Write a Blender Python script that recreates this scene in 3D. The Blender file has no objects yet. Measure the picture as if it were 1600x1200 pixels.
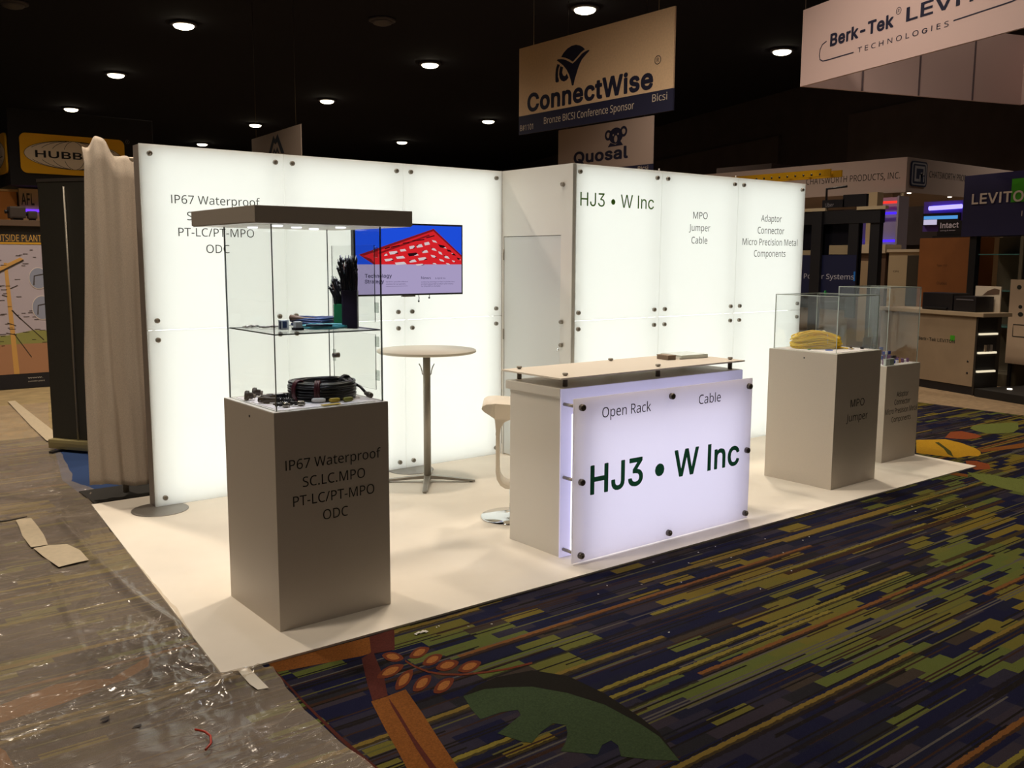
import bpy, bmesh, math, random
from mathutils import Vector, Matrix, noise
random.seed(7)
S = bpy.context.scene
COL = S.collection

# ---------------------------------------------------------------- camera, world, exposure
cam_data = bpy.data.cameras.new('camera')
cam_data.sensor_fit = 'HORIZONTAL'
cam_data.sensor_width = 36.0
cam_data.lens = 1457.54 / 1600 * 36.0
cam_data.clip_end = 300
cam = bpy.data.objects.new('camera', cam_data)
COL.objects.link(cam)
cam.location = (-1.94424, -6.39618, 1.69862)
cam.rotation_mode = 'XYZ'
cam.rotation_euler = (1.43813848, -0.00412, -0.66783756)
S.camera = cam

world = bpy.data.worlds.new('hall_air')
S.world = world
world.use_nodes = True
bg = world.node_tree.nodes['Background']
bg.inputs['Color'].default_value = (0.85, 0.80, 1.0, 1)
bg.inputs['Strength'].default_value = 0.016
S.view_settings.view_transform = 'Standard'
S.view_settings.look = 'None'
S.view_settings.exposure = 0.0
S.view_settings.gamma = 1.0
S.view_settings.use_curve_mapping = False
S.cycles.transparent_max_bounces = 24
S.cycles.max_bounces = 10
S.cycles.sample_clamp_indirect = 6.0

WALL_GLOW = 2.75        # LED sheet inside the light box walls
DESK_GLOW = 1.95        # LED sheet inside the reception counter
SPOT_W = 620.0          # ceiling downlights
WARM = (1.0, 0.84, 0.66)
HALL_H = 8.0
FLOOR_Z = -0.010


# ---------------------------------------------------------------- materials
def lin(h):
    h = h.lstrip('#')
    out = []
    for i in (0, 2, 4):
        c = int(h[i:i + 2], 16) / 255
        out.append(c / 12.92 if c <= 0.04045 else ((c + 0.055) / 1.055) ** 2.4)
    return (*out, 1.0)


MATS = {}


def mat(name, color='#808080', rough=0.5, metal=0.0, emit=0.0, spec=0.5, grain=0.0, gscale=60.0, bump=0.0):
    if name in MATS:
        return MATS[name]
    m = bpy.data.materials.new(name)
    m.use_nodes = True
    nt = m.node_tree
    b = nt.nodes['Principled BSDF']
    c = lin(color) if isinstance(color, str) else color
    b.inputs['Base Color'].default_value = c
    b.inputs['Roughness'].default_value = rough
    b.inputs['Metallic'].default_value = metal
    b.inputs['Specular IOR Level'].default_value = spec
    if emit:
        b.inputs['Emission Color'].default_value = c
        b.inputs['Emission Strength'].default_value = emit
    if grain or bump:
        tc = nt.nodes.new('ShaderNodeTexCoord')
        nz = nt.nodes.new('ShaderNodeTexNoise')
        nz.inputs['Scale'].default_value = gscale
        nz.inputs['Detail'].default_value = 6
        nt.links.new(tc.outputs['Object'], nz.inputs['Vector'])
        if grain:
            rp = nt.nodes.new('ShaderNodeValToRGB')
            rp.color_ramp.elements[0].position = 0.3
            rp.color_ramp.elements[1].position = 0.7
            rp.color_ramp.elements[0].color = tuple(x * (1 - grain) for x in c[:3]) + (1,)
            rp.color_ramp.elements[1].color = tuple(min(1, x * (1 + grain)) for x in c[:3]) + (1,)
            nt.links.new(nz.outputs['Fac'], rp.inputs['Fac'])
            nt.links.new(rp.outputs['Color'], b.inputs['Base Color'])
        if bump:
            bp = nt.nodes.new('ShaderNodeBump')
            bp.inputs['Strength'].default_value = bump
            bp.inputs['Distance'].default_value = 0.004
            nt.links.new(nz.outputs['Fac'], bp.inputs['Height'])
            nt.links.new(bp.outputs['Normal'], b.inputs['Normal'])
    MATS[name] = m
    return m


def new_nodes(name):
    m = bpy.data.materials.new(name)
    m.use_nodes = True
    nt = m.node_tree
    nt.nodes.clear()
    out = nt.nodes.new('ShaderNodeOutputMaterial')
    MATS[name] = m
    return m, nt, out


def glow_mat(name, color, strength):
    m, nt, out = new_nodes(name)
    e = nt.nodes.new('ShaderNodeEmission')
    e.inputs['Color'].default_value = lin(color)
    e.inputs['Strength'].default_value = strength
    nt.links.new(e.outputs[0], out.inputs[0])
    return m


def frosted_mat(name, color, through, gloss=0.05):
    """Opal acrylic: passes diffused light from behind, faint gloss in front."""
    m, nt, out = new_nodes(name)
    d = nt.nodes.new('ShaderNodeBsdfDiffuse')
    t = nt.nodes.new('ShaderNodeBsdfTranslucent')
    g = nt.nodes.new('ShaderNodeBsdfGlossy')
    for n in (d, t):
        n.inputs['Color'].default_value = lin(color)
    g.inputs['Roughness'].default_value = 0.25
    a = nt.nodes.new('ShaderNodeMixShader')
    a.inputs[0].default_value = through
    b = nt.nodes.new('ShaderNodeMixShader')
    b.inputs[0].default_value = gloss
    nt.links.new(d.outputs[0], a.inputs[1])
    nt.links.new(t.outputs[0], a.inputs[2])
    nt.links.new(a.outputs[0], b.inputs[1])
    nt.links.new(g.outputs[0], b.inputs[2])
    nt.links.new(b.outputs[0], out.inputs[0])
    return m


def clear_mat(name, tint, reflect=0.035):
    """Thin clear acrylic sheet: see-through with a fresnel reflection."""
    m, nt, out = new_nodes(name)
    t = nt.nodes.new('ShaderNodeBsdfTransparent')
    t.inputs['Color'].default_value = tint
    g = nt.nodes.new('ShaderNodeBsdfGlossy')
    g.inputs['Roughness'].default_value = 0.02
    f = nt.nodes.new('ShaderNodeLayerWeight')
    f.inputs['Blend'].default_value = 0.5
    p = nt.nodes.new('ShaderNodeMath')
    p.operation = 'POWER'
    p.inputs[1].default_value = 5.0
    nt.links.new(f.outputs['Facing'], p.inputs[0])
    k = nt.nodes.new('ShaderNodeMath')
    k.operation = 'MULTIPLY_ADD'
    k.inputs[1].default_value = 0.42
    k.inputs[2].default_value = reflect
    k.use_clamp = True
    x = nt.nodes.new('ShaderNodeMixShader')
    nt.links.new(p.outputs[0], k.inputs[0])
    nt.links.new(k.outputs[0], x.inputs[0])
    nt.links.new(t.outputs[0], x.inputs[1])
    nt.links.new(g.outputs[0], x.inputs[2])
    nt.links.new(x.outputs[0], out.inputs[0])
    return m


def node(nt, typ, **kw):
    n = nt.nodes.new(typ)
    for k, v in kw.items():
        setattr(n, k, v)
    return n


def math_n(nt, op, a, b=None, c=None):
    n = node(nt, 'ShaderNodeMath', operation=op)
    for i, v in enumerate((a, b, c)):
        if v is None:
            continue
        if isinstance(v, (int, float)):
            n.inputs[i].default_value = v
        else:
            nt.links.new(v, n.inputs[i])
    return n.outputs[0]


def ramp_n(nt, fac, stops, interp='CONSTANT'):
    r = node(nt, 'ShaderNodeValToRGB')
    r.color_ramp.interpolation = interp
    els = r.color_ramp.elements
    while len(els) < len(stops):
        els.new(0.5)
    for e, (p, c) in zip(els, stops):
        e.position = p
        e.color = lin(c) if isinstance(c, str) else c
    nt.links.new(fac, r.inputs['Fac'])
    return r.outputs['Color']


def mix_n(nt, fac, a, b, mode='MIX'):
    n = node(nt, 'ShaderNodeMix', data_type='RGBA', blend_type=mode)
    if isinstance(fac, (int, float)):
        n.inputs[0].default_value = fac
    else:
        nt.links.new(fac, n.inputs[0])
    for i, v in ((6, a), (7, b)):
        if isinstance(v, str):
            n.inputs[i].default_value = lin(v)
        elif isinstance(v, tuple):
            n.inputs[i].default_value = v
        else:
            nt.links.new(v, n.inputs[i])
    return n.outputs[2]


def hall_carpet_mat():
    """Woven hall carpet: columns of small blocks, pinstripes, and long ragged gold stripes."""
    m = bpy.data.materials.new('hall_carpet')
    m.use_nodes = True
    nt = m.node_tree
    bs = nt.nodes['Principled BSDF']
    bs.inputs['Roughness'].default_value = 0.95
    bs.inputs['Specular IOR Level'].default_value = 0.1
    tc = node(nt, 'ShaderNodeTexCoord')
    sp = node(nt, 'ShaderNodeSeparateXYZ')
    nt.links.new(tc.outputs['Object'], sp.inputs[0])
    X, Y = sp.outputs[0], sp.outputs[1]

    def wn1(w):
        n = node(nt, 'ShaderNodeTexWhiteNoise', noise_dimensions='1D')
        nt.links.new(w, n.inputs['W'])
        return n.outputs['Value']

    def wn2(x, y):
        cb = node(nt, 'ShaderNodeCombineXYZ')
        nt.links.new(x, cb.inputs[0])
        nt.links.new(y, cb.inputs[1])
        n = node(nt, 'ShaderNodeTexWhiteNoise', noise_dimensions='2D')
        nt.links.new(cb.outputs[0], n.inputs['Vector'])
        return n.outputs['Value']

    def step(v, size, shift=0.0):
        return math_n(nt, 'FLOOR', math_n(nt, 'DIVIDE', math_n(nt, 'ADD', v, shift), size))

    def noise_n(scale, detail=1.0):
        n = node(nt, 'ShaderNodeTexNoise')
        n.inputs['Scale'].default_value = scale
        n.inputs['Detail'].default_value = detail
        nt.links.new(tc.outputs['Object'], n.inputs['Vector'])
        return n.outputs['Fac']

    def gt(a, b):
        return math_n(nt, 'GREATER_THAN', a, b)

    def mul(a, b):
        return math_n(nt, 'MULTIPLY', a, b)

    row = step(Y, 0.060)
    half = mul(math_n(nt, 'FLOOR', mul(wn1(row), 3.0)), 0.075)
    col = step(math_n(nt, 'ADD', X, half), 0.225)
    v = wn2(col, row)
    # light zones: a chequer of olive and navy; dark zones: navy and charcoal with odd olive blocks
    cen = node(nt, 'ShaderNodeCombineXYZ')
    nt.links.new(mul(col, 0.225), cen.inputs[0])
    nt.links.new(mul(row, 0.060), cen.inputs[1])

    def block_noise(scale, detail):
        n = node(nt, 'ShaderNodeTexNoise')
        n.inputs['Scale'].default_value = scale
        n.inputs['Detail'].default_value = detail
        nt.links.new(cen.outputs[0], n.inputs['Vector'])
        return n.outputs['Fac']

    zone = math_n(nt, 'ADD', block_noise(0.62, 2.0), math_n(nt, 'MULTIPLY_ADD', wn2(row, col), 0.06, -0.03))
    hue = block_noise(0.8, 1.0)
    olive = mix_n(nt, ramp_n(nt, hue, [(0.40, '#000000'), (0.58, '#ffffff')], 'LINEAR'), '#4d5527', '#65571f')
    light = ramp_n(nt, v, [(0.0, '#11122b'), (0.34, '#332b25'), (0.42, '#ffffff')])
    is_olive = gt(v, 0.42)
    light = mix_n(nt, is_olive, light, olive)
    dark = ramp_n(nt, v, [(0.0, '#10112c'), (0.36, '#24212f'), (0.56, '#151629'), (0.72, '#2c262f'), (0.86, '#1c1b20')])
    dark = mix_n(nt, gt(v, 0.935), dark, olive)
    base = mix_n(nt, gt(zone, 0.538), dark, light)
    # pinstripes
    fine = step(Y, 0.0095)
    fv = wn1(fine)
    fseg = wn2(step(math_n(nt, 'ADD', X, mul(fv, 3.0)), 0.9), fine)
    pin = gt(fseg, 0.76)
    pin_col = ramp_n(nt, wn1(math_n(nt, 'ADD', fine, 0.37)), [(0.0, '#140f0d'), (0.42, '#2e1d14'), (0.66, '#4c4844'), (0.80, '#4c4a2a'), (0.90, '#0c0c14')])
    c1 = mix_n(nt, pin, base, pin_col)
    # long ragged stripes
    yr = math_n(nt, 'ADD', Y, math_n(nt, 'MULTIPLY_ADD', noise_n(42, 2.0), 0.018, -0.009))
    srow = step(yr, 0.036, 0.011)
    sseg = step(math_n(nt, 'ADD', X, mul(wn1(srow), 5.0)), 2.6)
    sv = wn2(sseg, srow)
    tone = ramp_n(nt, wn1(math_n(nt, 'ADD', srow, 0.61)), [(0.0, '#6a5826'), (0.45, '#6f6429'), (0.74, '#684320')])
    c2 = mix_n(nt, gt(sv, 0.925), c1, tone)
    dark_row = step(yr, 0.036, 0.033)  # woven dark stripes that go with the gold ones
    c2 = mix_n(nt, mul(gt(wn2(sseg, dark_row), 0.93), 0.8), c2, '#17110f')
    pile = noise_n(420, 0.0)
    k = node(nt, 'ShaderNodeMapRange')
    k.inputs[3].default_value = 0.65
    k.inputs[4].default_value = 1.35
    nt.links.new(pile, k.inputs[0])
    c3 = mix_n(nt, 1.0, c2, k.outputs[0], 'MULTIPLY')
    nt.links.new(c3, bs.inputs['Base Color'])
    bp = node(nt, 'ShaderNodeBump')
    bp.inputs['Strength'].default_value = 0.5
    bp.inputs['Distance'].default_value = 0.003
    nt.links.new(pile, bp.inputs['Height'])
    nt.links.new(bp.outputs['Normal'], bs.inputs['Normal'])
    MATS['hall_carpet'] = m
    return m


def film_mat():
    """Milky polythene: mostly see-through, a thin haze, sparse long straight creases."""
    m, nt, out = new_nodes('plastic_film')
    tc = node(nt, 'ShaderNodeTexCoord')

    def layer(rot, sx, sy, scale, detail=2.0, dist=0.0):
        mp = node(nt, 'ShaderNodeMapping')
        mp.inputs['Rotation'].default_value = (0, 0, rot)
        mp.inputs['Scale'].default_value = (sx, sy, 1.0)
        nt.links.new(tc.outputs['Object'], mp.inputs['Vector'])
        n = node(nt, 'ShaderNodeTexNoise')
        n.inputs['Scale'].default_value = scale
        n.inputs['Detail'].default_value = detail
        n.inputs['Distortion'].default_value = dist
        nt.links.new(mp.outputs[0], n.inputs['Vector'])
        return n.outputs['Fac']

    def lines_of(fac, w):
        d = math_n(nt, 'ABSOLUTE', math_n(nt, 'SUBTRACT', fac, 0.5))
        return math_n(nt, 'SUBTRACT', 1.0, math_n(nt, 'MINIMUM', math_n(nt, 'DIVIDE', d, w), 1.0))

    def mask(scale, lo, hi):
        n = node(nt, 'ShaderNodeTexNoise')
        n.inputs['Scale'].default_value = scale
        n.inputs['Detail'].default_value = 2.0
        nt.links.new(tc.outputs['Object'], n.inputs['Vector'])
        k = node(nt, 'ShaderNodeMapRange')
        k.inputs[1].default_value = lo
        k.inputs[2].default_value = hi
        nt.links.new(n.outputs['Fac'], k.inputs[0])
        return k.outputs[0]

    a1 = math_n(nt, 'MULTIPLY', lines_of(layer(0.95, 0.30, 2.6, 3.2), 0.014), mask(3.1, 0.50, 0.62))
    a2 = math_n(nt, 'MULTIPLY', lines_of(layer(-0.35, 0.35, 2.2, 4.0), 0.012), mask(2.3, 0.52, 0.66))
    a3 = math_n(nt, 'MULTIPLY', lines_of(layer(0.35, 1.0, 1.6, 7.0, 4.0, 0.4), 0.030), mask(1.6, 0.54, 0.66))
    crease = math_n(nt, 'MAXIMUM', math_n(nt, 'MAXIMUM', a1, a2), a3)
    soft = layer(0.5, 0.7, 1.3, 5.0, 3.0, 0.2)
    hgt = math_n(nt, 'ADD', math_n(nt, 'MULTIPLY', soft, 0.8), math_n(nt, 'MULTIPLY', crease, 0.5))
    bp = node(nt, 'ShaderNodeBump')
    bp.inputs['Strength'].default_value = 0.55
    bp.inputs['Distance'].default_value = 0.02
    nt.links.new(hgt, bp.inputs['Height'])
    op = math_n(nt, 'ADD', math_n(nt, 'MULTIPLY', crease, 0.16), math_n(nt, 'MULTIPLY_ADD', layer(0.0, 1, 1, 2.2, 3.0), 0.14, 0.12))
    d = node(nt, 'ShaderNodeBsdfDiffuse')
    d.inputs['Color'].default_value = (0.82, 0.68, 0.52, 1)
    g = node(nt, 'ShaderNodeBsdfGlossy')
    g.inputs['Roughness'].default_value = 0.18
    t = node(nt, 'ShaderNodeBsdfTransparent')
    t.inputs['Color'].default_value = (0.98, 0.97, 0.95, 1)
    for n in (d, g):
        nt.links.new(bp.outputs['Normal'], n.inputs['Normal'])
    a = node(nt, 'ShaderNodeMixShader')
    nt.links.new(op, a.inputs[0])
    nt.links.new(t.outputs[0], a.inputs[1])
    nt.links.new(d.outputs[0], a.inputs[2])
    lw_ = node(nt, 'ShaderNodeLayerWeight')
    lw_.inputs['Blend'].default_value = 0.5
    nt.links.new(bp.outputs['Normal'], lw_.inputs['Normal'])
    f = math_n(nt, 'MULTIPLY_ADD', math_n(nt, 'POWER', lw_.outputs['Facing'], 4.0), 0.45, 0.04)
    b = node(nt, 'ShaderNodeMixShader')
    nt.links.new(f, b.inputs[0])
    nt.links.new(a.outputs[0], b.inputs[1])
    nt.links.new(g.outputs[0], b.inputs[2])
    nt.links.new(b.outputs[0], out.inputs[0])
    return m


# ---------------------------------------------------------------- object helpers
WM = {}


def thing(name, label, cat, loc=(0, 0, 0), rotz=0.0, group=None):
    o = bpy.data.objects.new(name, None)
    o.empty_display_size = 0.1
    COL.objects.link(o)
    o.location = loc
    o.rotation_euler = (0, 0, rotz)
    WM[o.name] = Matrix.Translation(loc) @ Matrix.Rotation(rotz, 4, 'Z')
    return tag(o, label, cat, group)


def tag(o, label, cat, group=None, kind=None):
    o['label'] = label
    o['category'] = cat
    if group:
        o['group'] = group
    if kind:
        o['kind'] = kind
    return o


def dup(root, loc, rotz=0.0, label=None, group=None):
    r = root.copy()
    COL.objects.link(r)
    r.location = loc
    r.rotation_euler = (0, 0, rotz)
    if label:
        r['label'] = label
    if group:
        r['group'] = group
    for ch in list(root.children):
        c = ch.copy()
        COL.objects.link(c)
        c.parent = r
        for g in list(ch.children):
            d = g.copy()
            COL.objects.link(d)
            d.parent = c
    return r


class MB:
    """Collects solid shapes in world coordinates; build() links them as one mesh object."""

    def __init__(self):
        self.bm = bmesh.new()

    def box(self, x0, x1, y0, y1, z0, z1, mi=0, bev=0.0, M=None):
        vs = []
        for x in (min(x0, x1), max(x0, x1)):
            for y in (min(y0, y1), max(y0, y1)):
                for z in (min(z0, z1), max(z0, z1)):
                    v = Vector((x, y, z))
                    vs.append(self.bm.verts.new(M @ v if M else v))
        fs = []
        for q in ((0, 1, 3, 2), (4, 6, 7, 5), (0, 4, 5, 1), (2, 3, 7, 6), (0, 2, 6, 4), (1, 5, 7, 3)):
            f = self.bm.faces.new([vs[i] for i in q])
            f.material_index = mi
            fs.append(f)
        if bev:
            es = list({e for f in fs for e in f.edges})
            bmesh.ops.bevel(self.bm, geom=es, offset=bev, segments=2, profile=0.7, affect='EDGES')
        return self

    def poly(self, pts, o, u, v, n, depth=0.0015, mi=0):
        """A flat outline (2D points in the u,v plane at o), given a small thickness along n."""
        o, u, v, n = Vector(o), Vector(u), Vector(v), Vector(n)
        top = [self.bm.verts.new(o + u * a + v * b + n * depth) for a, b in pts]
        f = self.bm.faces.new(top)
        f.material_index = mi
        f.normal_update()
        if f.normal.dot(n) < 0:
            f.normal_flip()
        if depth > 0:
            bot = [self.bm.verts.new(o + u * a + v * b) for a, b in pts]
            k = len(pts)
            for i in range(k):
                s = self.bm.faces.new((top[i], top[(i + 1) % k], bot[(i + 1) % k], bot[i]))
                s.material_index = mi
        return self

    def ribbon(self, pts, w, o, u, v, n, depth=0.0015, mi=0):
        L, R = [], []
        for i, p in enumerate(pts):
            a = Vector(pts[max(i - 1, 0)])
            b = Vector(pts[min(i + 1, len(pts) - 1)])
            t = (b - a)
            t = t.normalized() if t.length > 1e-9 else Vector((1, 0))
            q = Vector((-t.y, t.x)) * w / 2
            L.append(tuple(Vector(p) + q))
            R.append(tuple(Vector(p) - q))
        for i in range(len(pts) - 1):
            self.poly([L[i], L[i + 1], R[i + 1], R[i]], o, u, v, n, depth, mi)
        return self

    def cyl(self, p0, p1, r0, r1=None, seg=20, mi=0, cap=True):
        return self.lathe(p0, p1, [(0, 0), (r0, 0), (r1 if r1 is not None else r0, 1), (0, 1)] if cap else [(r0, 0), (r1 or r0, 1)], seg, mi)

    def lathe(self, p0, p1, prof, seg=24, mi=0):
        """prof: (radius, t along p0->p1)."""
        p0, p1 = Vector(p0), Vector(p1)
        ax = p1 - p0
        n = ax.normalized()
        a = n.orthogonal().normalized()
        b = n.cross(a)
        rings = []
        for r, t in prof:
            c = p0 + ax * t
            if r < 1e-6:
                rings.append([self.bm.verts.new(c)])
            else:
                rings.append([self.bm.verts.new(c + (a * math.cos(q) + b * math.sin(q)) * r)
                              for q in (2 * math.pi * i / seg for i in range(seg))])
        for A, B in zip(rings, rings[1:]):
            for i in range(seg):
                j = (i + 1) % seg
                vs = [A[i % len(A)], A[j % len(A)], B[j % len(B)], B[i % len(B)]]
                vs = list(dict.fromkeys(vs))
                if len(vs) >= 3:
                    f = self.bm.faces.new(vs)
                    f.material_index = mi
                    f.smooth = True
        return self

    def tube(self, pts, r, seg=8, closed=False, mi=0, flat=1.0):
        pts = [Vector(p) for p in pts]
        k = len(pts)
        rings = []
        prev = None
        for i, p in enumerate(pts):
            if closed:
                t = pts[(i + 1) % k] - pts[i - 1]
            else:
                t = pts[min(i + 1, k - 1)] - pts[max(i - 1, 0)]
            t = t.normalized() if t.length > 1e-9 else Vector((1, 0, 0))
            if prev is None:
                a = t.orthogonal().normalized()
            else:
                a = prev - t * prev.dot(t)
                a = a.normalized() if a.length > 1e-6 else t.orthogonal().normalized()
            prev = a
            b = t.cross(a)
            rr = r[i] if isinstance(r, (list, tuple)) else r
            rings.append([self.bm.verts.new(p + a * math.cos(q) * rr + b * math.sin(q) * rr * flat)
                          for q in (2 * math.pi * j / seg for j in range(seg))])
        n = k if closed else k - 1
        for i in range(n):
            A, B = rings[i], rings[(i + 1) % k]
            for j in range(seg):
                f = self.bm.faces.new((A[j], A[(j + 1) % seg], B[(j + 1) % seg], B[j]))
                f.smooth = True
                f.material_index = mi
        if not closed:
            for ring in (rings[0][::-1], rings[-1]):
                self.bm.faces.new(ring).material_index = mi
        return self

    def sphere(self, c, r, sz=1.0, seg=16, mi=0):
        res = bmesh.ops.create_uvsphere(self.bm, u_segments=seg, v_segments=seg // 2, radius=r)
        for v in res['verts']:
            v.co = Vector(c) + Vector((v.co.x, v.co.y, v.co.z * sz))
            for f in v.link_faces:
                f.smooth = True
                f.material_index = mi
        return self

    def build(self, name, mats, parent=None, bevel=0.0):
        bmesh.ops.recalc_face_normals(self.bm, faces=self.bm.faces[:])
        me = bpy.data.meshes.new(name)
        root = parent
        while root is not None and root.parent is not None:
            root = root.parent
        if root is not None and root.name in WM:
            self.bm.transform(WM[root.name].inverted())
        self.bm.to_mesh(me)
        self.bm.free()
        for m in (mats if isinstance(mats, (list, tuple)) else [mats]):
            me.materials.append(m)
        o = bpy.data.objects.new(name, me)
        COL.objects.link(o)
        o.parent = parent
        if bevel:
            bv = o.modifiers.new('edge', 'BEVEL')
            bv.width = bevel
            bv.segments = 2
            bv.limit_method = 'ANGLE'
        return o


def structure(o):
    o['kind'] = 'structure'
    return o


XP, YP, ZP = Vector((1, 0, 0)), Vector((0, 1, 0)), Vector((0, 0, 1))
FACE_FRONT = (XP, ZP, -YP)        # surfaces looking towards -y
FACE_SIDE = (-YP, ZP, -XP)        # surfaces looking towards -x


_font = {}


def letter_shapes(font):
    if font not in _font:
        d = {}
        for ln in GLYPHS[font].strip().split('\n'):
            ch, adv, *rest = ln.split(' ', 2)
            d[' ' if ch == '_' else ch] = (int(adv), [[tuple(map(int, p.split(','))) for p in c.split(' ')] for c in rest[0].split('|')] if rest else [])
        _font[font] = d
    return _font[font]


def pick_font(s, bold):
    if bold >= 0.03 and all(c in letter_shapes('heavy') for c in s):
        return 'heavy'
    return 'bold' if bold > 0.011 and all(c in letter_shapes('bold') for c in s) else 'humanist'


def glyphs(s, bold=0.0, font=None):
    """Flat filled mesh of a line of letters, baseline at y = 0."""
    if font is None:
        font = pick_font(s, bold)
    cu = bpy.data.curves.new('glyphs', 'CURVE')
    cu.dimensions = '2D'
    cu.fill_mode = 'BOTH'
    pen = 0
    for ch in s:
        f = letter_shapes(font)
        if ch not in f:
            f = letter_shapes('bold' if font == 'humanist' else 'humanist')
        adv, cs = f[ch]
        for c in cs:
            sp = cu.splines.new('POLY')
            sp.points.add(len(c) - 1)
            for q, (x, y) in zip(sp.points, c):
                q.co = ((x + pen) / 1000, y / 1000, 0, 1)
            sp.use_cyclic_u = True
        pen += adv
    ob = bpy.data.objects.new('glyphs', cu)
    COL.objects.link(ob)
    me = bpy.data.meshes.new_from_object(ob.evaluated_get(bpy.context.evaluated_depsgraph_get()))
    bpy.data.objects.remove(ob)
    bpy.data.curves.remove(cu)
    return me


def lettering(rows, face, material, parent, name='lettering', depth=0.0012, bold=0.0, font=None):
    """rows: (text, start of the baseline, width, cap height); each row is one part."""
    u, v, n = (Vector(k) for k in face)
    root = parent
    while root is not None and root.parent is not None:
        root = root.parent
    o = None
    for s, org, width, cap in rows:
        me = glyphs(s, bold, font)
        x0 = min(q.co.x for q in me.vertices)
        x1 = max(q.co.x for q in me.vertices)
        hm = glyphs('H', bold, font or pick_font(s, bold))
        hc = max(q.co.y for q in hm.vertices) - min(q.co.y for q in hm.vertices)
        bpy.data.meshes.remove(hm)
        sx, sy = width / (x1 - x0), cap / hc
        bm = bmesh.new()
        bm.from_mesh(me)
        bpy.data.meshes.remove(me)
        og = Vector(org)
        for q in bm.verts:
            q.co = og + u * ((q.co.x - x0) * sx) + v * (q.co.y * sy) + n * depth
        for f in bm.faces:
            f.normal_update()
            if f.normal.dot(n) < 0:
                f.normal_flip()
        if root is not None and root.name in WM:
            bm.transform(WM[root.name].inverted())
        me = bpy.data.meshes.new(name)
        bm.to_mesh(me)
        bm.free()
        me.materials.append(material)
        o = bpy.data.objects.new(name, me)
        COL.objects.link(o)
        o.parent = parent
    return o


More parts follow.
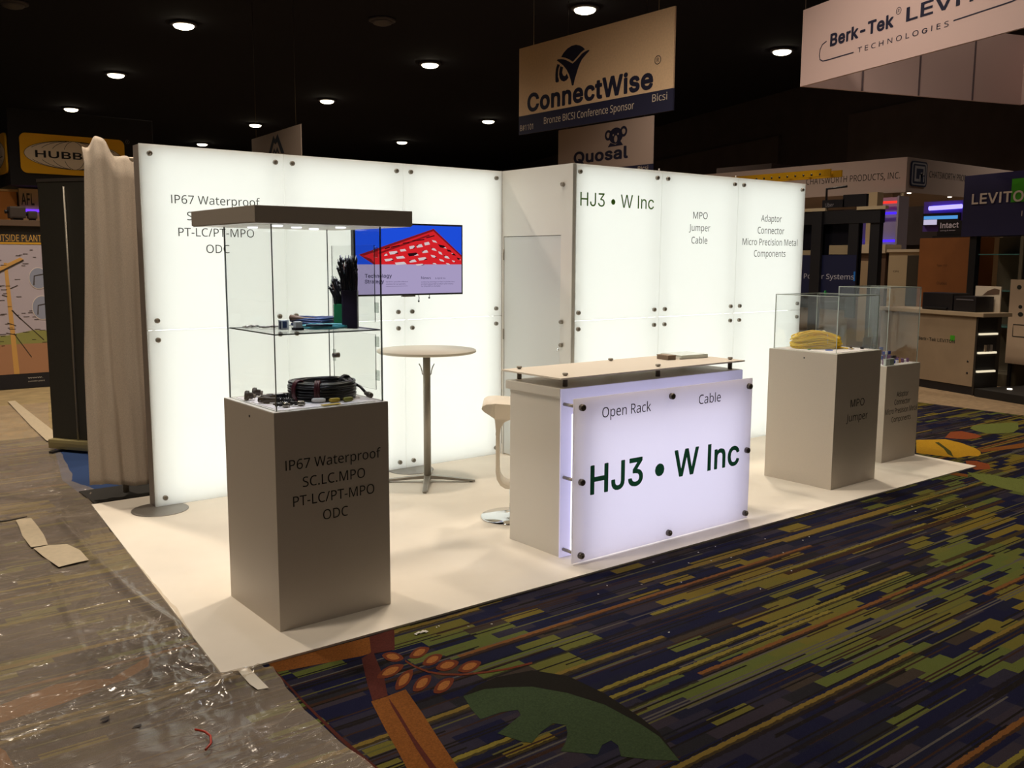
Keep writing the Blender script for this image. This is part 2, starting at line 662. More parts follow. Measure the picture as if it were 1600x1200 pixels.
# ---------------------------------------------------------------- letter outlines (1/1000 em)
GLYPHS = {'humanist': r'''
_ 209
# 518 385,350 360,221 470,221 470,168 350,168 317,0 260,0 293,168 178,168 147,0 91,0 121,168 20,168 20,221 132,221 157,350 50,350 50,403 167,403 199,573 257,573 225,403 340,403 372,573 427,573 395,403 497,403 497,350|188,221 303,221 328,350 213,350
& 587 244,581 318,567 345,549 366,524 378,494 383,458 374,411 350,372 268,308 423,159 457,216 479,286 550,286 518,191 468,114 585,0 490,0 420,67 366,28 303,2 223,-8 171,-4 127,10 91,32 65,63 48,102 43,149 57,220 100,273 166,318 133,358 107,403 96,456 101,493 114,524 135,548 165,567|209,273 159,239 128,201 116,152 124,112 146,81 181,61 225,55 273,59 314,71 375,111|241,524 211,519 186,506 171,485 165,457 180,404 225,350 292,401 308,428 313,458 308,484 294,505 271,519
- 258 32,184 32,246 226,246 226,184
. 215 58,43 61,69 72,85 107,97 142,85 153,69 157,43 153,18 142,2 107,-11 72,2 61,18
/ 298 290,573 77,0 8,0 221,573
0 459 419,287 409,163 376,70 349,37 316,12 276,-3 229,-8 170,1 122,27 86,70 60,129 44,201 39,287 44,373 58,446 83,504 119,547 167,573 229,581 287,573 335,547 372,504 399,446 414,373|110,287 121,156 137,111 159,78 190,59 229,52 268,59 298,78 320,110 336,156 348,287 336,417 320,463 298,495 268,515 229,521 190,515 159,495 137,463 121,417
1 459 285,0 216,0 216,400 216,439 217,470 219,499 196,477 169,455 108,405 71,452 226,573 285,573
2 459 417,0 38,0 38,59 188,210 261,287 306,353 322,424 315,466 294,496 261,514 221,520 147,506 83,466 45,513 94,548 153,572 221,581 270,576 313,562 347,540 372,510 388,472 394,428 389,385 375,344 324,267 247,185 128,67 128,64 417,64
3 459 395,439 381,372 340,326 277,302 277,298 337,283 379,255 405,214 413,163 407,116 390,74 360,40 318,14 263,-3 193,-8 110,-1 36,23 36,89 114,61 194,51 260,59 305,81 331,117 339,164 335,197 320,223 297,242 265,255 179,265 123,265 123,326 180,326 259,339 307,377 323,434 316,471 295,498 262,516 219,521 164,515 117,498 75,473 39,521 115,563 163,576 218,581 296,571 352,540 384,495
6 459 44,245 51,342 75,433 121,510 155,539 196,562 246,576 306,581 344,579 377,573 377,513 344,520 308,523 257,518 216,504 183,483 158,454 127,380 115,291 119,291 150,326 194,350 255,358 302,353 342,338 375,313 400,279 416,236 421,184 415,129 399,82 372,44 336,15 291,-2 239,-8 163,7 101,54 77,89 59,133|238,51 284,59 320,84 343,125 351,184 344,233 324,271 289,295 241,303 175,287 131,248 115,198 123,146 146,99 185,64
7 459 109,0 344,508 35,508 35,573 419,573 419,518 187,0
A 512 437,0 368,177 141,177 73,0 0,0 224,575 289,575 512,0|282,415 274,438 263,473 255,500 247,468 238,438 230,415 165,241 346,241
B 521 241,573 336,565 404,541 434,515 453,478 459,431 446,371 409,328 350,304 350,300 415,279 461,236 474,203 478,163 472,115 454,74 425,42 385,19 337,5 279,0 78,0 78,573|256,329 318,335 357,352 377,382 384,423 376,463 351,490 308,506 245,511 150,511 150,329|150,269 150,61 265,61 330,68 371,91 394,125 401,168 388,221 370,241 344,256 260,269
C 507 323,517 241,502 206,482 178,456 139,383 125,286 131,220 147,164 175,117 213,83 262,62 322,55 394,62 460,78 460,15 393,-2 312,-8 232,1 166,28 115,72 78,131 56,203 49,287 53,349 67,406 89,456 120,499 159,534 206,559 261,575 324,581 409,572 482,547 453,486 394,508
D 585 536,292 528,203 501,131 457,74 399,33 325,8 237,0 78,0 78,573 254,573 335,565 404,540 460,501 502,446 528,377|460,289 454,359 435,415 404,457 361,487 308,505 244,511 150,511 150,62 228,62 299,68 357,87 402,119 434,164 454,220
E 446 398,0 78,0 78,573 398,573 398,509 150,509 150,330 383,330 383,268 150,268 150,63 398,63
H 594 516,0 443,0 443,267 150,267 150,0 78,0 78,573 150,573 150,330 443,330 443,573 516,573
I 222 75,0 147,0 147,573 75,573
J 219 -3,-152 -37,-150 -63,-142 -63,-81 -35,-87 -5,-89 33,-81 63,-53 74,3 74,573 146,573 146,9 141,-42 128,-82 105,-113 75,-135 39,-148
L 420 78,0 78,573 150,573 150,64 400,64 400,0
M 727 330,0 142,502 139,502 142,461 144,407 144,347 144,0 78,0 78,573 184,573 361,103 364,103 544,573 650,573 650,0 578,0 578,352 579,408 581,460 584,501 581,501 390,0
N 609 532,0 447,0 141,476 138,476 141,432 143,378 144,320 144,0 78,0 78,573 161,573 467,99 470,99 468,137 466,193 464,249 464,573 532,573
O 626 577,287 573,224 561,166 540,116 510,73 473,38 428,13 375,-3 314,-8 251,-3 196,13 151,39 114,73 85,116 65,167 49,288 56,370 78,442 114,500 166,545 232,572 314,581 393,572 459,545 510,501 547,442 570,370|125,287 130,220 145,163 171,117 207,83 255,62 314,55 373,62 420,83 456,117 481,163 496,220 501,287 490,384 456,457 421,491 373,511 314,518 255,511 207,490 171,457 145,411 130,354
P 485 229,573 326,562 393,528 421,495 439,454 444,404 433,336 395,278 364,255 324,238 216,223 150,223 150,0 78,0 78,573|223,511 150,511 150,285 208,285 298,296 330,311 352,334 365,363 370,401 361,449 334,484 289,504
R 499 236,573 301,568 353,555 393,532 422,500 439,460 444,410 440,368 427,334 385,285 330,257 487,0 403,0 264,237 150,237 150,0 78,0 78,573|232,510 150,510 150,298 236,298 296,304 338,325 362,359 370,407 366,440 355,467 336,486 310,500
S 440 403,153 396,106 378,66 348,35 307,11 257,-3 198,-8 137,-5 83,4 41,19 41,88 113,65 201,55 273,66 316,98 330,147 318,194 277,230 196,265 131,294 85,330 57,375 48,435 54,477 71,513 99,542 136,563 180,576 231,581 318,572 389,549 366,487 302,508 229,517 169,507 133,478 121,434 133,386 172,351 246,318 332,279 385,228 398,194
T 446 259,0 187,0 187,509 8,509 8,573 437,573 437,509 259,509
U 586 513,202 507,146 489,95 459,52 416,20 360,-1 290,-8 225,-2 171,18 128,50 97,93 78,144 72,204 72,573 144,573 144,201 154,139 182,93 228,64 294,55 342,59 379,73 407,96 427,126 442,202 442,573 513,573
W 746 735,573 583,0 510,0 399,375 389,410 380,443 373,471 370,488 367,471 361,443 352,409 342,373 234,0 161,0 10,573 85,573 174,223 183,186 190,151 196,118 201,87 206,119 213,154 222,191 232,227 333,573 407,573 512,225 523,187 532,151 538,117 544,87 550,129 560,175 572,224 660,573
X 470 467,0 385,0 233,249 79,0 3,0 193,298 15,573 95,573 236,348 377,573 453,573 276,300
a 450 231,437 299,428 347,403 376,358 385,293 385,0 334,0 320,61 317,61 279,22 234,-1 172,-8 103,6 75,23 55,48 41,80 37,119 50,176 87,219 152,245 243,257 316,259 316,285 310,330 293,359 265,375 227,380 163,370 106,347 84,400 151,426|252,208 184,200 141,182 118,155 110,119 115,87 132,66 157,53 188,49 238,56 279,79 306,117 315,172 315,210
b 493 139,461 138,410 135,373 139,373 189,419 226,432 272,437 322,431 365,412 401,381 428,338 444,283 449,215 444,147 427,91 400,48 365,17 322,-2 272,-8 226,-3 189,10 139,55 133,55 119,0 68,0 68,609 139,609|260,379 219,374 188,361 165,339 150,308 139,217 139,214 145,144 165,93 202,61 261,51 312,61 348,93 369,145 376,216 369,287 348,338 311,368
c 385 241,-8 187,-2 139,15 99,45 69,87 50,143 44,213 51,284 71,342 102,385 142,415 191,432 245,438 309,431 358,415 337,356 292,370 244,376 204,371 172,358 148,335 131,303 117,213 131,126 148,94 172,71 202,58 240,53 302,60 351,78 351,15 304,-2
d 493 221,-8 171,-2 128,17 92,48 65,91 49,146 44,214 49,282 66,338 93,381 128,413 171,432 221,438 280,429 323,407 354,374 359,374 356,405 354,438 354,609 425,609 425,0 368,0 358,58 354,58 323,24 279,1|232,51 290,60 328,88 348,135 355,200 355,213 349,284 329,336 291,369 231,379 181,368 146,334 124,281 117,213 124,144 146,93 181,61
e 452 234,438 286,432 329,414 364,385 390,346 406,299 411,244 411,201 117,201 127,137 154,90 197,62 254,52 327,60 392,82 392,20 327,-1 251,-8 194,-2 143,17 101,48 70,91 51,146 44,212 50,277 68,333 96,378 134,411 181,431|233,380 188,372 154,348 130,309 119,257 338,257 326,322 292,364 266,376
f 276 266,375 158,375 158,0 87,0 87,375 12,375 12,408 87,432 87,457 92,507 104,547 124,577 152,597 186,609 227,613 274,609 310,599 292,544 262,552 228,556 197,550 175,532 162,502 158,458 158,430 266,430
g 493 221,438 297,422 329,402 355,373 359,373 369,430 425,430 425,-7 420,-63 404,-109 378,-146 341,-172 293,-187 233,-192 147,-186 78,-165 78,-100 149,-125 237,-134 286,-126 324,-101 347,-63 355,-13 355,4 356,32 358,57 354,57 329,28 299,8 221,-8 170,-2 126,18 91,51 56,121 44,214 56,306 91,377 126,411 169,431|230,379 197,374 169,359 147,336 130,303 117,213 124,143 146,92 182,60 232,50 288,58 326,85 349,131 356,197 356,214 343,309 326,340 302,362 270,374
h 496 139,431 138,399 135,370 140,370 174,407 221,429 273,437 321,433 360,421 391,400 413,370 426,330 431,280 431,0 361,0 361,275 355,321 338,353 308,372 265,379 222,374 189,360 166,338 150,308 139,222 139,0 68,0 68,609 139,609
i 207 139,430 139,0 68,0 68,430|104,591 133,580 145,546 133,512 104,501 75,512 63,546 75,580
k 428 138,291 137,257 135,221 138,221 152,240 172,264 189,285 326,430 409,430 235,246 421,0 336,0 187,200 138,158 138,0 68,0 68,609 138,609
l 207 139,0 68,0 68,609 139,609
m 750 540,438 603,429 649,401 676,352 685,280 685,0 615,0 615,277 610,321 594,353 567,372 528,379 474,369 438,342 418,298 411,237 411,0 342,0 342,277 332,333 303,367 253,379 215,374 185,360 164,338 150,308 139,223 139,0 68,0 68,430 125,430 136,371 140,371 173,409 217,431 266,438 312,433 349,420 378,398 398,366 402,366 427,398 461,420 499,433
n 496 275,438 343,429 391,401 421,352 431,280 431,0 361,0 361,275 355,321 338,353 308,372 265,379 204,368 166,338 146,289 139,223 139,0 68,0 68,430 125,430 136,371 140,371 175,409 222,431
o 485 442,216 428,121 388,51 324,7 241,-8 163,7 100,51 59,121 44,216 50,282 68,336 97,380 137,412 186,431 244,438 299,431 347,412 387,380 417,336 436,282|117,216 130,128 147,95 172,71 203,56 243,51 282,56 314,71 339,95 356,128 369,216 355,303 338,335 314,359 282,374 242,379 185,368 147,335 124,284
p 493 273,438 322,432 365,413 401,383 428,339 444,284 449,216 444,148 427,93 401,49 365,17 322,-2 272,-8 213,1 170,24 139,55 134,55 137,20 139,-16 139,-192 68,-192 68,430 126,430 136,371 139,371 170,405 213,429|260,379 221,374 190,362 167,342 152,313 139,229 139,216 150,126 165,93 188,70 220,55 261,51 297,56 326,72 348,98 364,131 376,217 369,283 348,334 311,367
r 331 269,438 295,437 319,433 310,368 287,372 264,374 217,363 176,334 149,289 139,229 139,0 68,0 68,430 126,430 134,351 137,351 170,395 214,426
s 384 348,119 343,80 327,49 302,24 268,6 176,-8 99,-1 42,19 42,83 104,60 178,49 224,53 256,66 274,86 280,112 271,141 239,167 174,196 103,228 57,266 45,292 41,324 52,372 85,408 137,430 202,438 275,430 339,409 315,353 258,372 197,380 131,366 114,350 108,328 119,298 154,274 219,246 289,215 333,176
t 289 212,50 245,53 272,59 272,5 240,-4 200,-8 138,4 112,20 91,44 78,79 74,125 74,375 13,375 13,409 75,437 103,528 144,528 144,430 269,430 269,375 144,375 144,127 149,93 163,69 185,54
u 496 427,430 427,0 370,0 359,57 356,57 321,20 273,-1 220,-8 173,-4 134,8 103,29 81,59 68,99 63,148 63,430 135,430 135,153 141,108 158,76 188,57 230,51 273,55 306,69 330,91 345,121 357,206 357,430
v 407 163,0 0,430 75,430 167,176 180,137 193,96 201,63 204,63 214,96 227,138 241,176 332,430 407,430 244,0
w 630 346,243 336,276 328,308 321,335 316,357 313,357 308,335 302,307 294,275 284,242 207,1 127,1 9,431 82,431 141,201 153,154 163,109 169,73 172,73 178,97 185,128 193,160 201,188 277,431 354,431 428,188 440,149 451,109 457,74 460,74 466,108 477,153 489,201 549,431 621,431 502,1 419,1
x 424 170,220 22,430 102,430 213,268 322,430 402,430 253,220 410,0 330,0 213,172 94,0 14,0
y 409 1,430 76,430 169,185 184,144 196,105 205,68 209,68 224,121 245,186 333,430 409,430 224,-59 188,-130 138,-176 106,-188 67,-192 34,-190 9,-186 9,-130 30,-133 56,-135 99,-126 130,-99 152,-59 174,-2
z 377 346,0 31,0 31,47 262,375 45,375 45,430 340,430 340,377 112,55 346,55
''', 'grotesk': r'''
_ 188
3 454 216,-8 268,-3 313,13 343,33 368,62 388,102 394,147 389,182 369,227 343,256 308,278 263,290 225,292 373,461 374,507 368,510 73,510 69,507 68,457 69,452 73,450 278,450 285,447 158,302 156,297 156,252 158,246 203,246 273,233 313,197 327,147 313,94 273,62 218,52 168,60 129,87 108,134 43,132 50,92 68,58 98,28 133,9
A 481 16,-1 85,-1 135,138 140,140 340,140 345,136 394,-1 462,-1 463,4 279,504 275,510 199,509|160,201 158,204 193,304 235,439 240,447 285,304 320,204 315,200
B 457 60,-1 244,-2 304,3 344,16 374,35 402,69 414,99 419,134 403,204 364,246 317,264 323,269 359,287 388,319 399,374 396,409 381,444 359,471 329,493 289,506 244,510 58,509|129,58 126,64 126,224 129,230 249,229 304,217 340,184 353,134 346,104 331,84 324,79 294,64 249,59|129,287 126,289 126,444 129,450 244,450 284,444 314,425 328,404 334,369 322,329 289,299 239,287
F 411 60,-1 124,-2 126,4 128,219 344,220 348,224 348,274 344,280 129,280 126,284 127,449 369,451 370,454 369,510 58,509
H 518 60,-1 124,-2 126,4 126,224 129,230 389,230 390,4 394,-2 456,-1 458,4 458,509 391,509 390,294 384,290 129,291 126,294 126,509 58,509
I 200 66,-2 134,-2 134,509 66,509
J 397 184,-8 247,2 292,30 328,82 338,147 338,507 332,510 277,510 270,507 270,147 265,107 247,76 217,57 187,52 147,59 122,77 107,102 100,142 99,172 97,174 37,174 32,172 32,142 42,82 75,32 122,3
L 394 60,-1 359,-2 362,4 362,54 359,58 128,59 126,64 126,504 124,510 58,509
W 687 154,-1 230,-1 318,319 340,413 345,417 366,324 454,-1 530,-1 671,509 605,510 600,504 509,149 495,81 490,83 463,199 382,509 305,509 210,149 195,76 190,87 164,199 85,504 80,510 15,509
c 397 204,-9 263,-2 308,21 343,56 364,101 358,105 303,117 291,91 268,66 243,54 208,48 173,53 148,66 111,116 98,186 109,256 148,310 178,324 208,328 238,324 267,311 273,306 288,289 303,261 363,276 342,321 307,356 263,377 208,385 158,379 118,362 81,331 53,286 38,241 33,186 39,131 54,86 80,46 118,14 158,-3
n 411 53,-1 112,-2 116,4 116,224 127,280 162,315 212,327 247,321 272,303 289,274 294,234 294,4 296,-1 357,-1 358,239 355,284 341,324 322,350 297,369 227,385 187,380 152,364 124,334 117,321 114,329 112,380 52,379
• 390 192,92 251,107 290,147 305,202 289,259 249,298 194,312 139,298 103,262 98,257 84,202 98,147 137,107
''', 'bold': r'''
_ 188
, 201 35,-135 87,-136 96,-130 100,-125 153,65 153,75 147,85 137,88 67,88 58,85 54,80 22,-115 22,-125 26,-130
- 466 111,172 343,172 349,177 354,187 353,250 348,257 338,261 108,259 103,256 97,247 97,187 102,177
. 201 92,-20 104,-19 139,-4 144,5 158,40 156,50 140,85 104,102 94,104 51,85 35,50 33,40 49,0 59,-7
3 466 215,-23 268,-19 318,-2 353,22 380,52 403,97 410,147 403,192 385,232 354,267 318,290 259,307 386,452 389,462 389,512 383,522 378,525 68,526 58,520 53,512 53,452 57,442 63,437 73,435 243,435 248,435 251,432 142,307 140,247 145,237 153,232 203,231 269,217 298,190 302,182 311,147 299,102 268,77 218,67 173,75 143,96 123,142 113,148 43,149 33,144 27,132 38,82 57,47 88,17 128,-6
A 493 13,-16 85,-17 97,-11 145,119 150,125 330,125 335,119 379,-6 385,-13 395,-17 465,-17 475,-12 479,-6 478,9 292,514 285,523 275,526 200,526 187,519 0,4 0,-6 4,-11|180,219 240,395 299,219 295,216 185,216
B 469 57,-16 249,-17 304,-13 349,2 384,23 415,59 429,94 435,134 418,209 378,254 373,259 361,264 358,269 369,275 403,314 415,374 410,414 393,454 369,483 339,505 294,520 244,526 59,526 46,519 43,509 43,-1 48,-11|144,74 142,79 142,209 144,214 249,214 299,202 327,174 337,134 334,114 319,93 289,79 249,74|144,302 142,304 142,429 144,435 239,435 274,430 299,418 313,399 319,374 309,339 306,334 279,311 234,302
C 523 263,-23 344,-12 414,26 462,82 490,162 485,172 474,177 404,176 393,167 374,122 349,96 309,76 269,70 229,75 194,90 164,117 141,152 126,197 120,252 126,312 143,362 163,392 194,418 229,434 264,439 309,433 349,413 374,387 392,342 399,334 409,331 474,331 484,335 489,342 489,352 462,427 414,483 344,520 269,533 204,525 194,522 139,497 92,457 56,402 33,337 23,257 33,172 55,107 92,52 144,9 199,-15
D 515 57,-16 219,-17 299,-7 364,20 409,55 446,109 472,179 479,254 471,334 448,399 414,449 364,491 299,517 229,525 59,526 46,519 43,509 43,-1 48,-11|144,74 142,79 142,434 219,435 269,430 309,414 340,389 360,359 377,309 382,254 378,204 364,157 339,119 309,95 269,80 214,74
E 432 57,-16 374,-17 384,-14 389,-10 392,-1 392,59 387,69 379,73 149,74 144,74 142,79 142,209 144,211 359,213 369,219 372,234 372,289 366,299 359,302 143,304 142,434 379,437 386,444 389,454 389,509 386,519 380,524 369,526 59,526 46,519 43,509 43,-1 48,-11
F 423 57,-16 129,-16 137,-11 141,-6 143,204 349,204 357,209 363,219 363,279 359,289 352,294 144,296 142,299 142,434 374,436 384,444 386,454 386,509 384,517 379,523 369,526 59,526 46,519 43,509 43,-1 48,-11
G 533 265,-23 329,-17 384,4 434,41 465,82 487,137 495,197 495,252 491,267 479,273 279,272 270,267 266,257 266,197 274,185 284,182 394,182 393,162 381,132 364,107 334,85 304,73 269,70 229,75 194,90 163,117 141,152 126,197 120,257 126,312 140,357 162,392 191,417 229,434 264,439 309,432 349,410 374,382 393,342 399,335 409,332 474,332 485,337 491,347 489,357 464,424 414,482 344,520 264,533 194,522 139,497 91,457 55,402 32,337 23,252 32,172 55,107 93,52 144,9 199,-15
H 530 57,-16 129,-16 137,-11 141,-6 142,209 144,215 374,215 376,-6 384,-14 394,-17 459,-17 469,-11 473,-6 474,4 474,509 469,521 459,526 389,525 379,519 376,514 375,309 369,306 144,306 142,309 141,514 134,523 124,526 59,526 46,519 43,509 43,-1 48,-11
I 225 62,-16 163,-16 163,526 62,526
J 409 181,-23 247,-14 257,-10 306,22 342,77 353,147 353,507 351,517 342,525 272,526 261,522 255,512 255,147 250,112 236,87 212,72 187,67 157,72 137,84 120,112 115,147 114,177 107,187 97,190 32,190 22,185 17,177 17,142 28,77 62,23 117,-12
L 406 57,-16 364,-17 373,-11 378,-1 378,59 373,69 364,74 144,74 142,79 142,509 139,519 129,525 59,526 49,521 44,512 43,-1 48,-11
N 536 57,-16 129,-16 137,-11 142,-1 140,349 144,355 189,279 375,-11 389,-17 464,-17 475,-11 479,-6 480,4 480,509 474,522 464,526 399,526 389,522 383,514 382,169 379,158 149,520 139,526 59,526 46,519 43,509 43,-1 48,-11
O 546 263,-23 339,-13 394,11 441,52 479,107 501,172 510,252 501,337 478,402 441,457 389,500 334,524 269,533 204,525 194,522 139,497 93,457 53,397 31,332 23,257 33,172 55,107 93,52 144,9 199,-15|259,71 229,75 194,90 163,117 140,152 126,197 120,257 126,312 140,357 163,392 199,421 229,434 269,439 304,434 339,419 371,392 393,357 408,312 413,252 408,197 393,152 370,117 339,90 309,77 269,70
P 458 57,-16 129,-16 137,-11 141,-6 143,169 234,169 294,175 344,195 379,222 406,259 420,299 425,344 421,394 404,439 382,469 374,477 339,502 294,519 234,526 59,526 46,519 43,509 43,-1 48,-11|144,259 142,264 142,429 144,435 229,435 288,424 317,394 327,349 318,304 289,272 229,259
Q 546 398,-64 469,-65 479,-61 484,-54 484,-44 482,-39 427,36 429,41 444,55 478,106 502,176 510,256 501,336 476,406 442,456 394,498 329,525 269,533 199,523 138,496 92,456 55,401 31,331 23,256 33,171 56,106 90,56 142,11 199,-15 264,-23 334,-15 349,-9 354,-12 389,-59|264,70 229,75 194,90 164,117 141,151 126,196 120,256 127,316 140,356 164,392 198,421 229,434 269,439 304,434 339,419 372,391 393,356 408,311 413,256 408,196 392,151 369,115 325,171 319,175 244,176 233,171 228,161 231,151 287,76 284,72
R 462 57,-16 129,-16 137,-11 141,-6 142,179 149,181 234,181 238,179 337,-6 344,-14 354,-17 429,-17 439,-13 444,-6 442,9 339,199 379,228 405,264 421,304 426,354 421,399 404,443 379,477 341,504 294,520 239,526 59,526 46,519 43,509 43,-1 48,-11|144,272 142,274 142,429 144,435 229,435 289,425 316,399 328,354 320,314 319,309 291,284 234,272
S 460 219,-25 282,-20 332,-3 372,22 400,55 417,90 425,140 410,205 371,250 317,280 217,309 177,323 145,345 135,360 132,375 145,410 177,433 227,442 262,437 292,423 310,405 322,370 332,362 402,361 411,365 416,370 418,380 408,425 390,460 362,489 319,515 277,528 227,533 177,527 132,513 92,489 63,460 43,420 35,375 43,325 47,316 72,280 121,245 177,224 287,190 316,170 328,140 316,105 277,75 222,66 172,76 137,100 119,145 112,152 102,154 37,154 27,149 21,140 32,87 51,50 82,17 127,-8 169,-20
T 462 190,-16 261,-16 269,-11 274,-1 274,434 416,435 426,438 433,449 434,509 431,519 425,524 416,526 31,526 21,521 16,514 16,449 21,440 26,437 176,434 176,-1 181,-11
U 530 254,-24 319,-18 374,2 414,31 444,66 466,116 474,176 474,506 472,516 464,524 394,526 384,523 378,516 376,181 363,126 346,101 324,83 294,72 259,69 224,73 194,84 171,101 155,126 141,181 139,516 134,523 124,526 59,526 49,521 45,516 43,176 51,116 71,71 99,35 144,2 199,-18
V 493 201,-16 280,-17 290,-12 294,-6 479,504 479,514 470,524 395,526 387,524 381,519 245,122 240,115 207,214 98,519 90,525 80,526 15,526 2,519 0,514 0,504 187,-1 192,-11
W 699 152,-16 230,-17 240,-14 246,-6 340,341 345,347 440,-7 445,-13 455,-17 530,-17 542,-11 547,-1 686,504 686,514 680,523 670,526 605,526 595,524 589,519 495,152 490,152 395,517 390,523 380,526 305,526 295,521 290,514 195,149 190,156 96,519 90,524 80,526 15,526 5,521 0,514 0,504 138,-1 143,-11
a 402 157,-25 219,-15 259,9 264,-10 274,-16 339,-17 349,-12 353,-5 354,250 338,325 334,332 294,375 244,395 194,401 125,390 69,359 25,295 25,285 34,276 99,257 109,260 131,290 154,305 194,313 234,305 250,290 253,285 258,260 254,249 229,243 119,227 69,207 33,175 27,165 14,105 19,70 35,35 88,-10|159,64 139,68 116,85 110,105 119,129 144,144 259,165 259,140 246,100 219,74 169,62
c 409 203,-24 268,-16 318,9 354,46 380,101 377,111 368,118 303,134 294,131 290,126 278,99 261,81 238,68 208,63 178,68 158,78 126,121 113,186 123,246 127,256 158,298 178,308 203,312 238,308 261,296 275,281 291,251 303,245 368,261 378,271 378,283 354,331 313,371 263,394 208,401 153,394 113,376 69,341 40,296 23,246 17,186 23,131 40,81 69,36 113,0 153,-18
e 417 208,-24 288,-12 343,24 350,31 381,86 381,96 379,101 368,108 303,121 293,116 273,86 268,82 248,69 213,63 162,76 142,91 125,116 119,151 373,152 381,156 385,161 388,191 373,286 333,351 273,389 203,401 148,392 108,374 69,341 38,291 23,246 17,186 23,131 40,81 69,36 113,0 158,-18|123,238 120,241 124,261 158,300 178,310 203,313 233,310 253,300 282,261 286,241 283,238
g 438 203,-167 298,-151 333,-131 363,-101 383,-57 389,-7 389,378 386,388 378,395 308,395 299,388 296,368 293,364 263,387 253,390 198,401 143,393 103,375 67,343 41,303 24,253 17,193 23,133 40,83 72,38 105,13 143,-4 193,-12 258,0 293,24 294,23 294,-7 286,-42 270,-62 243,-76 208,-80 163,-72 133,-52 113,-29 103,-24 93,-26 46,-52 36,-62 35,-72 36,-77 73,-124 128,-155|193,77 178,79 158,89 127,128 113,193 124,253 155,298 178,309 208,313 233,308 253,299 283,259 295,193 284,128 256,93 251,88 233,79 208,76
h 423 50,-16 117,-17 126,-11 130,-6 131,224 141,274 172,302 212,312 242,306 262,290 274,269 279,234 280,-6 292,-16 357,-17 369,-11 374,-1 374,244 369,289 356,329 332,362 303,384 232,400 182,395 147,378 132,366 131,509 127,520 117,526 52,526 42,521 36,509 36,-1 41,-11
i 180 49,-16 117,-16 126,-11 131,-1 131,379 125,392 115,396 50,395 40,389 37,384 36,-1 41,-11|75,429 90,427 125,442 130,449 143,484 126,524 85,541 42,524 24,484 27,474 42,444
k 394 50,-16 117,-17 126,-11 130,-6 131,134 152,153 287,-15 297,-17 377,-16 384,-11 389,-1 387,8 383,14 225,214 227,219 373,369 377,379 374,389 362,396 277,394 132,247 131,509 127,520 117,526 52,526 42,521 36,509 36,-1 41,-11
l 202 135,-18 162,-18 187,-13 193,-8 198,2 185,62 181,67 172,71 152,69 137,74 131,97 131,512 127,520 117,526 52,526 42,521 38,517 36,507 36,87 41,47 59,12 67,5 97,-13
n 423 50,-16 117,-17 126,-11 130,-6 131,224 141,274 172,302 212,312 242,306 262,290 274,269 279,234 280,-6 287,-14 297,-17 357,-17 367,-14 372,-8 374,4 374,239 369,289 353,334 332,362 303,384 232,400 222,400 182,395 142,375 132,365 129,369 127,387 117,395 52,396 39,389 36,379 36,-1 41,-11
o 428 203,-24 258,-19 268,-15 308,2 346,36 373,76 391,126 398,186 391,251 373,301 346,341 303,377 258,395 208,401 153,394 113,376 69,341 40,296 23,246 17,186 23,131 40,81 69,36 113,0 153,-18|193,65 178,68 158,78 126,121 113,186 124,251 155,296 178,308 208,313 238,308 260,296 291,251 302,186 291,126 260,81 238,68 208,63
r 272 50,-16 117,-17 126,-11 130,-6 131,234 141,274 167,299 207,309 247,306 257,312 260,324 260,384 257,394 252,398 212,402 177,396 147,383 132,371 126,389 117,395 52,396 42,391 37,384 36,-1 41,-11
s 378 178,-24 265,-10 300,10 328,41 342,71 348,106 339,151 320,181 288,206 235,225 175,240 140,255 135,261 127,281 130,291 140,302 160,312 185,316 215,311 230,304 255,267 265,261 330,274 335,277 340,286 340,296 310,352 260,388 190,401 110,386 55,345 34,306 30,276 36,236 40,227 60,197 95,172 145,154 205,140 240,124 250,101 247,91 235,76 215,67 180,63 133,76 120,89 108,116 104,121 95,124 30,109 24,106 19,96 21,86 47,31 55,23 105,-12
t 240 164,-20 195,-20 220,-13 228,-5 230,5 218,60 215,65 205,71 170,68 150,75 143,105 143,305 145,310 205,310 215,315 221,325 220,385 215,392 205,396 145,397 143,400 142,475 135,485 125,488 60,487 55,484 49,475 48,400 45,396 5,396 -7,390 -11,380 -11,325 -5,315 0,312 45,310 48,305 48,95 57,45 80,10 85,6 120,-14
u 423 179,-21 227,-16 267,3 277,13 281,9 282,-3 286,-11 297,-17 362,-16 373,-6 374,379 371,389 362,395 297,396 287,393 282,387 279,379 279,159 268,109 242,78 202,68 172,72 167,75 148,89 135,114 131,149 131,379 128,389 117,396 52,396 42,391 37,384 36,139 40,94 53,54 77,20 107,-3
y 402 85,-161 141,-153 151,-148 191,-117 219,-66 387,374 387,384 379,394 371,396 306,396 297,394 291,389 196,122 191,131 98,389 91,394 81,396 16,396 3,389 1,384 1,374 145,-1 134,-31 116,-63 101,-72 56,-70 51,-73 45,-81 30,-136 32,-146 41,-154 61,-159
® 476 228,102 317,119 385,167 430,232 447,317 430,402 386,467 317,515 232,533 147,515 77,467 33,402 16,317 33,232 78,167 147,119|207,186 197,187 158,207 162,209 207,210 217,216 220,227 220,267 222,269 232,269 262,214 272,209 302,209 305,207 267,187 232,183|142,219 115,252 102,282 98,317 102,352 114,382 142,415 144,412 144,222|337,236 332,238 303,292 317,308 327,347 318,387 312,397 287,417 257,425 158,427 167,433 197,446 232,450 267,446 297,433 327,410 347,385 359,357 365,317 361,282 348,252|222,336 220,342 222,361 237,361 245,357 247,347 242,339
• 402 191,77 254,91 262,97 304,139 321,202 305,262 299,271 259,310 194,328 133,312 91,272 84,262 68,202 84,142 126,97 134,91
''', 'heavy': r'''
_ 188
- 476 109,159 345,160 359,169 366,184 365,254 355,267 340,273 105,272 92,264 85,249 84,189 86,179 92,169 100,162
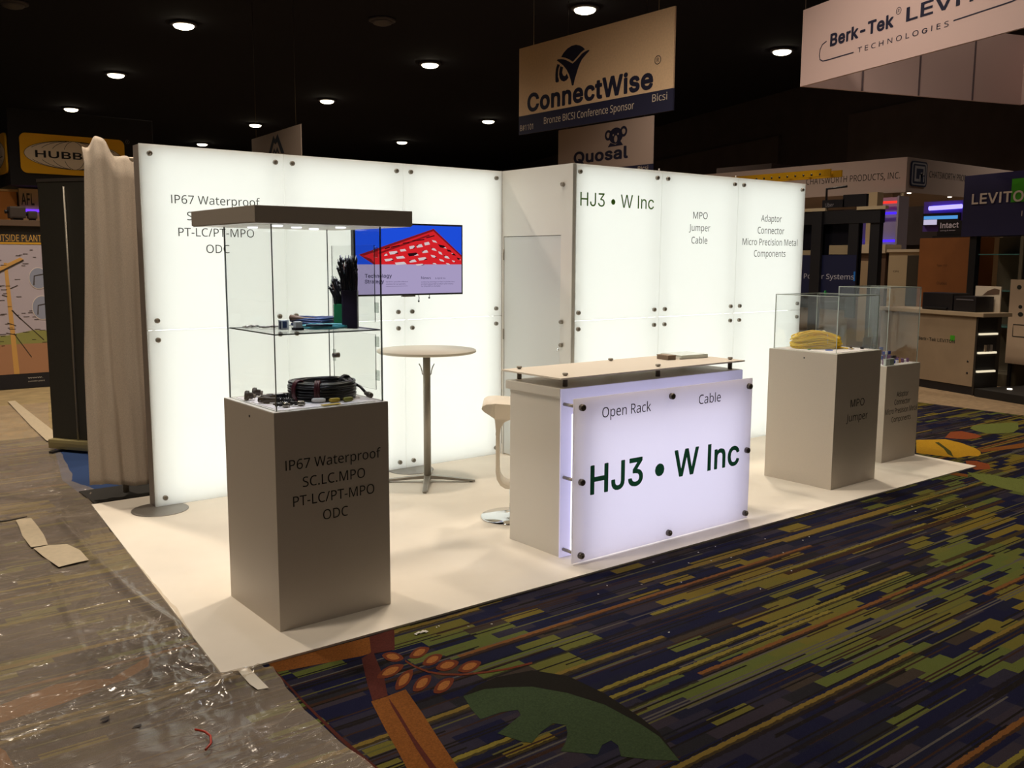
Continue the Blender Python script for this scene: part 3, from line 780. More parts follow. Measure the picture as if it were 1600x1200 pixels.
B 479 55,-29 246,-30 306,-25 356,-9 391,13 400,21 426,53 441,91 447,141 429,216 384,266 382,271 409,301 415,311 427,371 423,416 404,461 379,491 341,518 296,533 241,539 56,538 41,531 33,521 30,506 30,1 32,-9 38,-19 46,-26|156,88 156,201 246,201 291,191 316,166 325,136 321,118 311,104 291,93 241,87|156,315 156,422 236,422 271,418 291,408 302,391 305,371 298,346 276,324 236,315
C 533 262,-36 351,-23 421,15 475,79 503,159 501,169 496,179 481,188 401,189 385,179 362,129 341,107 306,88 266,83 231,88 201,101 174,124 154,154 138,204 133,254 138,309 154,354 173,384 201,407 231,421 266,426 306,420 339,404 361,382 382,334 391,324 401,319 481,320 495,329 501,339 501,358 473,434 421,494 351,531 266,545 196,536 141,512 131,506 81,464 43,404 20,339 10,254 20,169 43,104 82,44 131,3 141,-3 196,-27
H 540 55,-29 131,-29 142,-24 151,-14 155,1 155,201 161,202 361,202 362,1 366,-14 376,-25 391,-29 461,-29 471,-26 481,-17 487,1 487,506 484,521 476,532 461,538 391,538 376,534 366,523 363,511 362,321 356,319 156,319 154,511 151,523 141,534 126,539 56,538 46,535 36,526 31,516 30,506 30,1 32,-9 38,-19 46,-26
I 250 60,-29 188,-29 188,539 60,539
L 416 55,-29 361,-30 371,-28 381,-22 387,-14 390,-4 390,61 384,76 371,85 156,88 154,511 152,521 146,530 131,538 51,537 36,526 31,511 30,1 32,-9 38,-19 46,-26
N 546 55,-29 131,-29 146,-21 153,-9 154,306 156,309 366,-21 376,-27 386,-29 461,-30 476,-27 486,-19 491,-9 493,1 493,506 490,521 481,532 466,538 396,538 381,532 372,521 369,506 369,211 366,202 156,531 141,538 61,539 46,535 36,526 31,516 30,506 30,1 32,-9 38,-19 46,-26
O 556 262,-36 341,-26 401,1 451,43 491,103 514,169 523,254 514,339 491,405 452,464 396,511 336,537 266,545 196,536 141,512 131,506 82,464 43,404 20,339 10,254 21,167 43,104 83,44 131,3 141,-3 196,-27|261,84 231,88 201,101 171,128 151,159 138,199 133,254 138,309 151,349 173,384 203,409 231,421 266,426 301,421 331,409 361,384 381,352 396,309 400,254 395,199 382,159 361,125 331,100 306,89
Q 556 396,-77 476,-76 490,-67 496,-57 497,-42 493,-32 445,33 445,38 454,48 491,103 515,173 523,253 514,338 492,403 486,413 451,465 401,508 331,538 266,545 196,536 131,506 82,463 45,408 20,338 11,258 21,168 43,103 80,48 136,-1 196,-27 261,-36 331,-29 346,-24 379,-67 386,-73|231,88 201,101 176,122 152,158 139,198 133,253 138,308 153,353 173,383 200,408 231,421 266,426 301,421 332,408 356,388 381,353 396,308 400,253 395,198 382,158 371,141 366,138 336,178 321,187 246,189 228,183 217,168 215,158 218,148 262,88 261,85 256,84
T 472 188,-29 263,-29 278,-21 286,-4 287,421 418,422 428,425 438,431 444,441 447,451 446,511 441,526 428,536 418,539 33,539 18,535 5,521 3,511 3,446 8,435 18,426 33,422 163,421 163,1 165,-9 171,-19 178,-25
U 540 254,-37 321,-31 381,-9 425,23 456,61 478,113 487,173 487,508 485,518 481,526 466,537 391,538 376,533 367,523 363,508 363,178 350,128 336,108 316,94 296,87 261,82 226,85 201,95 182,108 168,128 155,178 154,508 150,523 141,533 131,538 61,539 43,533 32,518 30,173 39,113 61,63 91,25 136,-8 196,-31
V 503 200,-29 282,-29 295,-24 304,-14 491,501 492,511 490,521 477,535 462,539 392,538 382,535 371,526 242,156 237,165 108,526 97,536 87,538 17,539 2,535 -11,521 -13,511 -11,496 176,-9 187,-24
W 709 151,-29 232,-29 247,-24 256,-14 342,298 347,288 429,-14 438,-24 452,-29 532,-29 542,-27 552,-20 559,-4 698,501 699,516 690,531 682,536 672,538 602,538 587,534 579,526 574,516 492,198 409,516 404,526 397,533 382,538 302,538 292,535 282,526 277,516 197,209 192,202 107,525 97,534 82,539 12,538 -4,531 -13,516 -12,501 126,-4 133,-19 142,-26
a 412 155,-38 221,-28 246,-14 251,-14 259,-23 271,-29 341,-29 356,-23 365,-8 367,252 351,327 346,337 306,382 246,408 191,413 121,402 58,367 16,307 12,297 12,287 15,277 26,266 96,245 106,245 116,249 141,281 161,294 196,301 226,294 240,282 244,262 241,259 121,240 66,220 22,182 14,167 0,107 6,67 25,27 81,-21|161,77 141,81 127,92 124,107 131,122 148,132 181,139 246,148 246,142 238,112 216,88 211,85 171,76
c 419 202,-37 270,-29 324,-2 365,39 390,90 393,103 388,118 375,129 310,146 300,146 290,143 280,134 268,108 255,92 235,81 205,76 185,79 165,89 137,128 126,188 135,243 166,288 185,297 205,300 235,296 250,288 265,273 281,243 290,236 300,233 310,233 375,250 384,258 390,268 392,278 389,288 365,338 325,378 270,405 205,413 150,406 105,387 60,349 27,298 11,248 4,188 11,128 27,78 60,27 105,-11 150,-30
e 427 207,-37 295,-23 355,17 391,78 394,88 392,103 385,113 375,119 310,135 300,135 285,126 265,96 245,82 210,77 165,88 160,92 150,101 138,118 134,138 375,140 390,146 398,158 401,193 384,293 340,362 275,402 205,414 145,405 100,384 58,348 27,298 10,248 4,188 11,128 27,78 60,27 105,-11 155,-31|140,251 136,253 138,258 165,289 180,297 205,300 230,297 245,289 271,253 265,251
i 190 49,-29 122,-28 136,-19 143,-4 143,381 141,391 134,401 117,408 47,408 32,400 24,386 24,-4 32,-21|72,416 82,413 92,414 132,432 140,441 155,481 153,496 137,531 127,539 87,553 72,551 37,536 28,526 12,486 14,471 32,436 42,428
k 404 48,-29 119,-29 131,-24 140,-14 144,1 144,126 149,133 154,131 269,-16 279,-25 294,-30 379,-29 394,-20 401,-4 401,6 397,16 243,211 242,216 383,361 389,376 387,391 379,402 364,408 284,409 272,406 264,401 144,280 143,511 141,521 134,531 119,538 44,537 29,526 24,511 23,1 25,-9 31,-19 39,-26
l 212 134,-31 164,-30 194,-24 207,-11 211,4 199,59 194,71 179,82 149,83 144,99 143,514 136,529 129,535 119,538 49,538 39,535 31,529 25,519 23,509 23,84 29,44 32,34 49,5 59,-5 94,-26
n 433 48,-29 119,-29 131,-24 140,-14 144,1 144,221 153,266 174,288 209,298 234,295 239,292 252,281 262,261 266,231 266,1 270,-14 284,-27 299,-30 364,-29 374,-24 383,-14 387,1 387,241 382,291 364,340 341,371 309,395 229,413 179,407 144,391 139,391 129,403 114,408 49,408 39,405 29,396 24,381 23,1 25,-9 31,-19 39,-26
o 438 202,-37 260,-31 270,-28 315,-9 355,26 386,73 404,123 411,188 404,253 386,303 355,350 310,387 265,406 205,413 150,406 105,387 60,349 27,298 11,248 4,188 11,128 27,78 60,27 105,-11 150,-30|195,78 180,81 165,89 137,128 126,188 137,248 165,287 185,297 210,300 235,295 250,287 278,248 289,188 278,128 250,89 230,79 210,76
r 282 48,-29 119,-29 131,-24 140,-14 144,1 144,231 152,266 174,288 209,296 249,293 259,297 268,306 273,321 272,386 267,401 254,411 214,415 179,410 139,393 129,403 119,408 49,408 34,401 26,391 23,376 23,1 25,-9 31,-19 39,-26
s 388 177,-37 267,-23 307,0 334,28 352,61 361,108 352,153 330,188 322,196 287,221 237,237 182,251 145,268 141,283 147,291 167,301 187,303 207,300 222,294 247,256 257,250 267,248 337,263 347,271 353,283 353,293 351,303 325,353 317,363 267,399 187,414 102,396 47,355 40,348 23,313 18,268 27,223 47,193 56,183 92,159 142,141 202,127 227,116 232,113 236,98 228,88 222,84 207,78 187,76 142,86 129,98 121,118 115,128 102,135 92,136 22,120 10,108 6,93 9,83 34,28 46,13 102,-25
t 250 163,-33 197,-32 222,-26 235,-18 242,-3 242,7 232,57 225,72 217,79 207,83 177,80 162,84 156,102 156,297 207,298 217,300 227,308 232,317 234,327 232,387 227,398 212,407 157,410 155,477 151,487 142,496 127,501 62,500 47,494 37,480 35,412 32,409 -3,407 -13,401 -21,392 -23,382 -23,322 -18,310 -8,301 2,298 32,297 35,292 35,92 43,47 47,37 67,6 77,-4 117,-26
u 433 178,-34 229,-29 269,-10 281,-24 294,-29 359,-29 374,-24 384,-12 387,1 386,381 381,396 369,406 359,408 294,408 279,403 269,391 266,376 266,156 254,109 234,89 199,80 174,85 159,96 147,116 144,146 143,381 139,395 129,404 119,408 54,409 39,405 26,391 23,376 24,136 28,91 41,51 67,11 99,-14
'''}

# ---------------------------------------------------------------- shared materials
M_LAM = mat('warm_grey_laminate', '#cdc3b6', rough=0.40, grain=0.04, gscale=300)
M_LAMW = mat('pale_laminate', '#dcd8d0', rough=0.4)
M_WHITE = mat('white_enamel', '#e4e3de', rough=0.35)
M_STEEL = mat('brushed_steel', '#9a948a', rough=0.4, metal=0.55)
M_DKSTEEL = mat('dark_steel', '#6b645c', rough=0.4, metal=0.55)
M_CHROME = mat('chrome', '#d8d8d8', rough=0.06, metal=1.0)
M_BLACK = mat('black_plastic', '#15141a', rough=0.4)
M_INK = mat('black_vinyl_letters', '#26251f', rough=0.6)
M_INKW = frosted_mat('grey_vinyl_letters', '#4c4b44', 0.6, 0.0)
M_GREEN = mat('green_vinyl_letters', '#4f8a1e', rough=0.6)
M_DKGREEN = frosted_mat('dark_green_letters', '#1d4a2c', 0.6, 0.0)
M_OPAL = frosted_mat('opal_wall_acrylic', '#f4f5f3', 0.62)
M_OPAL_DESK = frosted_mat('opal_desk_acrylic', '#f6f4f8', 0.72, 0.03)
M_LED = glow_mat('wall_led_sheet', '#fdfff9', WALL_GLOW)
M_DESKLED = glow_mat('desk_led_sheet', '#efedff', DESK_GLOW)
M_FRAME = mat('grey_frame_paint', '#8b8078', rough=0.5)
M_CLEAR = clear_mat('clear_acrylic', (0.985, 0.99, 0.985, 1))
M_EDGE = mat('acrylic_cut_edge', '#5b625f', rough=0.2)
M_EDGEW = mat('acrylic_bright_edge', '#b9c2bd', rough=0.2)
M_HINGE = clear_mat('acrylic_hinge', (0.80, 0.83, 0.81, 1), 0.10)
M_LINER = mat('white_liner', '#eceaf0', rough=0.6)
M_PUCK = glow_mat('cap_led', '#f4f4ff', 2.5)
M_PALEGLOW = mat('matte_white', '#e9e8e6', rough=0.7)

# ---------------------------------------------------------------- hall floor (with woven motifs), booth carpet
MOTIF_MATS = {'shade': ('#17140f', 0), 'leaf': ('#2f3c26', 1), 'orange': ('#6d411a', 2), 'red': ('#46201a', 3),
              'sprig': ('#5a2a18', 4), 'vein': ('#86552a', 5), 'yellow': ('#a87f1e', 6), 'vein2': ('#3f3d18', 7),
              'olive': ('#5c6330', 8), 'rust': ('#7a3d20', 9)}
MOTIFS = [
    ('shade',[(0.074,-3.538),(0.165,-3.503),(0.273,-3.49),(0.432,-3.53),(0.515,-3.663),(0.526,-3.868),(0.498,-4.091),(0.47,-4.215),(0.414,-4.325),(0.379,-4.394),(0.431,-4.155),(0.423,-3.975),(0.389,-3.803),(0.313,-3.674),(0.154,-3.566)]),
    ('leaf',[(0.068,-3.547),(0.168,-3.548),(0.247,-3.588),(0.334,-3.648),(0.411,-3.779),(0.459,-3.938),(0.459,-4.129),(0.446,-4.237),(0.379,-4.394),(0.303,-4.325),(0.24,-4.249),(0.284,-4.191),(0.289,-4.15),(0.242,-4.153),(0.185,-4.19),(0.097,-4.095),(0.155,-4.057),(0.199,-4.017),(0.235,-3.967),(0.208,-3.928),(0.133,-3.948),(0.053,-3.989),(0.032,-3.961),(-0.003,-3.86),(0.078,-3.833),(0.152,-3.804),(0.168,-3.765),(0.103,-3.741),(0.011,-3.738),(0.029,-3.657)]),
    ('orange',[(-0.241,-3.362),(-0.308,-3.582),(-0.352,-3.741),(-0.397,-3.893),(-0.527,-4.31),(-0.38,-4.425),(-0.259,-4.0),(-0.192,-3.759),(-0.133,-3.557),(-0.08,-3.356),(-0.187,-3.363)]),
    ('red',[(-0.17,-3.369),(-0.199,-3.493),(-0.253,-3.683),(-0.284,-3.816),(-0.317,-3.965),(-0.337,-3.949),(-0.292,-3.766),(-0.243,-3.602),(-0.199,-3.447)]),
    ('red',[(0.067,-2.807),(0.203,-2.8),(0.085,-3.0),(-0.008,-2.978),(-0.095,-3.213),(-0.165,-3.36),(-0.234,-3.361),(-0.178,-3.222),(-0.076,-2.992),(-0.011,-2.96)]),
    ('orange',[(-0.415,-2.795),(-0.417,-2.895),(-0.063,-2.969),(-0.002,-2.967),(0.067,-2.807)]),
    ('red',[(-0.423,-2.844),(-0.418,-2.879),(-0.447,-3.229),(-0.462,-3.544),(-0.462,-3.792),(-0.458,-3.989),(-0.482,-3.97),(-0.482,-3.776),(-0.476,-3.521),(-0.456,-3.215)]),
    ('sprig',[(0.068,-3.103),(0.059,-3.109),(0.043,-3.114),(0.025,-3.112),(0.011,-3.1),(0.003,-3.08),(0.002,-3.054),(0.005,-3.031),(0.009,-3.018),(0.018,-3.011),(0.034,-3.006),(0.052,-3.008),(0.066,-3.02),(0.074,-3.041),(0.076,-3.067),(0.072,-3.09)]),
    ('vein',[(0.056,-3.087),(0.051,-3.091),(0.041,-3.094),(0.03,-3.092),(0.021,-3.085),(0.016,-3.072),(0.015,-3.057),(0.018,-3.042),(0.02,-3.034),(0.026,-3.03),(0.036,-3.027),(0.047,-3.028),(0.056,-3.035),(0.061,-3.048),(0.061,-3.064),(0.059,-3.079)]),
    ('sprig',[(0.215,-3.078),(0.206,-3.09),(0.186,-3.108),(0.161,-3.126),(0.135,-3.136),(0.114,-3.136),(0.1,-3.128),(0.093,-3.116),(0.093,-3.107),(0.101,-3.096),(0.12,-3.077),(0.145,-3.059),(0.171,-3.048),(0.193,-3.047),(0.207,-3.056),(0.214,-3.068)]),
    ('vein',[(0.191,-3.083),(0.185,-3.091),(0.173,-3.102),(0.158,-3.113),(0.142,-3.12),(0.129,-3.12),(0.12,-3.115),(0.116,-3.107),(0.115,-3.101),(0.121,-3.094),(0.133,-3.083),(0.148,-3.072),(0.164,-3.065),(0.177,-3.065),(0.186,-3.07),(0.191,-3.078)]),
    ('sprig',[(0.218,-3.177),(0.209,-3.188),(0.19,-3.206),(0.165,-3.222),(0.141,-3.231),(0.12,-3.232),(0.106,-3.224),(0.099,-3.212),(0.098,-3.203),(0.107,-3.192),(0.126,-3.174),(0.15,-3.157),(0.175,-3.147),(0.197,-3.147),(0.211,-3.155),(0.218,-3.167)]),
    ('vein',[(0.195,-3.182),(0.19,-3.188),(0.178,-3.2),(0.162,-3.21),(0.147,-3.216),(0.134,-3.216),(0.125,-3.211),(0.121,-3.203),(0.121,-3.198),(0.126,-3.191),(0.138,-3.18),(0.153,-3.17),(0.169,-3.164),(0.182,-3.163),(0.191,-3.168),(0.195,-3.176)]),
    ('sprig',[(0.234,-3.279),(0.224,-3.29),(0.203,-3.305),(0.178,-3.316),(0.154,-3.319),(0.135,-3.312),(0.124,-3.297),(0.12,-3.281),(0.122,-3.27),(0.131,-3.259),(0.152,-3.244),(0.177,-3.232),(0.201,-3.229),(0.22,-3.236),(0.232,-3.251),(0.235,-3.268)]),
    ('vein',[(0.212,-3.277),(0.206,-3.284),(0.193,-3.293),(0.177,-3.3),(0.163,-3.302),(0.151,-3.298),(0.144,-3.289),(0.142,-3.278),(0.143,-3.271),(0.149,-3.265),(0.161,-3.256),(0.177,-3.248),(0.192,-3.246),(0.204,-3.251),(0.211,-3.26),(0.213,-3.271)]),
    ('sprig',[(0.309,-3.338),(0.299,-3.349),(0.277,-3.366),(0.25,-3.379),(0.223,-3.385),(0.202,-3.382),(0.188,-3.37),(0.182,-3.355),(0.182,-3.345),(0.192,-3.335),(0.214,-3.318),(0.241,-3.304),(0.268,-3.297),(0.29,-3.301),(0.304,-3.313),(0.31,-3.328)]),
    ('vein',[(0.285,-3.34),(0.279,-3.346),(0.265,-3.357),(0.248,-3.365),(0.232,-3.369),(0.218,-3.367),(0.209,-3.36),(0.206,-3.35),(0.206,-3.344),(0.212,-3.337),(0.226,-3.327),(0.242,-3.318),(0.259,-3.314),(0.273,-3.317),(0.282,-3.324),(0.285,-3.333)]),
    ('sprig',[(0.033,-3.159),(0.023,-3.172),(0.001,-3.192),(-0.029,-3.21),(-0.059,-3.222),(-0.086,-3.223),(-0.105,-3.215),(-0.116,-3.203),(-0.118,-3.194),(-0.109,-3.182),(-0.087,-3.163),(-0.058,-3.143),(-0.027,-3.131),(0.001,-3.13),(0.021,-3.137),(0.031,-3.15)]),
    ('vein',[(0.004,-3.166),(-0.002,-3.174),(-0.016,-3.186),(-0.034,-3.198),(-0.053,-3.205),(-0.07,-3.206),(-0.082,-3.201),(-0.089,-3.193),(-0.09,-3.188),(-0.084,-3.18),(-0.07,-3.168),(-0.052,-3.156),(-0.033,-3.149),(-0.016,-3.148),(-0.004,-3.153),(0.003,-3.16)]),
    ('sprig',[(0.039,-3.22),(0.031,-3.234),(0.013,-3.262),(-0.014,-3.293),(-0.043,-3.319),(-0.072,-3.336),(-0.095,-3.343),(-0.11,-3.341),(-0.114,-3.336),(-0.108,-3.322),(-0.091,-3.296),(-0.066,-3.266),(-0.036,-3.239),(-0.007,-3.22),(0.018,-3.213),(0.033,-3.215)]),
    ('vein',[(0.008,-3.243),(0.004,-3.251),(-0.007,-3.268),(-0.024,-3.287),(-0.042,-3.304),(-0.06,-3.315),(-0.074,-3.319),(-0.083,-3.318),(-0.086,-3.315),(-0.082,-3.306),(-0.072,-3.29),(-0.056,-3.271),(-0.037,-3.254),(-0.019,-3.243),(-0.004,-3.238),(0.005,-3.239)]),
    ('sprig',[(0.069,-3.315),(0.061,-3.329),(0.043,-3.352),(0.018,-3.376),(-0.009,-3.394),(-0.033,-3.403),(-0.052,-3.402),(-0.063,-3.394),(-0.065,-3.387),(-0.058,-3.374),(-0.041,-3.352),(-0.016,-3.328),(0.011,-3.309),(0.036,-3.299),(0.055,-3.3),(0.066,-3.308)]),
    ('vein',[(0.043,-3.329),(0.038,-3.337),(0.027,-3.352),(0.011,-3.367),(-0.005,-3.378),(-0.02,-3.384),(-0.032,-3.383),(-0.039,-3.378),(-0.041,-3.374),(-0.036,-3.366),(-0.025,-3.352),(-0.01,-3.337),(0.007,-3.325),(0.022,-3.32),(0.034,-3.32),(0.041,-3.325)]),
    ('sprig',[(0.128,-3.395),(0.119,-3.408),(0.099,-3.429),(0.072,-3.451),(0.045,-3.466),(0.021,-3.471),(0.003,-3.468),(-0.007,-3.458),(-0.009,-3.451),(-0.001,-3.438),(0.018,-3.417),(0.043,-3.396),(0.071,-3.38),(0.096,-3.374),(0.115,-3.377),(0.126,-3.387)]),
    ('vein',[(0.101,-3.406),(0.096,-3.414),(0.083,-3.427),(0.067,-3.44),(0.05,-3.45),(0.035,-3.453),(0.024,-3.451),(0.017,-3.445),(0.016,-3.44),(0.021,-3.433),(0.033,-3.42),(0.049,-3.406),(0.066,-3.397),(0.082,-3.393),(0.093,-3.395),(0.1,-3.401)]),
    ('sprig',[(0.064,-3.121),(0.067,-3.198),(0.085,-3.273),(0.119,-3.329),(0.181,-3.38),(0.264,-3.418),(0.365,-3.452),(0.483,-3.469),(0.471,-3.484),(0.354,-3.467),(0.254,-3.433),(0.171,-3.394),(0.109,-3.344),(0.075,-3.289),(0.057,-3.214),(0.054,-3.137)]),
    ('yellow',[(6.598,-1.871),(6.749,-1.962),(6.861,-2.023),(6.798,-2.207),(6.643,-2.422),(6.522,-2.52),(6.425,-2.569),(6.315,-2.598),(6.256,-2.541),(6.098,-2.519),(6.047,-2.343),(6.007,-2.192)]),
    ('vein2',[(6.616,-2.047),(6.662,-2.059),(6.338,-2.339),(6.102,-2.484),(6.186,-2.388),(6.388,-2.25)]),
    ('olive',[(7.645,-1.883),(7.825,-1.828),(7.98,-1.832),(8.292,-1.953),(8.42,-2.02),(8.028,-2.198),(7.765,-2.261),(7.58,-2.198),(7.489,-2.13),(7.545,-1.992)]),
    ('olive',[(5.611,-2.841),(5.616,-2.912),(5.673,-3.022),(5.648,-3.133),(5.724,-3.238),(5.752,-3.37),(5.255,-3.574),(5.246,-3.443),(5.268,-3.302),(5.324,-3.137),(5.447,-2.98)]),
    ('rust',[(6.931,-1.98),(7.295,-1.856),(7.422,-1.9),(7.378,-2.072),(7.305,-2.165),(7.139,-2.185),(7.019,-2.142),(6.94,-2.035)]),
    ('rust',[(6.032,-2.623),(6.105,-2.678),(6.061,-2.813),(5.876,-2.905),(5.754,-2.846),(5.836,-2.732)]),
    ('orange',[(6.556,-2.504),(6.613,-2.463),(7.28,-2.572),(7.686,-2.646),(7.407,-2.758),(7.055,-2.668),(6.516,-2.536)]),
    ('orange',[(5.414,-2.792),(5.516,-2.802),(5.531,-2.88),(5.443,-2.929),(5.41,-2.855)]),
    ('orange',[(-1.785,-2.544),(-1.383,-2.513),(-1.173,-2.452),(-1.075,-2.48),(-0.982,-2.536),(-0.915,-2.49),(-0.844,-2.442),(-0.789,-2.413),(-0.824,-2.509),(-0.941,-2.584),(-0.997,-2.588),(-1.191,-2.647),(-1.41,-2.67),(-1.8,-2.752)]),
    ('orange',[(-1.472,-2.775),(-1.433,-2.902),(-1.427,-3.149),(-1.556,-3.049)]),
]
fm = [hall_carpet_mat(), mat('taupe_carpet', '#8a7458', rough=0.95, grain=0.2, gscale=14),
      mat('dusty_concrete', '#8d7a55', rough=0.85, grain=0.22, gscale=5),
      mat('blue_carpet', '#10305e', rough=0.95, grain=0.1, gscale=80)]
for key, (hexc, _) in MOTIF_MATS.items():
    fm.append(mat('woven_' + key, hexc, rough=0.95, grain=0.25, gscale=160, spec=0.1))
f = MB()
F0 = (0, 0, FLOOR_Z)
f.poly([(-14, -16), (8.95, -16), (8.95, 70), (-14, 70)], F0, XP, YP, ZP, 0.0, 0)
f.poly([(8.95, -16), (50, -16), (50, 70), (8.95, 70)], F0, XP, YP, ZP, 0.0, 1)
f.poly([(-14, 3.35), (8.95, 3.35), (8.95, 70), (-14, 70)], (0, 0, FLOOR_Z + 0.0006), XP, YP, ZP, 0.0, 2)
f.poly([(-0.30, 0.30), (2.9, 0.30), (2.9, 3.3), (0.30, 3.3), (-0.02, 2.9), (-0.30, 1.3)], (0, 0, FLOOR_Z + 0.0012), XP, YP, ZP, 0.0, 3)
lift = {'shade': 1, 'leaf': 2, 'orange': 1, 'red': 2, 'sprig': 3, 'vein': 4, 'yellow': 2, 'vein2': 3, 'olive': 2, 'rust': 1}
for key, pts in MOTIFS:
    f.poly(pts, (0, 0, FLOOR_Z + 0.0005 * lift[key]), XP, YP, ZP, 0.0, 4 + MOTIF_MATS[key][1])
structure(f.build('floor', fm))

c = MB()
c.poly([(-0.616, -2.797), (5.862, -2.797), (5.90, -2.30), (6.06, 0.37), (-0.322, 0.369)], (0, 0, -0.0095), XP, YP, ZP, 0.0095, 0)
tag(c.build('booth_carpet', mat('white_carpet', '#efe8dc', rough=0.95, grain=0.04, gscale=2.2, spec=0.1, bump=0.3)),
    'white carpet laid under the whole backlit booth', 'carpet')

# ---------------------------------------------------------------- backlit walls
MID = 1.2165
TOP = 2.44


def standoff(mb, p, n, r=0.0175, l=0.022):
    p, n = Vector(p), Vector(n)
    mb.lathe(p, p + n * l, [(r * 0.9, 0), (r, 0.05), (r, 0.75), (r * 0.86, 1.0), (r * 0.45, 1.0), (r * 0.4, 0.88), (0, 0.88)], 20)


def light_wall(root, seams, yf, side_left=True):
    """Opal panels on stand-off bolts before a shallow LED box; yf = front plane."""
    x0, x1 = seams[0], seams[-1]
    b = MB()
    b.box(x0, x1, yf + 0.105, yf + 0.125, 0.0, TOP - 0.004)                # back board
    b.box(x0, x0 + 0.012, yf + 0.02, yf + 0.105, 0.0, TOP - 0.004)
    b.box(x1 - 0.012, x1, yf + 0.02, yf + 0.105, 0.0, TOP - 0.004)
    b.box(x0 + 0.012, x1 - 0.012, yf + 0.02, yf + 0.105, TOP - 0.018, TOP - 0.004)
    b.box(x0 + 0.012, x1 - 0.012, yf + 0.02, yf + 0.105, 0.0, 0.012)
    b.build('frame', M_FRAME, root)
    b = MB()
    b.box(x0 + 0.013, x1 - 0.013, yf + 0.098, yf + 0.103, 0.013, TOP - 0.02)
    b.build('led_sheet', M_LED, root)
    rails = []
    for s in seams:
        for d in (-0.065, 0.065):
            if x0 < s + d < x1:
                rails.append(s + d)
    for x in rails:
        b = MB()
        b.box(x - 0.008, x + 0.008, yf + 0.066, yf + 0.090, 0.012, TOP - 0.02)
        b.build('bolt_rail', M_PALEGLOW, root)
    for a, c in zip(seams, seams[1:]):
        for z0, z1 in ((0.006, MID - 0.0015), (MID + 0.0015, TOP)):
            b = MB()
            b.box(a + (0.0 if a == x0 else 0.0018), c - (0.0 if c == x1 else 0.0018), yf, yf + 0.008, z0, z1)
            b.build('acrylic_panel', M_OPAL, root)
    for x in rails:
        for z in (0.063, MID - 0.065, MID + 0.065, 2.379):
            b = MB()
            standoff(b, (x, yf, z), (0, -1, 0))
            b.cyl((x, yf + 0.008, z), (x, yf + 0.066, z), 0.006, seg=12)
            b.build('standoff_bolt', M_STEEL, root)


def lines(rows, y, mtl, root, **kw):
    return lettering([(s, (x0, y, z), x1 - x0, cap) for s, x0, x1, z, cap in rows], FACE_FRONT, mtl, root, **kw)


lw = thing('lightbox_wall', 'long backlit white wall of three bays behind the tall glass showcase and round table', 'wall', (0, 0, 0))
light_wall(lw, [0.0, 1.006, 2.010, 2.988], 0.0)
lines([('IP67 Waterproof', 0.195, 0.819, 2.063, 0.056), ('SC.LC.MPO', 0.297, 0.708, 1.954, 0.056),
       ('PT-LC/PT-MPO', 0.234, 0.768, 1.846, 0.056), ('ODC', 0.420, 0.586, 1.735, 0.056)], 0.0, M_INKW, lw)
for bx, by, ang in ((0.01, -0.06, 0), (2.02, -0.05, 0)):
    b = MB()
    b.lathe((bx, by, 0.0), (bx, by, 0.006), [(0, 0), (0.185, 0), (0.185, 0.7), (0.18, 1), (0, 1)], 48)
    b.build('foot_plate', mat('foot_plate_steel', '#9a9690', rough=0.45, metal=0.6), lw)

rw = thing('lightbox_wall', 'backlit white wall on the right with green lettering, behind the reception counter', 'wall', (2.991, -0.897, 0))
light_wall(rw, [2.994, 3.995, 5.007, 6.030], -0.897)
lines([('HJ3 • W Inc', 3.070, 3.903, 2.120, 0.105)], -0.897, M_GREEN, rw, font='grotesk')
lines([('MPO', 4.400, 4.591, 2.059, 0.058), ('Jumper', 4.351, 4.632, 1.953, 0.058), ('Cable', 4.386, 4.598, 1.844, 0.058),
       ('Adaptor', 5.353, 5.667, 2.061, 0.060), ('Connector', 5.308, 5.715, 1.949, 0.061),
       ('Micro Precision Metal', 5.090, 5.935, 1.841, 0.060), ('Components', 5.265, 5.751, 1.735, 0.060)], -0.897, M_INKW, rw)
for px, z in ((3.995, TOP), (5.007, TOP)):
    b = MB()
    b.cyl((px, -0.86, z - 0.005), (px, -0.86, z + 0.022), 0.006, seg=10)
    b.build('hook_pin', M_WHITE, rw)

ret = thing('return_wall', 'plain white storage wall with a flush door, joining the two backlit walls', 'wall', (2.991, -0.45, 0))
b = MB()
b.box(2.992, 3.030, -0.872, -0.762, 0, TOP)
b.box(2.992, 3.030, -0.022, 0.001, 0, TOP)
b.box(2.992, 3.030, -0.762, -0.022, 1.893, TOP)
b.box(2.992, 3.030, -0.895, -0.872, 0, TOP)
b.build('wall_panel', M_WHITE, ret)
d = MB()
d.box(2.996, 3.026, -0.757, -0.027, 0.012, 1.888)
door = d.build('door', mat('door_laminate', '#d8dbda', rough=0.3), ret)
b = MB()
b.cyl((2.990, -0.689 - 0.045, 0.977), (3.0, -0.689 - 0.045, 0.977), 0.014)
b.build('lock', M_CHROME, door)
for z in (0.35, 1.06, 1.74):
    b = MB()
    b.cyl((2.990, -0.0245, z - 0.045), (2.990, -0.0245, z + 0.045), 0.006, seg=10)
    b.build('hinge', M_STEEL, door)
for z in (2.285, 1.205, 1.02, 0.063):
    b = MB()
    standoff(b, (2.992, -0.785, z), (-1, 0, 0))
    b.build('standoff_bolt', M_STEEL, ret)

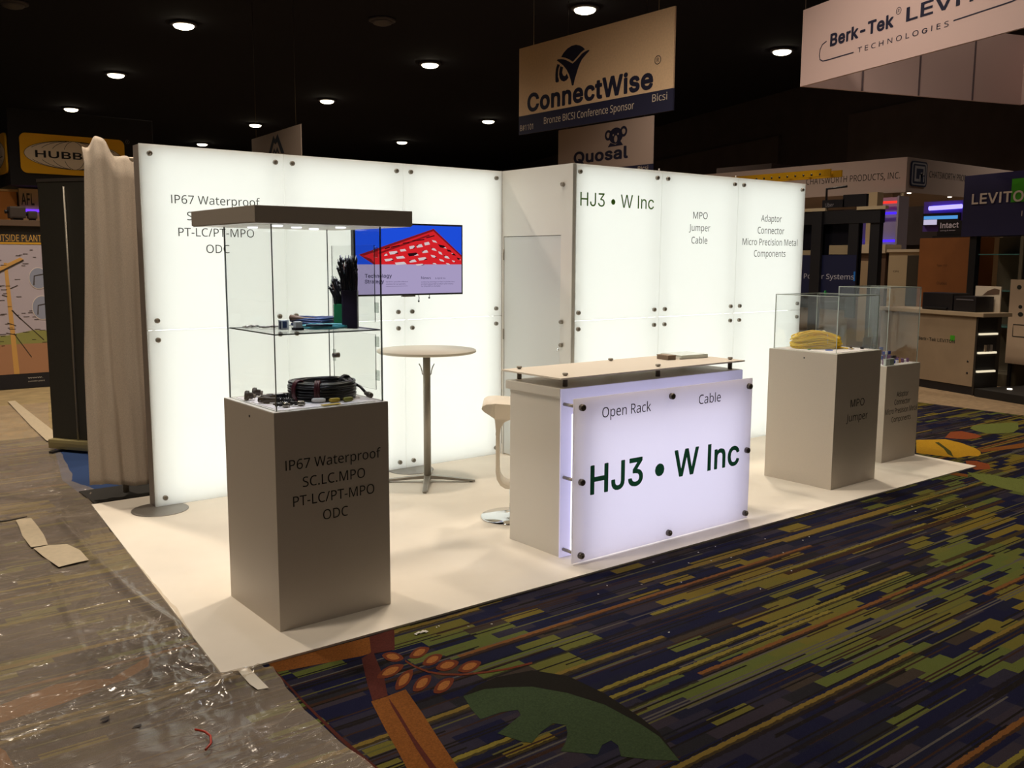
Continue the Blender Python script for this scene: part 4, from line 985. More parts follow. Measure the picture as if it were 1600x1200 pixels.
# ---------------------------------------------------------------- television on the left wall
tv = thing('television', 'wall-mounted flat television showing a red lattice structure under blue sky', 'television', (2.016, -0.02, 1.41))
b = MB()
b.box(1.515, 2.519, -0.085, -0.040, 1.414, 1.976, bev=0.004)
b.build('casing', M_BLACK, tv)
b = MB()
b.box(1.85, 2.18, -0.041, -0.0005, 1.60, 1.84)
b.build('wall_bracket', M_DKSTEEL, tv)
BLUE = glow_mat('screen_blue', '#1f50e0', 0.9)
RED = glow_mat('screen_red', '#e0252c', 0.85)
DRED = glow_mat('screen_dark_red', '#8d1a1e', 0.8)
LAV = glow_mat('screen_lavender', '#b6a9d2', 0.8)
SWHITE = glow_mat('screen_pale', '#d8c9cc', 0.9)
SDARK = glow_mat('screen_dark', '#2a1016', 0.8)
b = MB()
SO = (0, -0.0852, 0)
b.poly([(1.530, 1.657), (2.506, 1.657), (2.506, 1.962), (1.530, 1.962)], SO, *FACE_FRONT, 0.0003, 0)
b.poly([(1.530, 1.428), (2.506, 1.428), (2.506, 1.657), (1.530, 1.657)], SO, *FACE_FRONT, 0.0003, 1)
b.poly([(1.557, 1.730), (2.235, 1.939), (2.506, 1.732), (2.506, 1.657), (1.690, 1.657)], SO, *FACE_FRONT, 0.0006, 2)
b.poly([(1.557, 1.730), (2.235, 1.939), (2.506, 1.732), (2.506, 1.716), (2.232, 1.921), (1.60, 1.722)], SO, *FACE_FRONT, 0.0009, 3)
b.poly([(1.72, 1.745), (2.19, 1.893), (2.20, 1.882), (1.74, 1.737)], SO, *FACE_FRONT, 0.0009, 3)
b.poly([(1.557, 1.730), (1.66, 1.700), (1.70, 1.657), (1.685, 1.657)], SO, *FACE_FRONT, 0.0009, 3)


def scr(X, Y):
    return (1.4352 + X * .0007385, 2.0295 - Y * .000645)


cells_ = ((520, 415, 640, 460), (655, 390, 735, 425), (770, 348, 848, 392), (858, 330, 945, 375), (960, 300, 1035, 345), (462, 450, 505, 478),
          (465, 505, 580, 542), (605, 475, 720, 512), (750, 432, 890, 480), (930, 402, 1012, 440), (590, 545, 738, 585), (765, 518, 862, 556), (880, 488, 1000, 530),
          (1060, 278, 1128, 312), (1140, 330, 1250, 380), (1045, 372, 1122, 412), (1140, 415, 1196, 458), (1210, 465, 1292, 508), (1040, 458, 1122, 500),
          (1150, 510, 1222, 545), (850, 568, 962, 592), (1060, 556, 1122, 578), (1250, 390, 1320, 425), (1315, 435, 1375, 470), (1385, 490, 1440, 525),
          (1240, 560, 1300, 582), (1320, 525, 1370, 552))
for i_, (xa, ya, xb, yb) in enumerate(cells_):
    right = xa > 1039
    sk = (xb - xa) * (.22 if not right else .30)
    dz = (yb - ya) * .28
    if right:
        q_ = [scr(xa, ya), scr(xb - sk, ya + dz), scr(xb, yb), scr(xa + sk * .8, yb - dz)]
    else:
        q_ = [scr(xa, ya + dz), scr(xb - sk, ya), scr(xb, yb - dz), scr(xa + sk * .6, yb)]
    b.poly(q_, SO, *FACE_FRONT, 0.0012, 4 if i_ not in (14, 22, 23, 24, 8) else 5)
    m_ = [((q_[k][0] + q_[(k + 1) % 4][0]) / 2, (q_[k][1] + q_[(k + 1) % 4][1]) / 2) for k in range(4)]
    if i_ % 3 != 1:
        b.poly([q_[0], m_[0], m_[3]] if i_ % 2 else [m_[1], q_[2], m_[2]], SO, *FACE_FRONT, 0.0015, 5 if i_ not in (14, 22, 23, 24, 8) else 4)
for (xa, ya, xb, yb) in ((690, 305, 770, 330), (810, 275, 960, 290), (540, 355, 650, 365), (470, 375, 530, 388), (985, 235, 1090, 240)):
    b.poly([scr(xa, ya + 14), scr(xb, yb - 22), scr(xb + 6, yb - 10), scr(xa + 4, ya + 24)], SO, *FACE_FRONT, 0.0014, 5)
screen = b.build('screen', [BLUE, LAV, RED, DRED, SWHITE, SDARK], tv)
SI = glow_mat('screen_ink', '#3a3452', 0.7)
TY = -0.0856
lines([('Technology', 1.606, 1.843, 1.556, 0.0291), ('Strategy', 1.605, 1.773, 1.513, 0.0291)], TY, SI, screen, bold=0.012, depth=0.0004)
lines([('HJ3 W Inc. provides effective', 1.79, 1.988, 1.519, 0.009), ('solutions for our partners.', 1.79, 1.97, 1.501, 0.009),
       ('News', 2.113, 2.205, 1.541, 0.020), ('& HJ3.W Inc', 2.247, 2.347, 1.541, 0.012),
       ('Continuing advantages of fiber to provide more', 2.113, 2.435, 1.514, 0.009),
       ('excellent optical fiber products and industry', 2.113, 2.422, 1.497, 0.009), ('for 2016 EXPO in Shanghai', 2.113, 2.296, 1.480, 0.009)],
      TY, SI, screen, depth=0.0004)
b = MB()
b.box(1.79, 1.987, -0.0862, -0.0853, 1.4875, 1.4890)
b.build('rule_line', SI, screen)
b = MB()
b.box(1.94, 2.06, -0.085, -0.060, 1.403, 1.416, bev=0.003)
b.build('logo_bar', mat('silver_trim', '#8e8c88', rough=0.3, metal=0.7), tv)
for x, l in ((2.105, 0.045), (2.205, 0.02)):
    b = MB()
    b.tube([(x, -0.06, 1.416), (x + .004, -0.06, 1.416 - l * .6), (x, -0.06, 1.416 - l)], 0.003)
    b.box(x - .005, x + .005, -.065, -.055, 1.416 - l - .012, 1.416 - l)
    b.build('dangling_cable', M_BLACK, tv)

# ---------------------------------------------------------------- pedestals and showcases


def pane(mb, axis, at, a0, a1, b0, b1, t=0.006):
    """Clear sheet with visible cut edges (material 0 clear faces, 1 edges)."""
    k0 = len(mb.bm.faces)
    if axis == 'x':
        mb.box(at, at + t, a0, a1, b0, b1)
        n = Vector((1, 0, 0))
    elif axis == 'y':
        mb.box(a0, a1, at, at + t, b0, b1)
        n = Vector((0, 1, 0))
    else:
        mb.box(a0, a1, b0, b1, at, at + t)
        n = Vector((0, 0, 1))
    mb.bm.faces.ensure_lookup_table()
    for fc in mb.bm.faces[k0:]:
        fc.normal_update()
        fc.material_index = 0 if abs(fc.normal.dot(n)) > 0.9 else 1


def pedestal(root, x0, x1, y0, y1, h, lock=True):
    b = MB()
    b.box(x0, x1, y0, y1, 0.0, h - 0.004, bev=0.0015)
    b.build('plinth', M_LAM, root)
    b = MB()
    b.box(x0 + .001, x1 - .001, y0 + .001, y1 - .001, h - 0.004, h)
    b.build('top_edge', M_WHITE, root)
    b = MB()
    b.box(x0 + .045, x1 - .045, y0 + .045, y1 - .045, h, h + 0.0025)
    b.build('liner', M_LINER, root)
    if lock:
        b = MB()
        b.cyl((x0 - 0.002, (y0 + y1) / 2 - .02, h - 0.05), (x0 + .002, (y0 + y1) / 2 - .02, h - 0.05), 0.006, seg=12)
        b.build('lock', M_BLACK, root)


# tall showcase at the front left corner
PX0, PX1, PY0, PY1, PH = -0.240, 0.346, -2.531, -1.945, 1.018
ts = thing('tall_showcase', 'tall glass showcase with an overhanging brown cap, nearest plinth on the left', 'showcase', (0.053, -2.238, 0))
pedestal(ts, PX0, PX1, PY0, PY1, PH)
lines([('IP67 Waterproof', -0.192, 0.300, 0.749, 0.046), ('SC.LC.MPO', -0.110, 0.213, 0.662, 0.047),
       ('PT-LC/PT-MPO', -0.160, 0.262, 0.577, 0.047), ('ODC', -0.012, 0.118, 0.491, 0.047)], PY0, M_INK, ts)
GX0, GX1, GY0, GY1, GT = -0.216, 0.334, -2.507, -1.957, 1.848
for ax, at, a0, a1 in (('y', GY0, GX0, GX1), ('y', GY1 - .006, GX0, GX1), ('x', GX0, GY0 + .0065, GY1 - .0065)):
    b = MB()
    pane(b, ax, at, a0, a1, PH + .0005, GT)
    b.build('glass_pane', [M_CLEAR, M_EDGE], ts)
b = MB()
pane(b, 'x', GX1 - .006, GY0 + .0065, GY1 - .0065, PH + .0005, GT)
side = b.build('glass_pane', [M_CLEAR, M_EDGE], ts)
for z0, z1 in ((1.395, 1.765), (1.065, 1.335)):
    b = MB()
    y0, y1 = -2.435, -2.000
    pane(b, 'x', GX1 + .0015, y0, y1, z0, z1, 0.004)
    dr = b.build('glass_door', [M_CLEAR, M_EDGE], ts)
    for z in (z0 + .045, z1 - .06):
        b = MB()
        b.box(GX1 + .004, GX1 + .012, y0 - .022, y0 + .010, z, z + .05, bev=.003)
        b.build('hinge', M_HINGE, dr)
    zm = (z0 + z1) / 2
    b = MB()
    b.box(GX1 + .004, GX1 + .009, y1 - .012, y1 + .012, zm - .03, zm + .03)
    b.build('latch_plate', M_HINGE, dr)
    b = MB()
    b.cyl((GX1 - .012, y1 - .02, zm), (GX1 + .022, y1 - .02, zm), .012, .014, 14)
    b.build('lock', M_DKSTEEL if z0 < 1.2 else M_HINGE, dr)
b = MB()
pane(b, 'z', 1.359, GX0 + .007, GX1 - .007, GY0 + .007, GY1 - .007)
b.build('glass_shelf', [M_CLEAR, M_EDGE], ts)
b = MB()
b.box(-0.335, 0.441, -2.615, -1.862, GT + .004, 1.921, bev=0.002)
cap_ = b.build('cap', M_LAM, ts)
b = MB()
b.box(-0.330, 0.436, -2.610, -1.867, GT, GT + .004)
b.build('cap_underside', M_WHITE, cap_)
for x, y in ((-0.12, -2.36), (0.20, -2.36), (-0.12, -2.08), (0.20, -2.08), (0.04, -2.22)):
    b = MB()
    b.lathe((x, y, GT), (x, y, GT - .006), [(0, 0), (0.024, 0), (0.024, 0.6), (0.020, 1), (0, 1)], 24)
    pk = b.build('led_puck', M_PUCK, cap_)
    l = bpy.data.lights.new('puck_lamp', 'SPOT')
    l.energy = 4.5
    l.color = (.88, .90, 1.0)
    l.spot_size = math.radians(95)
    l.shadow_soft_size = .02
    lo = bpy.data.objects.new('puck_lamp', l)
    COL.objects.link(lo)
    lo.parent = pk
    lo.location = Vector((x, y, GT - .012)) - ts.location


def low_case(label, x0, x1, y0, y1, h, gx0, gx1, gy0, gy1, gt, rows):
    t = thing('display_case', label, 'showcase', ((x0 + x1) / 2, (y0 + y1) / 2, 0))
    pedestal(t, x0, x1, y0, y1, h)
    lines(rows, y0, M_INK, t)
    for ax, at, a0, a1 in (('y', gy0, gx0, gx1), ('y', gy1 - .006, gx0, gx1), ('x', gx0, gy0 + .0065, gy1 - .0065),
                           ('x', gx1 - .006, gy0 + .0065, gy1 - .0065)):
        b = MB()
        pane(b, ax, at, a0, a1, h + .0005, gt)
        b.build('glass_pane', [M_CLEAR, M_EDGEW], t)
    b = MB()
    pane(b, 'z', gt + .0005, gx0, gx1, gy0, gy1)
    b.build('glass_lid', [M_CLEAR, M_EDGEW], t)
    return t


low_case('glass-topped display plinth holding a yellow cable bundle, middle right of the booth', 4.147, 4.745, -2.530, -1.932, 1.020,
         4.170, 4.722, -2.508, -1.954, 1.436, [('MPO', 4.354, 4.542, 0.606, 0.057), ('Jumper', 4.307, 4.598, 0.498, 0.057)])
low_case('shorter glass-topped display plinth at the far right end, lettered for adaptors and metal components', 5.318, 5.862, -2.255, -1.735, 0.825,
         5.338, 5.842, -2.235, -1.755, 1.474, [('Adaptor', 5.500, 5.690, 0.551, 0.045), ('Connector', 5.470, 5.725, 0.484, 0.045),
                                            ('Micro Precision Metal', 5.335, 5.848, 0.410, 0.047), ('Components', 5.440, 5.752, 0.338, 0.045)])

# ---------------------------------------------------------------- reception counter
ct = thing('reception_counter', 'white reception counter with a glowing lettered front panel', 'counter', (2.28, -2.28, 0))
b = MB()
b.box(1.490, 3.070, -2.495, -2.030, 0.0, 0.930, bev=.002)
b.build('body', M_LAMW, ct)
b = MB()
b.box(1.475, 3.085, -2.500, -2.005, 0.930, 0.980, bev=.002)
b.build('ledge', M_LAMW, ct)
b = MB()
b.box(1.478, 3.082, -2.508, -2.5005, 0.004, 0.978)
lf_ = b.build('light_face', mat('desk_lit_face', '#dedbff', rough=0.6, emit=0.30), ct)
b = MB()
b.box(1.56, 2.93, -2.514, -2.5085, 0.02, 0.83)
b.build('led_sheet', M_DESKLED, lf_)
b = MB()
b.box(1.475, 3.100, -2.508, -1.960, 1.031, 1.041, bev=.002)
b.build('worktop', frosted_mat('frosted_top', '#f0e9de', 0.18, 0.05), ct)
for x in (1.575, 2.345, 3.045):
    for y in (-2.43, -2.01):
        b = MB()
        b.cyl((x, y, 0.980), (x, y, 1.031), 0.0145, seg=20)
        b.build('spacer_post', M_DKSTEEL, ct)
        b = MB()
        b.lathe((x, y, 1.041), (x, y, 1.058), [(.011, 0), (.011, .35), (.0165, .36), (.0165, .9), (.013, 1), (0, 1)], 20)
        b.build('screw_cap', M_STEEL, ct)
b = MB()
b.box(1.450, 3.005, -2.650, -2.638, 0.010, 0.943, bev=.0015)
fp = b.build('front_panel', M_OPAL_DESK, ct)
lines([('Open Rack', 1.660, 2.055, 0.819, 0.058), ('Cable', 2.480, 2.688, 0.819, 0.058)], -2.650, M_INK, fp)
lines([('HJ3 • W Inc', 1.576, 2.894, 0.390, 0.170)], -2.650, M_DKGREEN, fp, bold=0.022)
for x, z in ((1.500, .893), (2.226, .893), (2.962, .893), (1.503, .472), (2.962, .472), (1.505, .050), (2.230, .050), (2.966, .050)):
    b = MB()
    standoff(b, (x, -2.650, z), (0, -1, 0), 0.019, 0.024)
    sb = b.build('standoff_bolt', M_DKSTEEL, ct)
    b = MB()
    b.cyl((x, -2.638, z), (x, -2.5085, z), .010, seg=14)
    b.build('rod', M_STEEL, sb)

# ---------------------------------------------------------------- round table
tb = thing('bar_table', 'round white high table on a steel column, before the television', 'table', (1.896, -0.490, 0))
TX, TY_ = 1.896, -0.490
b = MB()
b.lathe((TX, TY_, 1.000), (TX, TY_, 1.022), [(0, 0), (.362, 0), (.374, .3), (.374, .85), (.371, 1), (0, 1)], 72)
b.build('tabletop', mat('cream_laminate', '#cdc7b8', rough=0.4), tb)
b = MB()
b.cyl((TX, TY_, 0.030), (TX, TY_, 1.000), 0.028, seg=28)
b.lathe((TX, TY_, .985), (TX, TY_, 1.0), [(0, 0), (.10, 0), (.10, 1), (0, 1)], 28)
b.build('column', M_STEEL, tb)
for k in range(4):
    a = math.radians(-36.5 + 90 * k)
    d = Vector((math.cos(a), math.sin(a), 0))
    n = Vector((-d.y, d.x, 0))
    b = MB()
    base = Vector((TX, TY_, 0))
    pr = [(0.0, .030, .030, .058), (0.12, .026, .024, .046), (0.34, .021, .006, .020), (0.365, .014, .004, .014)]
    rings = []
    for s, w, z0, z1 in pr:
        rings.append([b.bm.verts.new(base + d * s + n * q + ZP * z) for q, z in ((-w, z0), (w, z0), (w * .8, z1), (-w * .8, z1))])
    for A, B in zip(rings, rings[1:]):
        for i in range(4):
            b.bm.faces.new((A[i], A[(i + 1) % 4], B[(i + 1) % 4], B[i]))
    b.bm.faces.new(rings[0][::-1])
    b.bm.faces.new(rings[-1])
    ft = b.build('foot', M_STEEL, tb, bevel=.003)
    b = MB()
    b.cyl(base + d * .335 + ZP * .0, base + d * .335 + ZP * .008, .014, seg=12)
    b.build('glide', M_BLACK, ft)
for sgn in (-1, 1):
    a = math.radians(-38)
    d = Vector((math.cos(a), math.sin(a), 0)) * sgn
    p = Vector((TX, TY_, 0.86))
    b = MB()
    b.tube([p + d * .028 + ZP * -.03, p + d * .034 + ZP * -.02, p + d * .036, p + d * .045 + ZP * .03, p + d * .058 + ZP * .055], .004)
    b.build('bag_hook', M_STEEL, tb)

# ---------------------------------------------------------------- bar stool behind the counter
SA = math.radians(-38.5)
st = thing('bar_stool', 'cream moulded bar stool on a chrome disc base, half hidden by the counter', 'stool', (1.81, -1.66, 0), SA)
sx = Matrix.Translation((1.81, -1.66, 0)) @ Matrix.Rotation(SA, 4, 'Z')


def loc(x, y, z):
    return sx @ Vector((x, y, z))


prof_o = [(-.205, .752), (-.200, .772), (-.175, .785), (-.12, .790), (0, .782), (.12, .790), (.175, .802), (.200, .800), (.205, .785),
          (.185, .765), (.150, .735), (.122, .690), (.115, .60), (.115, .32), (.108, .275), (.085, .235), (.05, .213), (0, .208), (-.05, .213),
          (-.085, .235), (-.108, .275), (-.115, .32), (-.115, .60), (-.122, .675), (-.150, .710), (-.188, .735)]
prof_i = [(-.090, .56), (-.082, .615), (-.058, .655), (-.02, .672), (.02, .672), (.058, .655), (.082, .615), (.090, .56),
          (.090, .32), (.083, .280), (.066, .252), (.038, .237), (0, .233), (-.038, .237), (-.066, .252), (-.083, .280), (-.090, .32)]
b = MB()
wd = {True: .17, False: .15}
for y in (-1, 1):
    vo = [b.bm.verts.new(loc(x, y * (.185 if z > .7 else .10), z)) for x, z in prof_o]
    vi = [b.bm.verts.new(loc(x, y * .10, z)) for x, z in prof_i]
    eo = [b.bm.edges.new((vo[i], vo[(i + 1) % len(vo)])) for i in range(len(vo))]
    ei = [b.bm.edges.new((vi[i], vi[(i + 1) % len(vi)])) for i in range(len(vi))]
    bmesh.ops.triangle_fill(b.bm, use_beauty=True, edges=eo + ei)
    if y == -1:
        po, pi_ = vo, vi
    else:
        for A, B in ((po, vo), (pi_, vi)):
            for i in range(len(A)):
                fc = b.bm.faces.new((A[i], A[(i + 1) % len(A)], B[(i + 1) % len(B)], B[i]))
                fc.smooth = True
b.build('seat_shell', mat('cream_shell', '#d9cfbf', rough=0.4), st, bevel=.006)
b = MB()
b.cyl(loc(0, 0, .012), loc(0, 0, .236), .025, seg=24)
b.cyl(loc(0, 0, .236), loc(0, 0, .68), .014, seg=20)
b.build('gas_lift', M_CHROME, st)
b = MB()
b.lathe(loc(0, 0, 0), loc(0, 0, .03), [(0, 0), (.215, 0), (.218, .15), (.212, .35), (.10, .55), (.04, .8), (.028, 1), (0, 1)], 64)
b.build('disc_base', M_CHROME, st)
b = MB()
b.cyl(loc(-.118, 0, .56), loc(-.114, 0, .56), .009, seg=12)
b.build('screw_cap', M_STEEL, st)

# ---------------------------------------------------------------- things inside the tall showcase
LZ = PH + 0.0025          # liner surface
SZ = 1.365                # shelf surface
R_ = random.Random(11)


def coil(mb, c, rx, ry, r, loops, layers, ang=0.0, jit=.004, seg=40, mi=0):
    for L in range(layers):
        for k in range(loops):
            s = 1 - k * 1.7 * r / rx + R_.uniform(-jit, jit) / rx
            ph = R_.uniform(0, 6.28)
            pts = []
            for i in range(seg):
                q = 2 * math.pi * i / seg
                x, y = rx * s * math.cos(q), ry * s * math.sin(q)
                z = r + L * 1.75 * r + R_.uniform(0, jit * .2) + abs(jit) * .6 * (1 + math.sin(2 * q + ph))
                pts.append((c[0] + x * math.cos(ang) - y * math.sin(ang) + .3 * jit * math.sin(3 * q + ph),
                            c[1] + x * math.sin(ang) + y * math.cos(ang), c[2] + z))
            mb.tube(pts, r, 8, closed=True, mi=mi)


M_CABLE = mat('black_cable', '#141318', rough=0.28)
M_TEAL = mat('aqua_cable', '#3f8f99', rough=0.35)
M_BLUE = mat('blue_cable', '#27406f', rough=0.35)
M_YEL = mat('yellow_cable', '#f2cf00', rough=0.4)
M_BROWN = mat('brown_boot', '#6b5546', rough=0.5)
M_REDW = mat('maroon_wrap', '#4a1720', rough=0.4)
M_MET = mat('nickel', '#9a968c', rough=0.25, metal=0.9)
M_GRNP = mat('green_plastic', '#1c8a3a', rough=0.3)

t = thing('cable_coil', 'thick black cable coiled in a ring on the floor of the tall showcase', 'cable', (0.155, -2.235, LZ))
b = MB()
coil(b, (0.145, -2.240, LZ), .158, .158, .0078, 4, 6)
b.build('loops', M_CABLE, t)
for q, m_ in ((3.35, M_REDW), (4.1, M_REDW), (.15, M_BLACK)):
    b = MB()
    c = Vector((0.145 + .140 * math.cos(q), -2.240 + .140 * math.sin(q), LZ + .047))
    tng = Vector((-math.sin(q), math.cos(q), 0))
    rad = Vector((math.cos(q), math.sin(q), 0))
    ring = [c + rad * (.034 * math.cos(a)) + ZP * (.050 * math.sin(a)) for a in [i * math.pi / 8 for i in range(16)]]
    for o_ in (-.008, 0, .008):
        b.tube([p + tng * o_ for p in ring], .006, 6, closed=True)
    b.build('binding_wrap', m_, t)
tail = [(.145 + .150 * math.cos(-.3), -2.24 + .150 * math.sin(-.3), LZ + .06), (.285, -2.285, LZ + .07), (.305, -2.335, LZ + .05), (.308, -2.395, LZ + .02)]
b = MB()
b.tube(tail, .007)
b.build('cable_tail', M_CABLE, t)
b = MB()
b.lathe((.306, -2.385, LZ + .024), (.311, -2.435, LZ + .016), [(0, 0), (.010, 0), (.010, .4), (.014, .42), (.014, .9), (.010, 1), (.006, 1), (0, .9)], 16)
b.build('end_connector', M_DKSTEEL, t)
for i, (px, py, dx, dy, m_) in enumerate(((0.020, -2.375, .055, -.035, M_PALEGLOW), (0.085, -2.428, .05, -.012, mat('yellow_sleeve', '#b59b28', rough=.4)),
                                          (0.150, -2.445, .05, .0, mat('olive_sleeve', '#7b7a2a', rough=.4)))):
    b = MB()
    a = Vector((px, py, LZ + .013))
    e = a + Vector((dx, dy, 0))
    b.lathe(a, e, [(0, 0), (.006, 0), (.011, .15), (.011, .8), (.008, 1), (0, 1)], 14)
    b.build('sleeve', m_, t)
b = MB()
b.box(0.02, 0.115, -2.492, -2.468, LZ, LZ + .003)
b.build('paper_tag', mat('yellow_tag', '#c2a63c', rough=.6), t)

for i, (x, y, lab) in enumerate(((-0.184, -2.110, 'black round cable gland at the left rear edge of the tall showcase floor'),
                                 (-0.112, -2.030, 'black round cable gland behind the others, beside the spring connectors'))):
    t = thing('cable_gland', lab, 'connector', (x, y, LZ))
    b = MB()
    b.lathe((x - .014, y + .006, LZ + .024), (x + .022, y - .012, LZ + .020), [(0, 0), (.020, 0), (.024, .15), (.024, .5), (.016, .55), (.016, .95), (.012, 1), (0, 1)], 10)
    b.build('body', M_BLACK, t)
    b = MB()
    b.lathe((x + .020, y - .011, LZ + .020), (x + .032, y - .017, LZ + .018), [(0, 0), (.011, 0), (.011, .9), (.007, 1), (0, 1)], 16)
    b.build('end_ring', M_DKSTEEL, t)


def spring_connector(a, e, label, r=.013):
    a, e = Vector(a), Vector(e)
    t = thing('boot_connector', label, 'connector', (a.x, a.y, LZ))
    d = e - a
    b = MB()
    b.lathe(a, a + d * .6, [(0, 0), (r * .8, 0), (r, .05), (r, .25), (r * 1.25, .27), (r * 1.25, .5), (r * .9, .55), (r * .9, 1), (0, 1)], 14)
    b.build('barrel', M_BLACK, t)
    b = MB()
    n = d.normalized()
    u = n.orthogonal().normalized()
    w = n.cross(u)
    pts = []
    for i in range(70):
        q = i / 69
        th = q * 2 * math.pi * 8
        rr = r * (0.95 - .35 * q)
        pts.append(a + d * (.6 + .4 * q) + (u * math.cos(th) + w * math.sin(th)) * rr)
    b.tube(pts, .0028, 6)
    b.tube([a + d * .58, a + d], r * .4, 8)
    b.build('spring_boot', M_BLACK, t)


spring_connector((-0.150, -2.185, LZ + .018), (0.045, -2.190, LZ + .016), 'black connector with a coiled strain-relief boot, rearmost of the two')
spring_connector((-0.185, -2.235, LZ + .017), (-0.055, -2.345, LZ + .015), 'black connector with a ribbed boot, lying in front near the glass', .014)
for (x, y, lab) in ((-0.150, -2.425, 'small metal bayonet connector at the front left of the tall showcase floor'),
                    (-0.075, -2.425, 'small metal bayonet connector next to the black cable coil')):
    t = thing('metal_connector', lab, 'connector', (x, y, LZ))
    b = MB()
    b.lathe((x, y, LZ + .013), (x + .026, y - .022, LZ + .013), [(0, 0), (.009, 0), (.013, .2), (.013, .75), (.010, .8), (.010, 1), (.006, 1), (0, .8)], 16)
    b.build('shell', M_MET, t)
    b = MB()
    b.lathe((x, y, LZ + .013), (x - .034, y + .026, LZ + .016), [(0, 0), (.008, 0), (.010, .3), (.006, .35), (.011, .6), (.011, .75), (.004, .8), (.004, 1), (0, 1)], 14)
    b.build('plug', M_BLACK, t)
t = MB()
t.box(.078, .098, -2.075, -2.058, LZ, LZ + .014, bev=.003)
t.box(.086, .103, -2.072, -2.062, LZ + .013, LZ + .026, bev=.003)
tag(t.build('green_clip', M_GRNP), 'small bright green clip at the back of the tall showcase floor', 'clip')

# on the glass shelf
t = thing('cable_coil', 'dark blue thin cable coiled at the rear of the glass shelf', 'cable', (0.150, -2.085, SZ))
b = MB()
coil(b, (0.165, -2.115, SZ), .105, .085, .0048, 3, 5, ang=-.65)
b.build('loops', M_BLUE, t)
b = MB()
b.tube([(.055, -2.10, SZ + .045), (.07, -2.13, SZ + .045), (.10, -2.165, SZ + .042), (.14, -2.19, SZ + .04)], [.015, .011, .007, .005], 10)
b.build('boot', M_BROWN, t)
t = thing('cable_coil', 'aqua thin cable coiled at the front of the glass shelf', 'cable', (0.130, -2.310, SZ))
b = MB()
coil(b, (0.125, -2.320, SZ), .105, .085, .0044, 3, 2, ang=-.65)
b.build('loops', M_TEAL, t)
b = MB()
b.tube([(.02, -2.34, SZ + .022), (.06, -2.385, SZ + .024), (.12, -2.41, SZ + .022)], .0055, 8)
b.build('dark_jacket', mat('navy_cable', '#1a2740', rough=.35), t)


def cable_stub_bundle(label, x, y, w, d, h, htop, n, body_mat, lean, rot=.2):
    t = thing('cable_bundle', label, 'cable bundle', (x, y, SZ))
    M = Matrix.Translation((x, y, SZ)) @ Matrix.Rotation(rot, 4, 'Z')
    b = MB()
    b.box(-w / 2, w / 2, -d / 2, d / 2, 0, h, bev=.006, M=M)
    b.build('sleeve', body_mat, t)
    b = MB()
    cols = []
    for i in range(n):
        px, py = R_.uniform(-.46, .46) * w, R_.uniform(-.44, .44) * d
        top = htop * R_.uniform(.50, 1.0)
        dx, dy = px * .35 + R_.uniform(-.012, .012) + lean * .6, py * .35 + R_.uniform(-.012, .012)
        mid = Vector((px * 1.1, py * 1.1, h + (top) * .4))
        end = Vector((px + dx, py + dy, h + top))
        p = [M @ Vector((px, py, h - .01)), M @ mid, M @ ((mid + end) / 2 + Vector((dx * .15, 0, .006))), M @ end]
        mi = 0 if R_.random() < .8 else 1
        b.tube(p, .0042, 6, mi=mi)
        tip = p[3] - p[2]
        b.lathe(p[3] - tip * .4, p[3] + tip * .35, [(0, 0), (.0062, 0), (.0062, .5), (.0025, .6), (.002, 1), (0, 1)], 8)
    b.build('cable_ends', [M_BLACK, mat('tan_wire', '#6e5245', rough=.5)], t)


cable_stub_bundle('tall dark purple sleeve of upright cables on the glass shelf', 0.235, -2.375, .075, .05, .185, .155, 62, mat('purple_sleeve', '#251a33', rough=.45), -.005, -.65)
cable_stub_bundle('shorter green sleeve of upright cables, behind the purple sleeve', 0.235, -2.265, .05, .05, .115, .125, 26, mat('green_sleeve', '#157040', rough=.4), -.03, -.65)
t = thing('acrylic_block', 'small clear block with dark blue stripes on the glass shelf', 'sample block', (-0.055, -2.262, SZ))
b = MB()
b.box(-.078, -.040, -2.280, -2.245, SZ, SZ + .046, bev=.002)
b.build('block', mat('cloudy_acrylic', '#cfd8da', rough=.15), t)
b = MB()
b.box(-.081, -.0785, -2.276, -2.262, SZ + .006, SZ + .040)
b.box(-.072, -.052, -2.283, -2.2805, SZ + .010, SZ + .040)
b.build('stripe', mat('navy_stripe', '#253a5c', rough=.3), t)
t = thing('acrylic_block', 'small clear block with a dark base, next to the coiled cables on the shelf', 'sample block', (-0.02, -2.33, SZ))
b = MB()
b.box(-.035, -.002, -2.345, -2.315, SZ + .012, SZ + .040, bev=.002)
b.build('block', MATS['cloudy_acrylic'], t)
b = MB()
b.box(-.040, .003, -2.350, -2.310, SZ, SZ + .012)
b.build('base', M_BLACK, t)
silver = mat('silver_part', '#a8a49c', rough=.3, metal=.6)
for i, (x, y, ln, a, lab) in enumerate(((-.155, -2.055, .05, .3, 'thin silver connector lying leftmost on the glass shelf'),
                                        (-.115, -2.02, .045, -.5, 'thin silver connector at the shelf rear, left of the clear blocks'),
                                        (-.095, -2.125, .055, .1, 'thin silver connector lying in front of its fellows on the shelf'),
                                        (-.045, -2.115, .05, -.3, 'violet-tipped silver connector nearest the striped clear block'))):
    d = Vector((math.cos(a), math.sin(a), 0)) * ln
    p = Vector((x, y, SZ + .006))
    t = thing('slim_connector', lab, 'connector', (x, y, SZ))
    b = MB()
    b.lathe(p - d / 2, p + d / 2, [(0, 0), (.003, 0), (.003, .3), (.006, .32), (.006, .7), (.0045, .75), (.0045, 1), (0, 1)], 12)
    b.build('body', silver, t)
    b = MB()
    b.lathe(p + d / 2, p + d * .8, [(0, 0), (.003, 0), (.002, 1), (0, 1)], 10)
    b.build('tip', mat('violet_tip', '#6a5aa8', rough=.4) if i == 3 else M_BLACK, t)

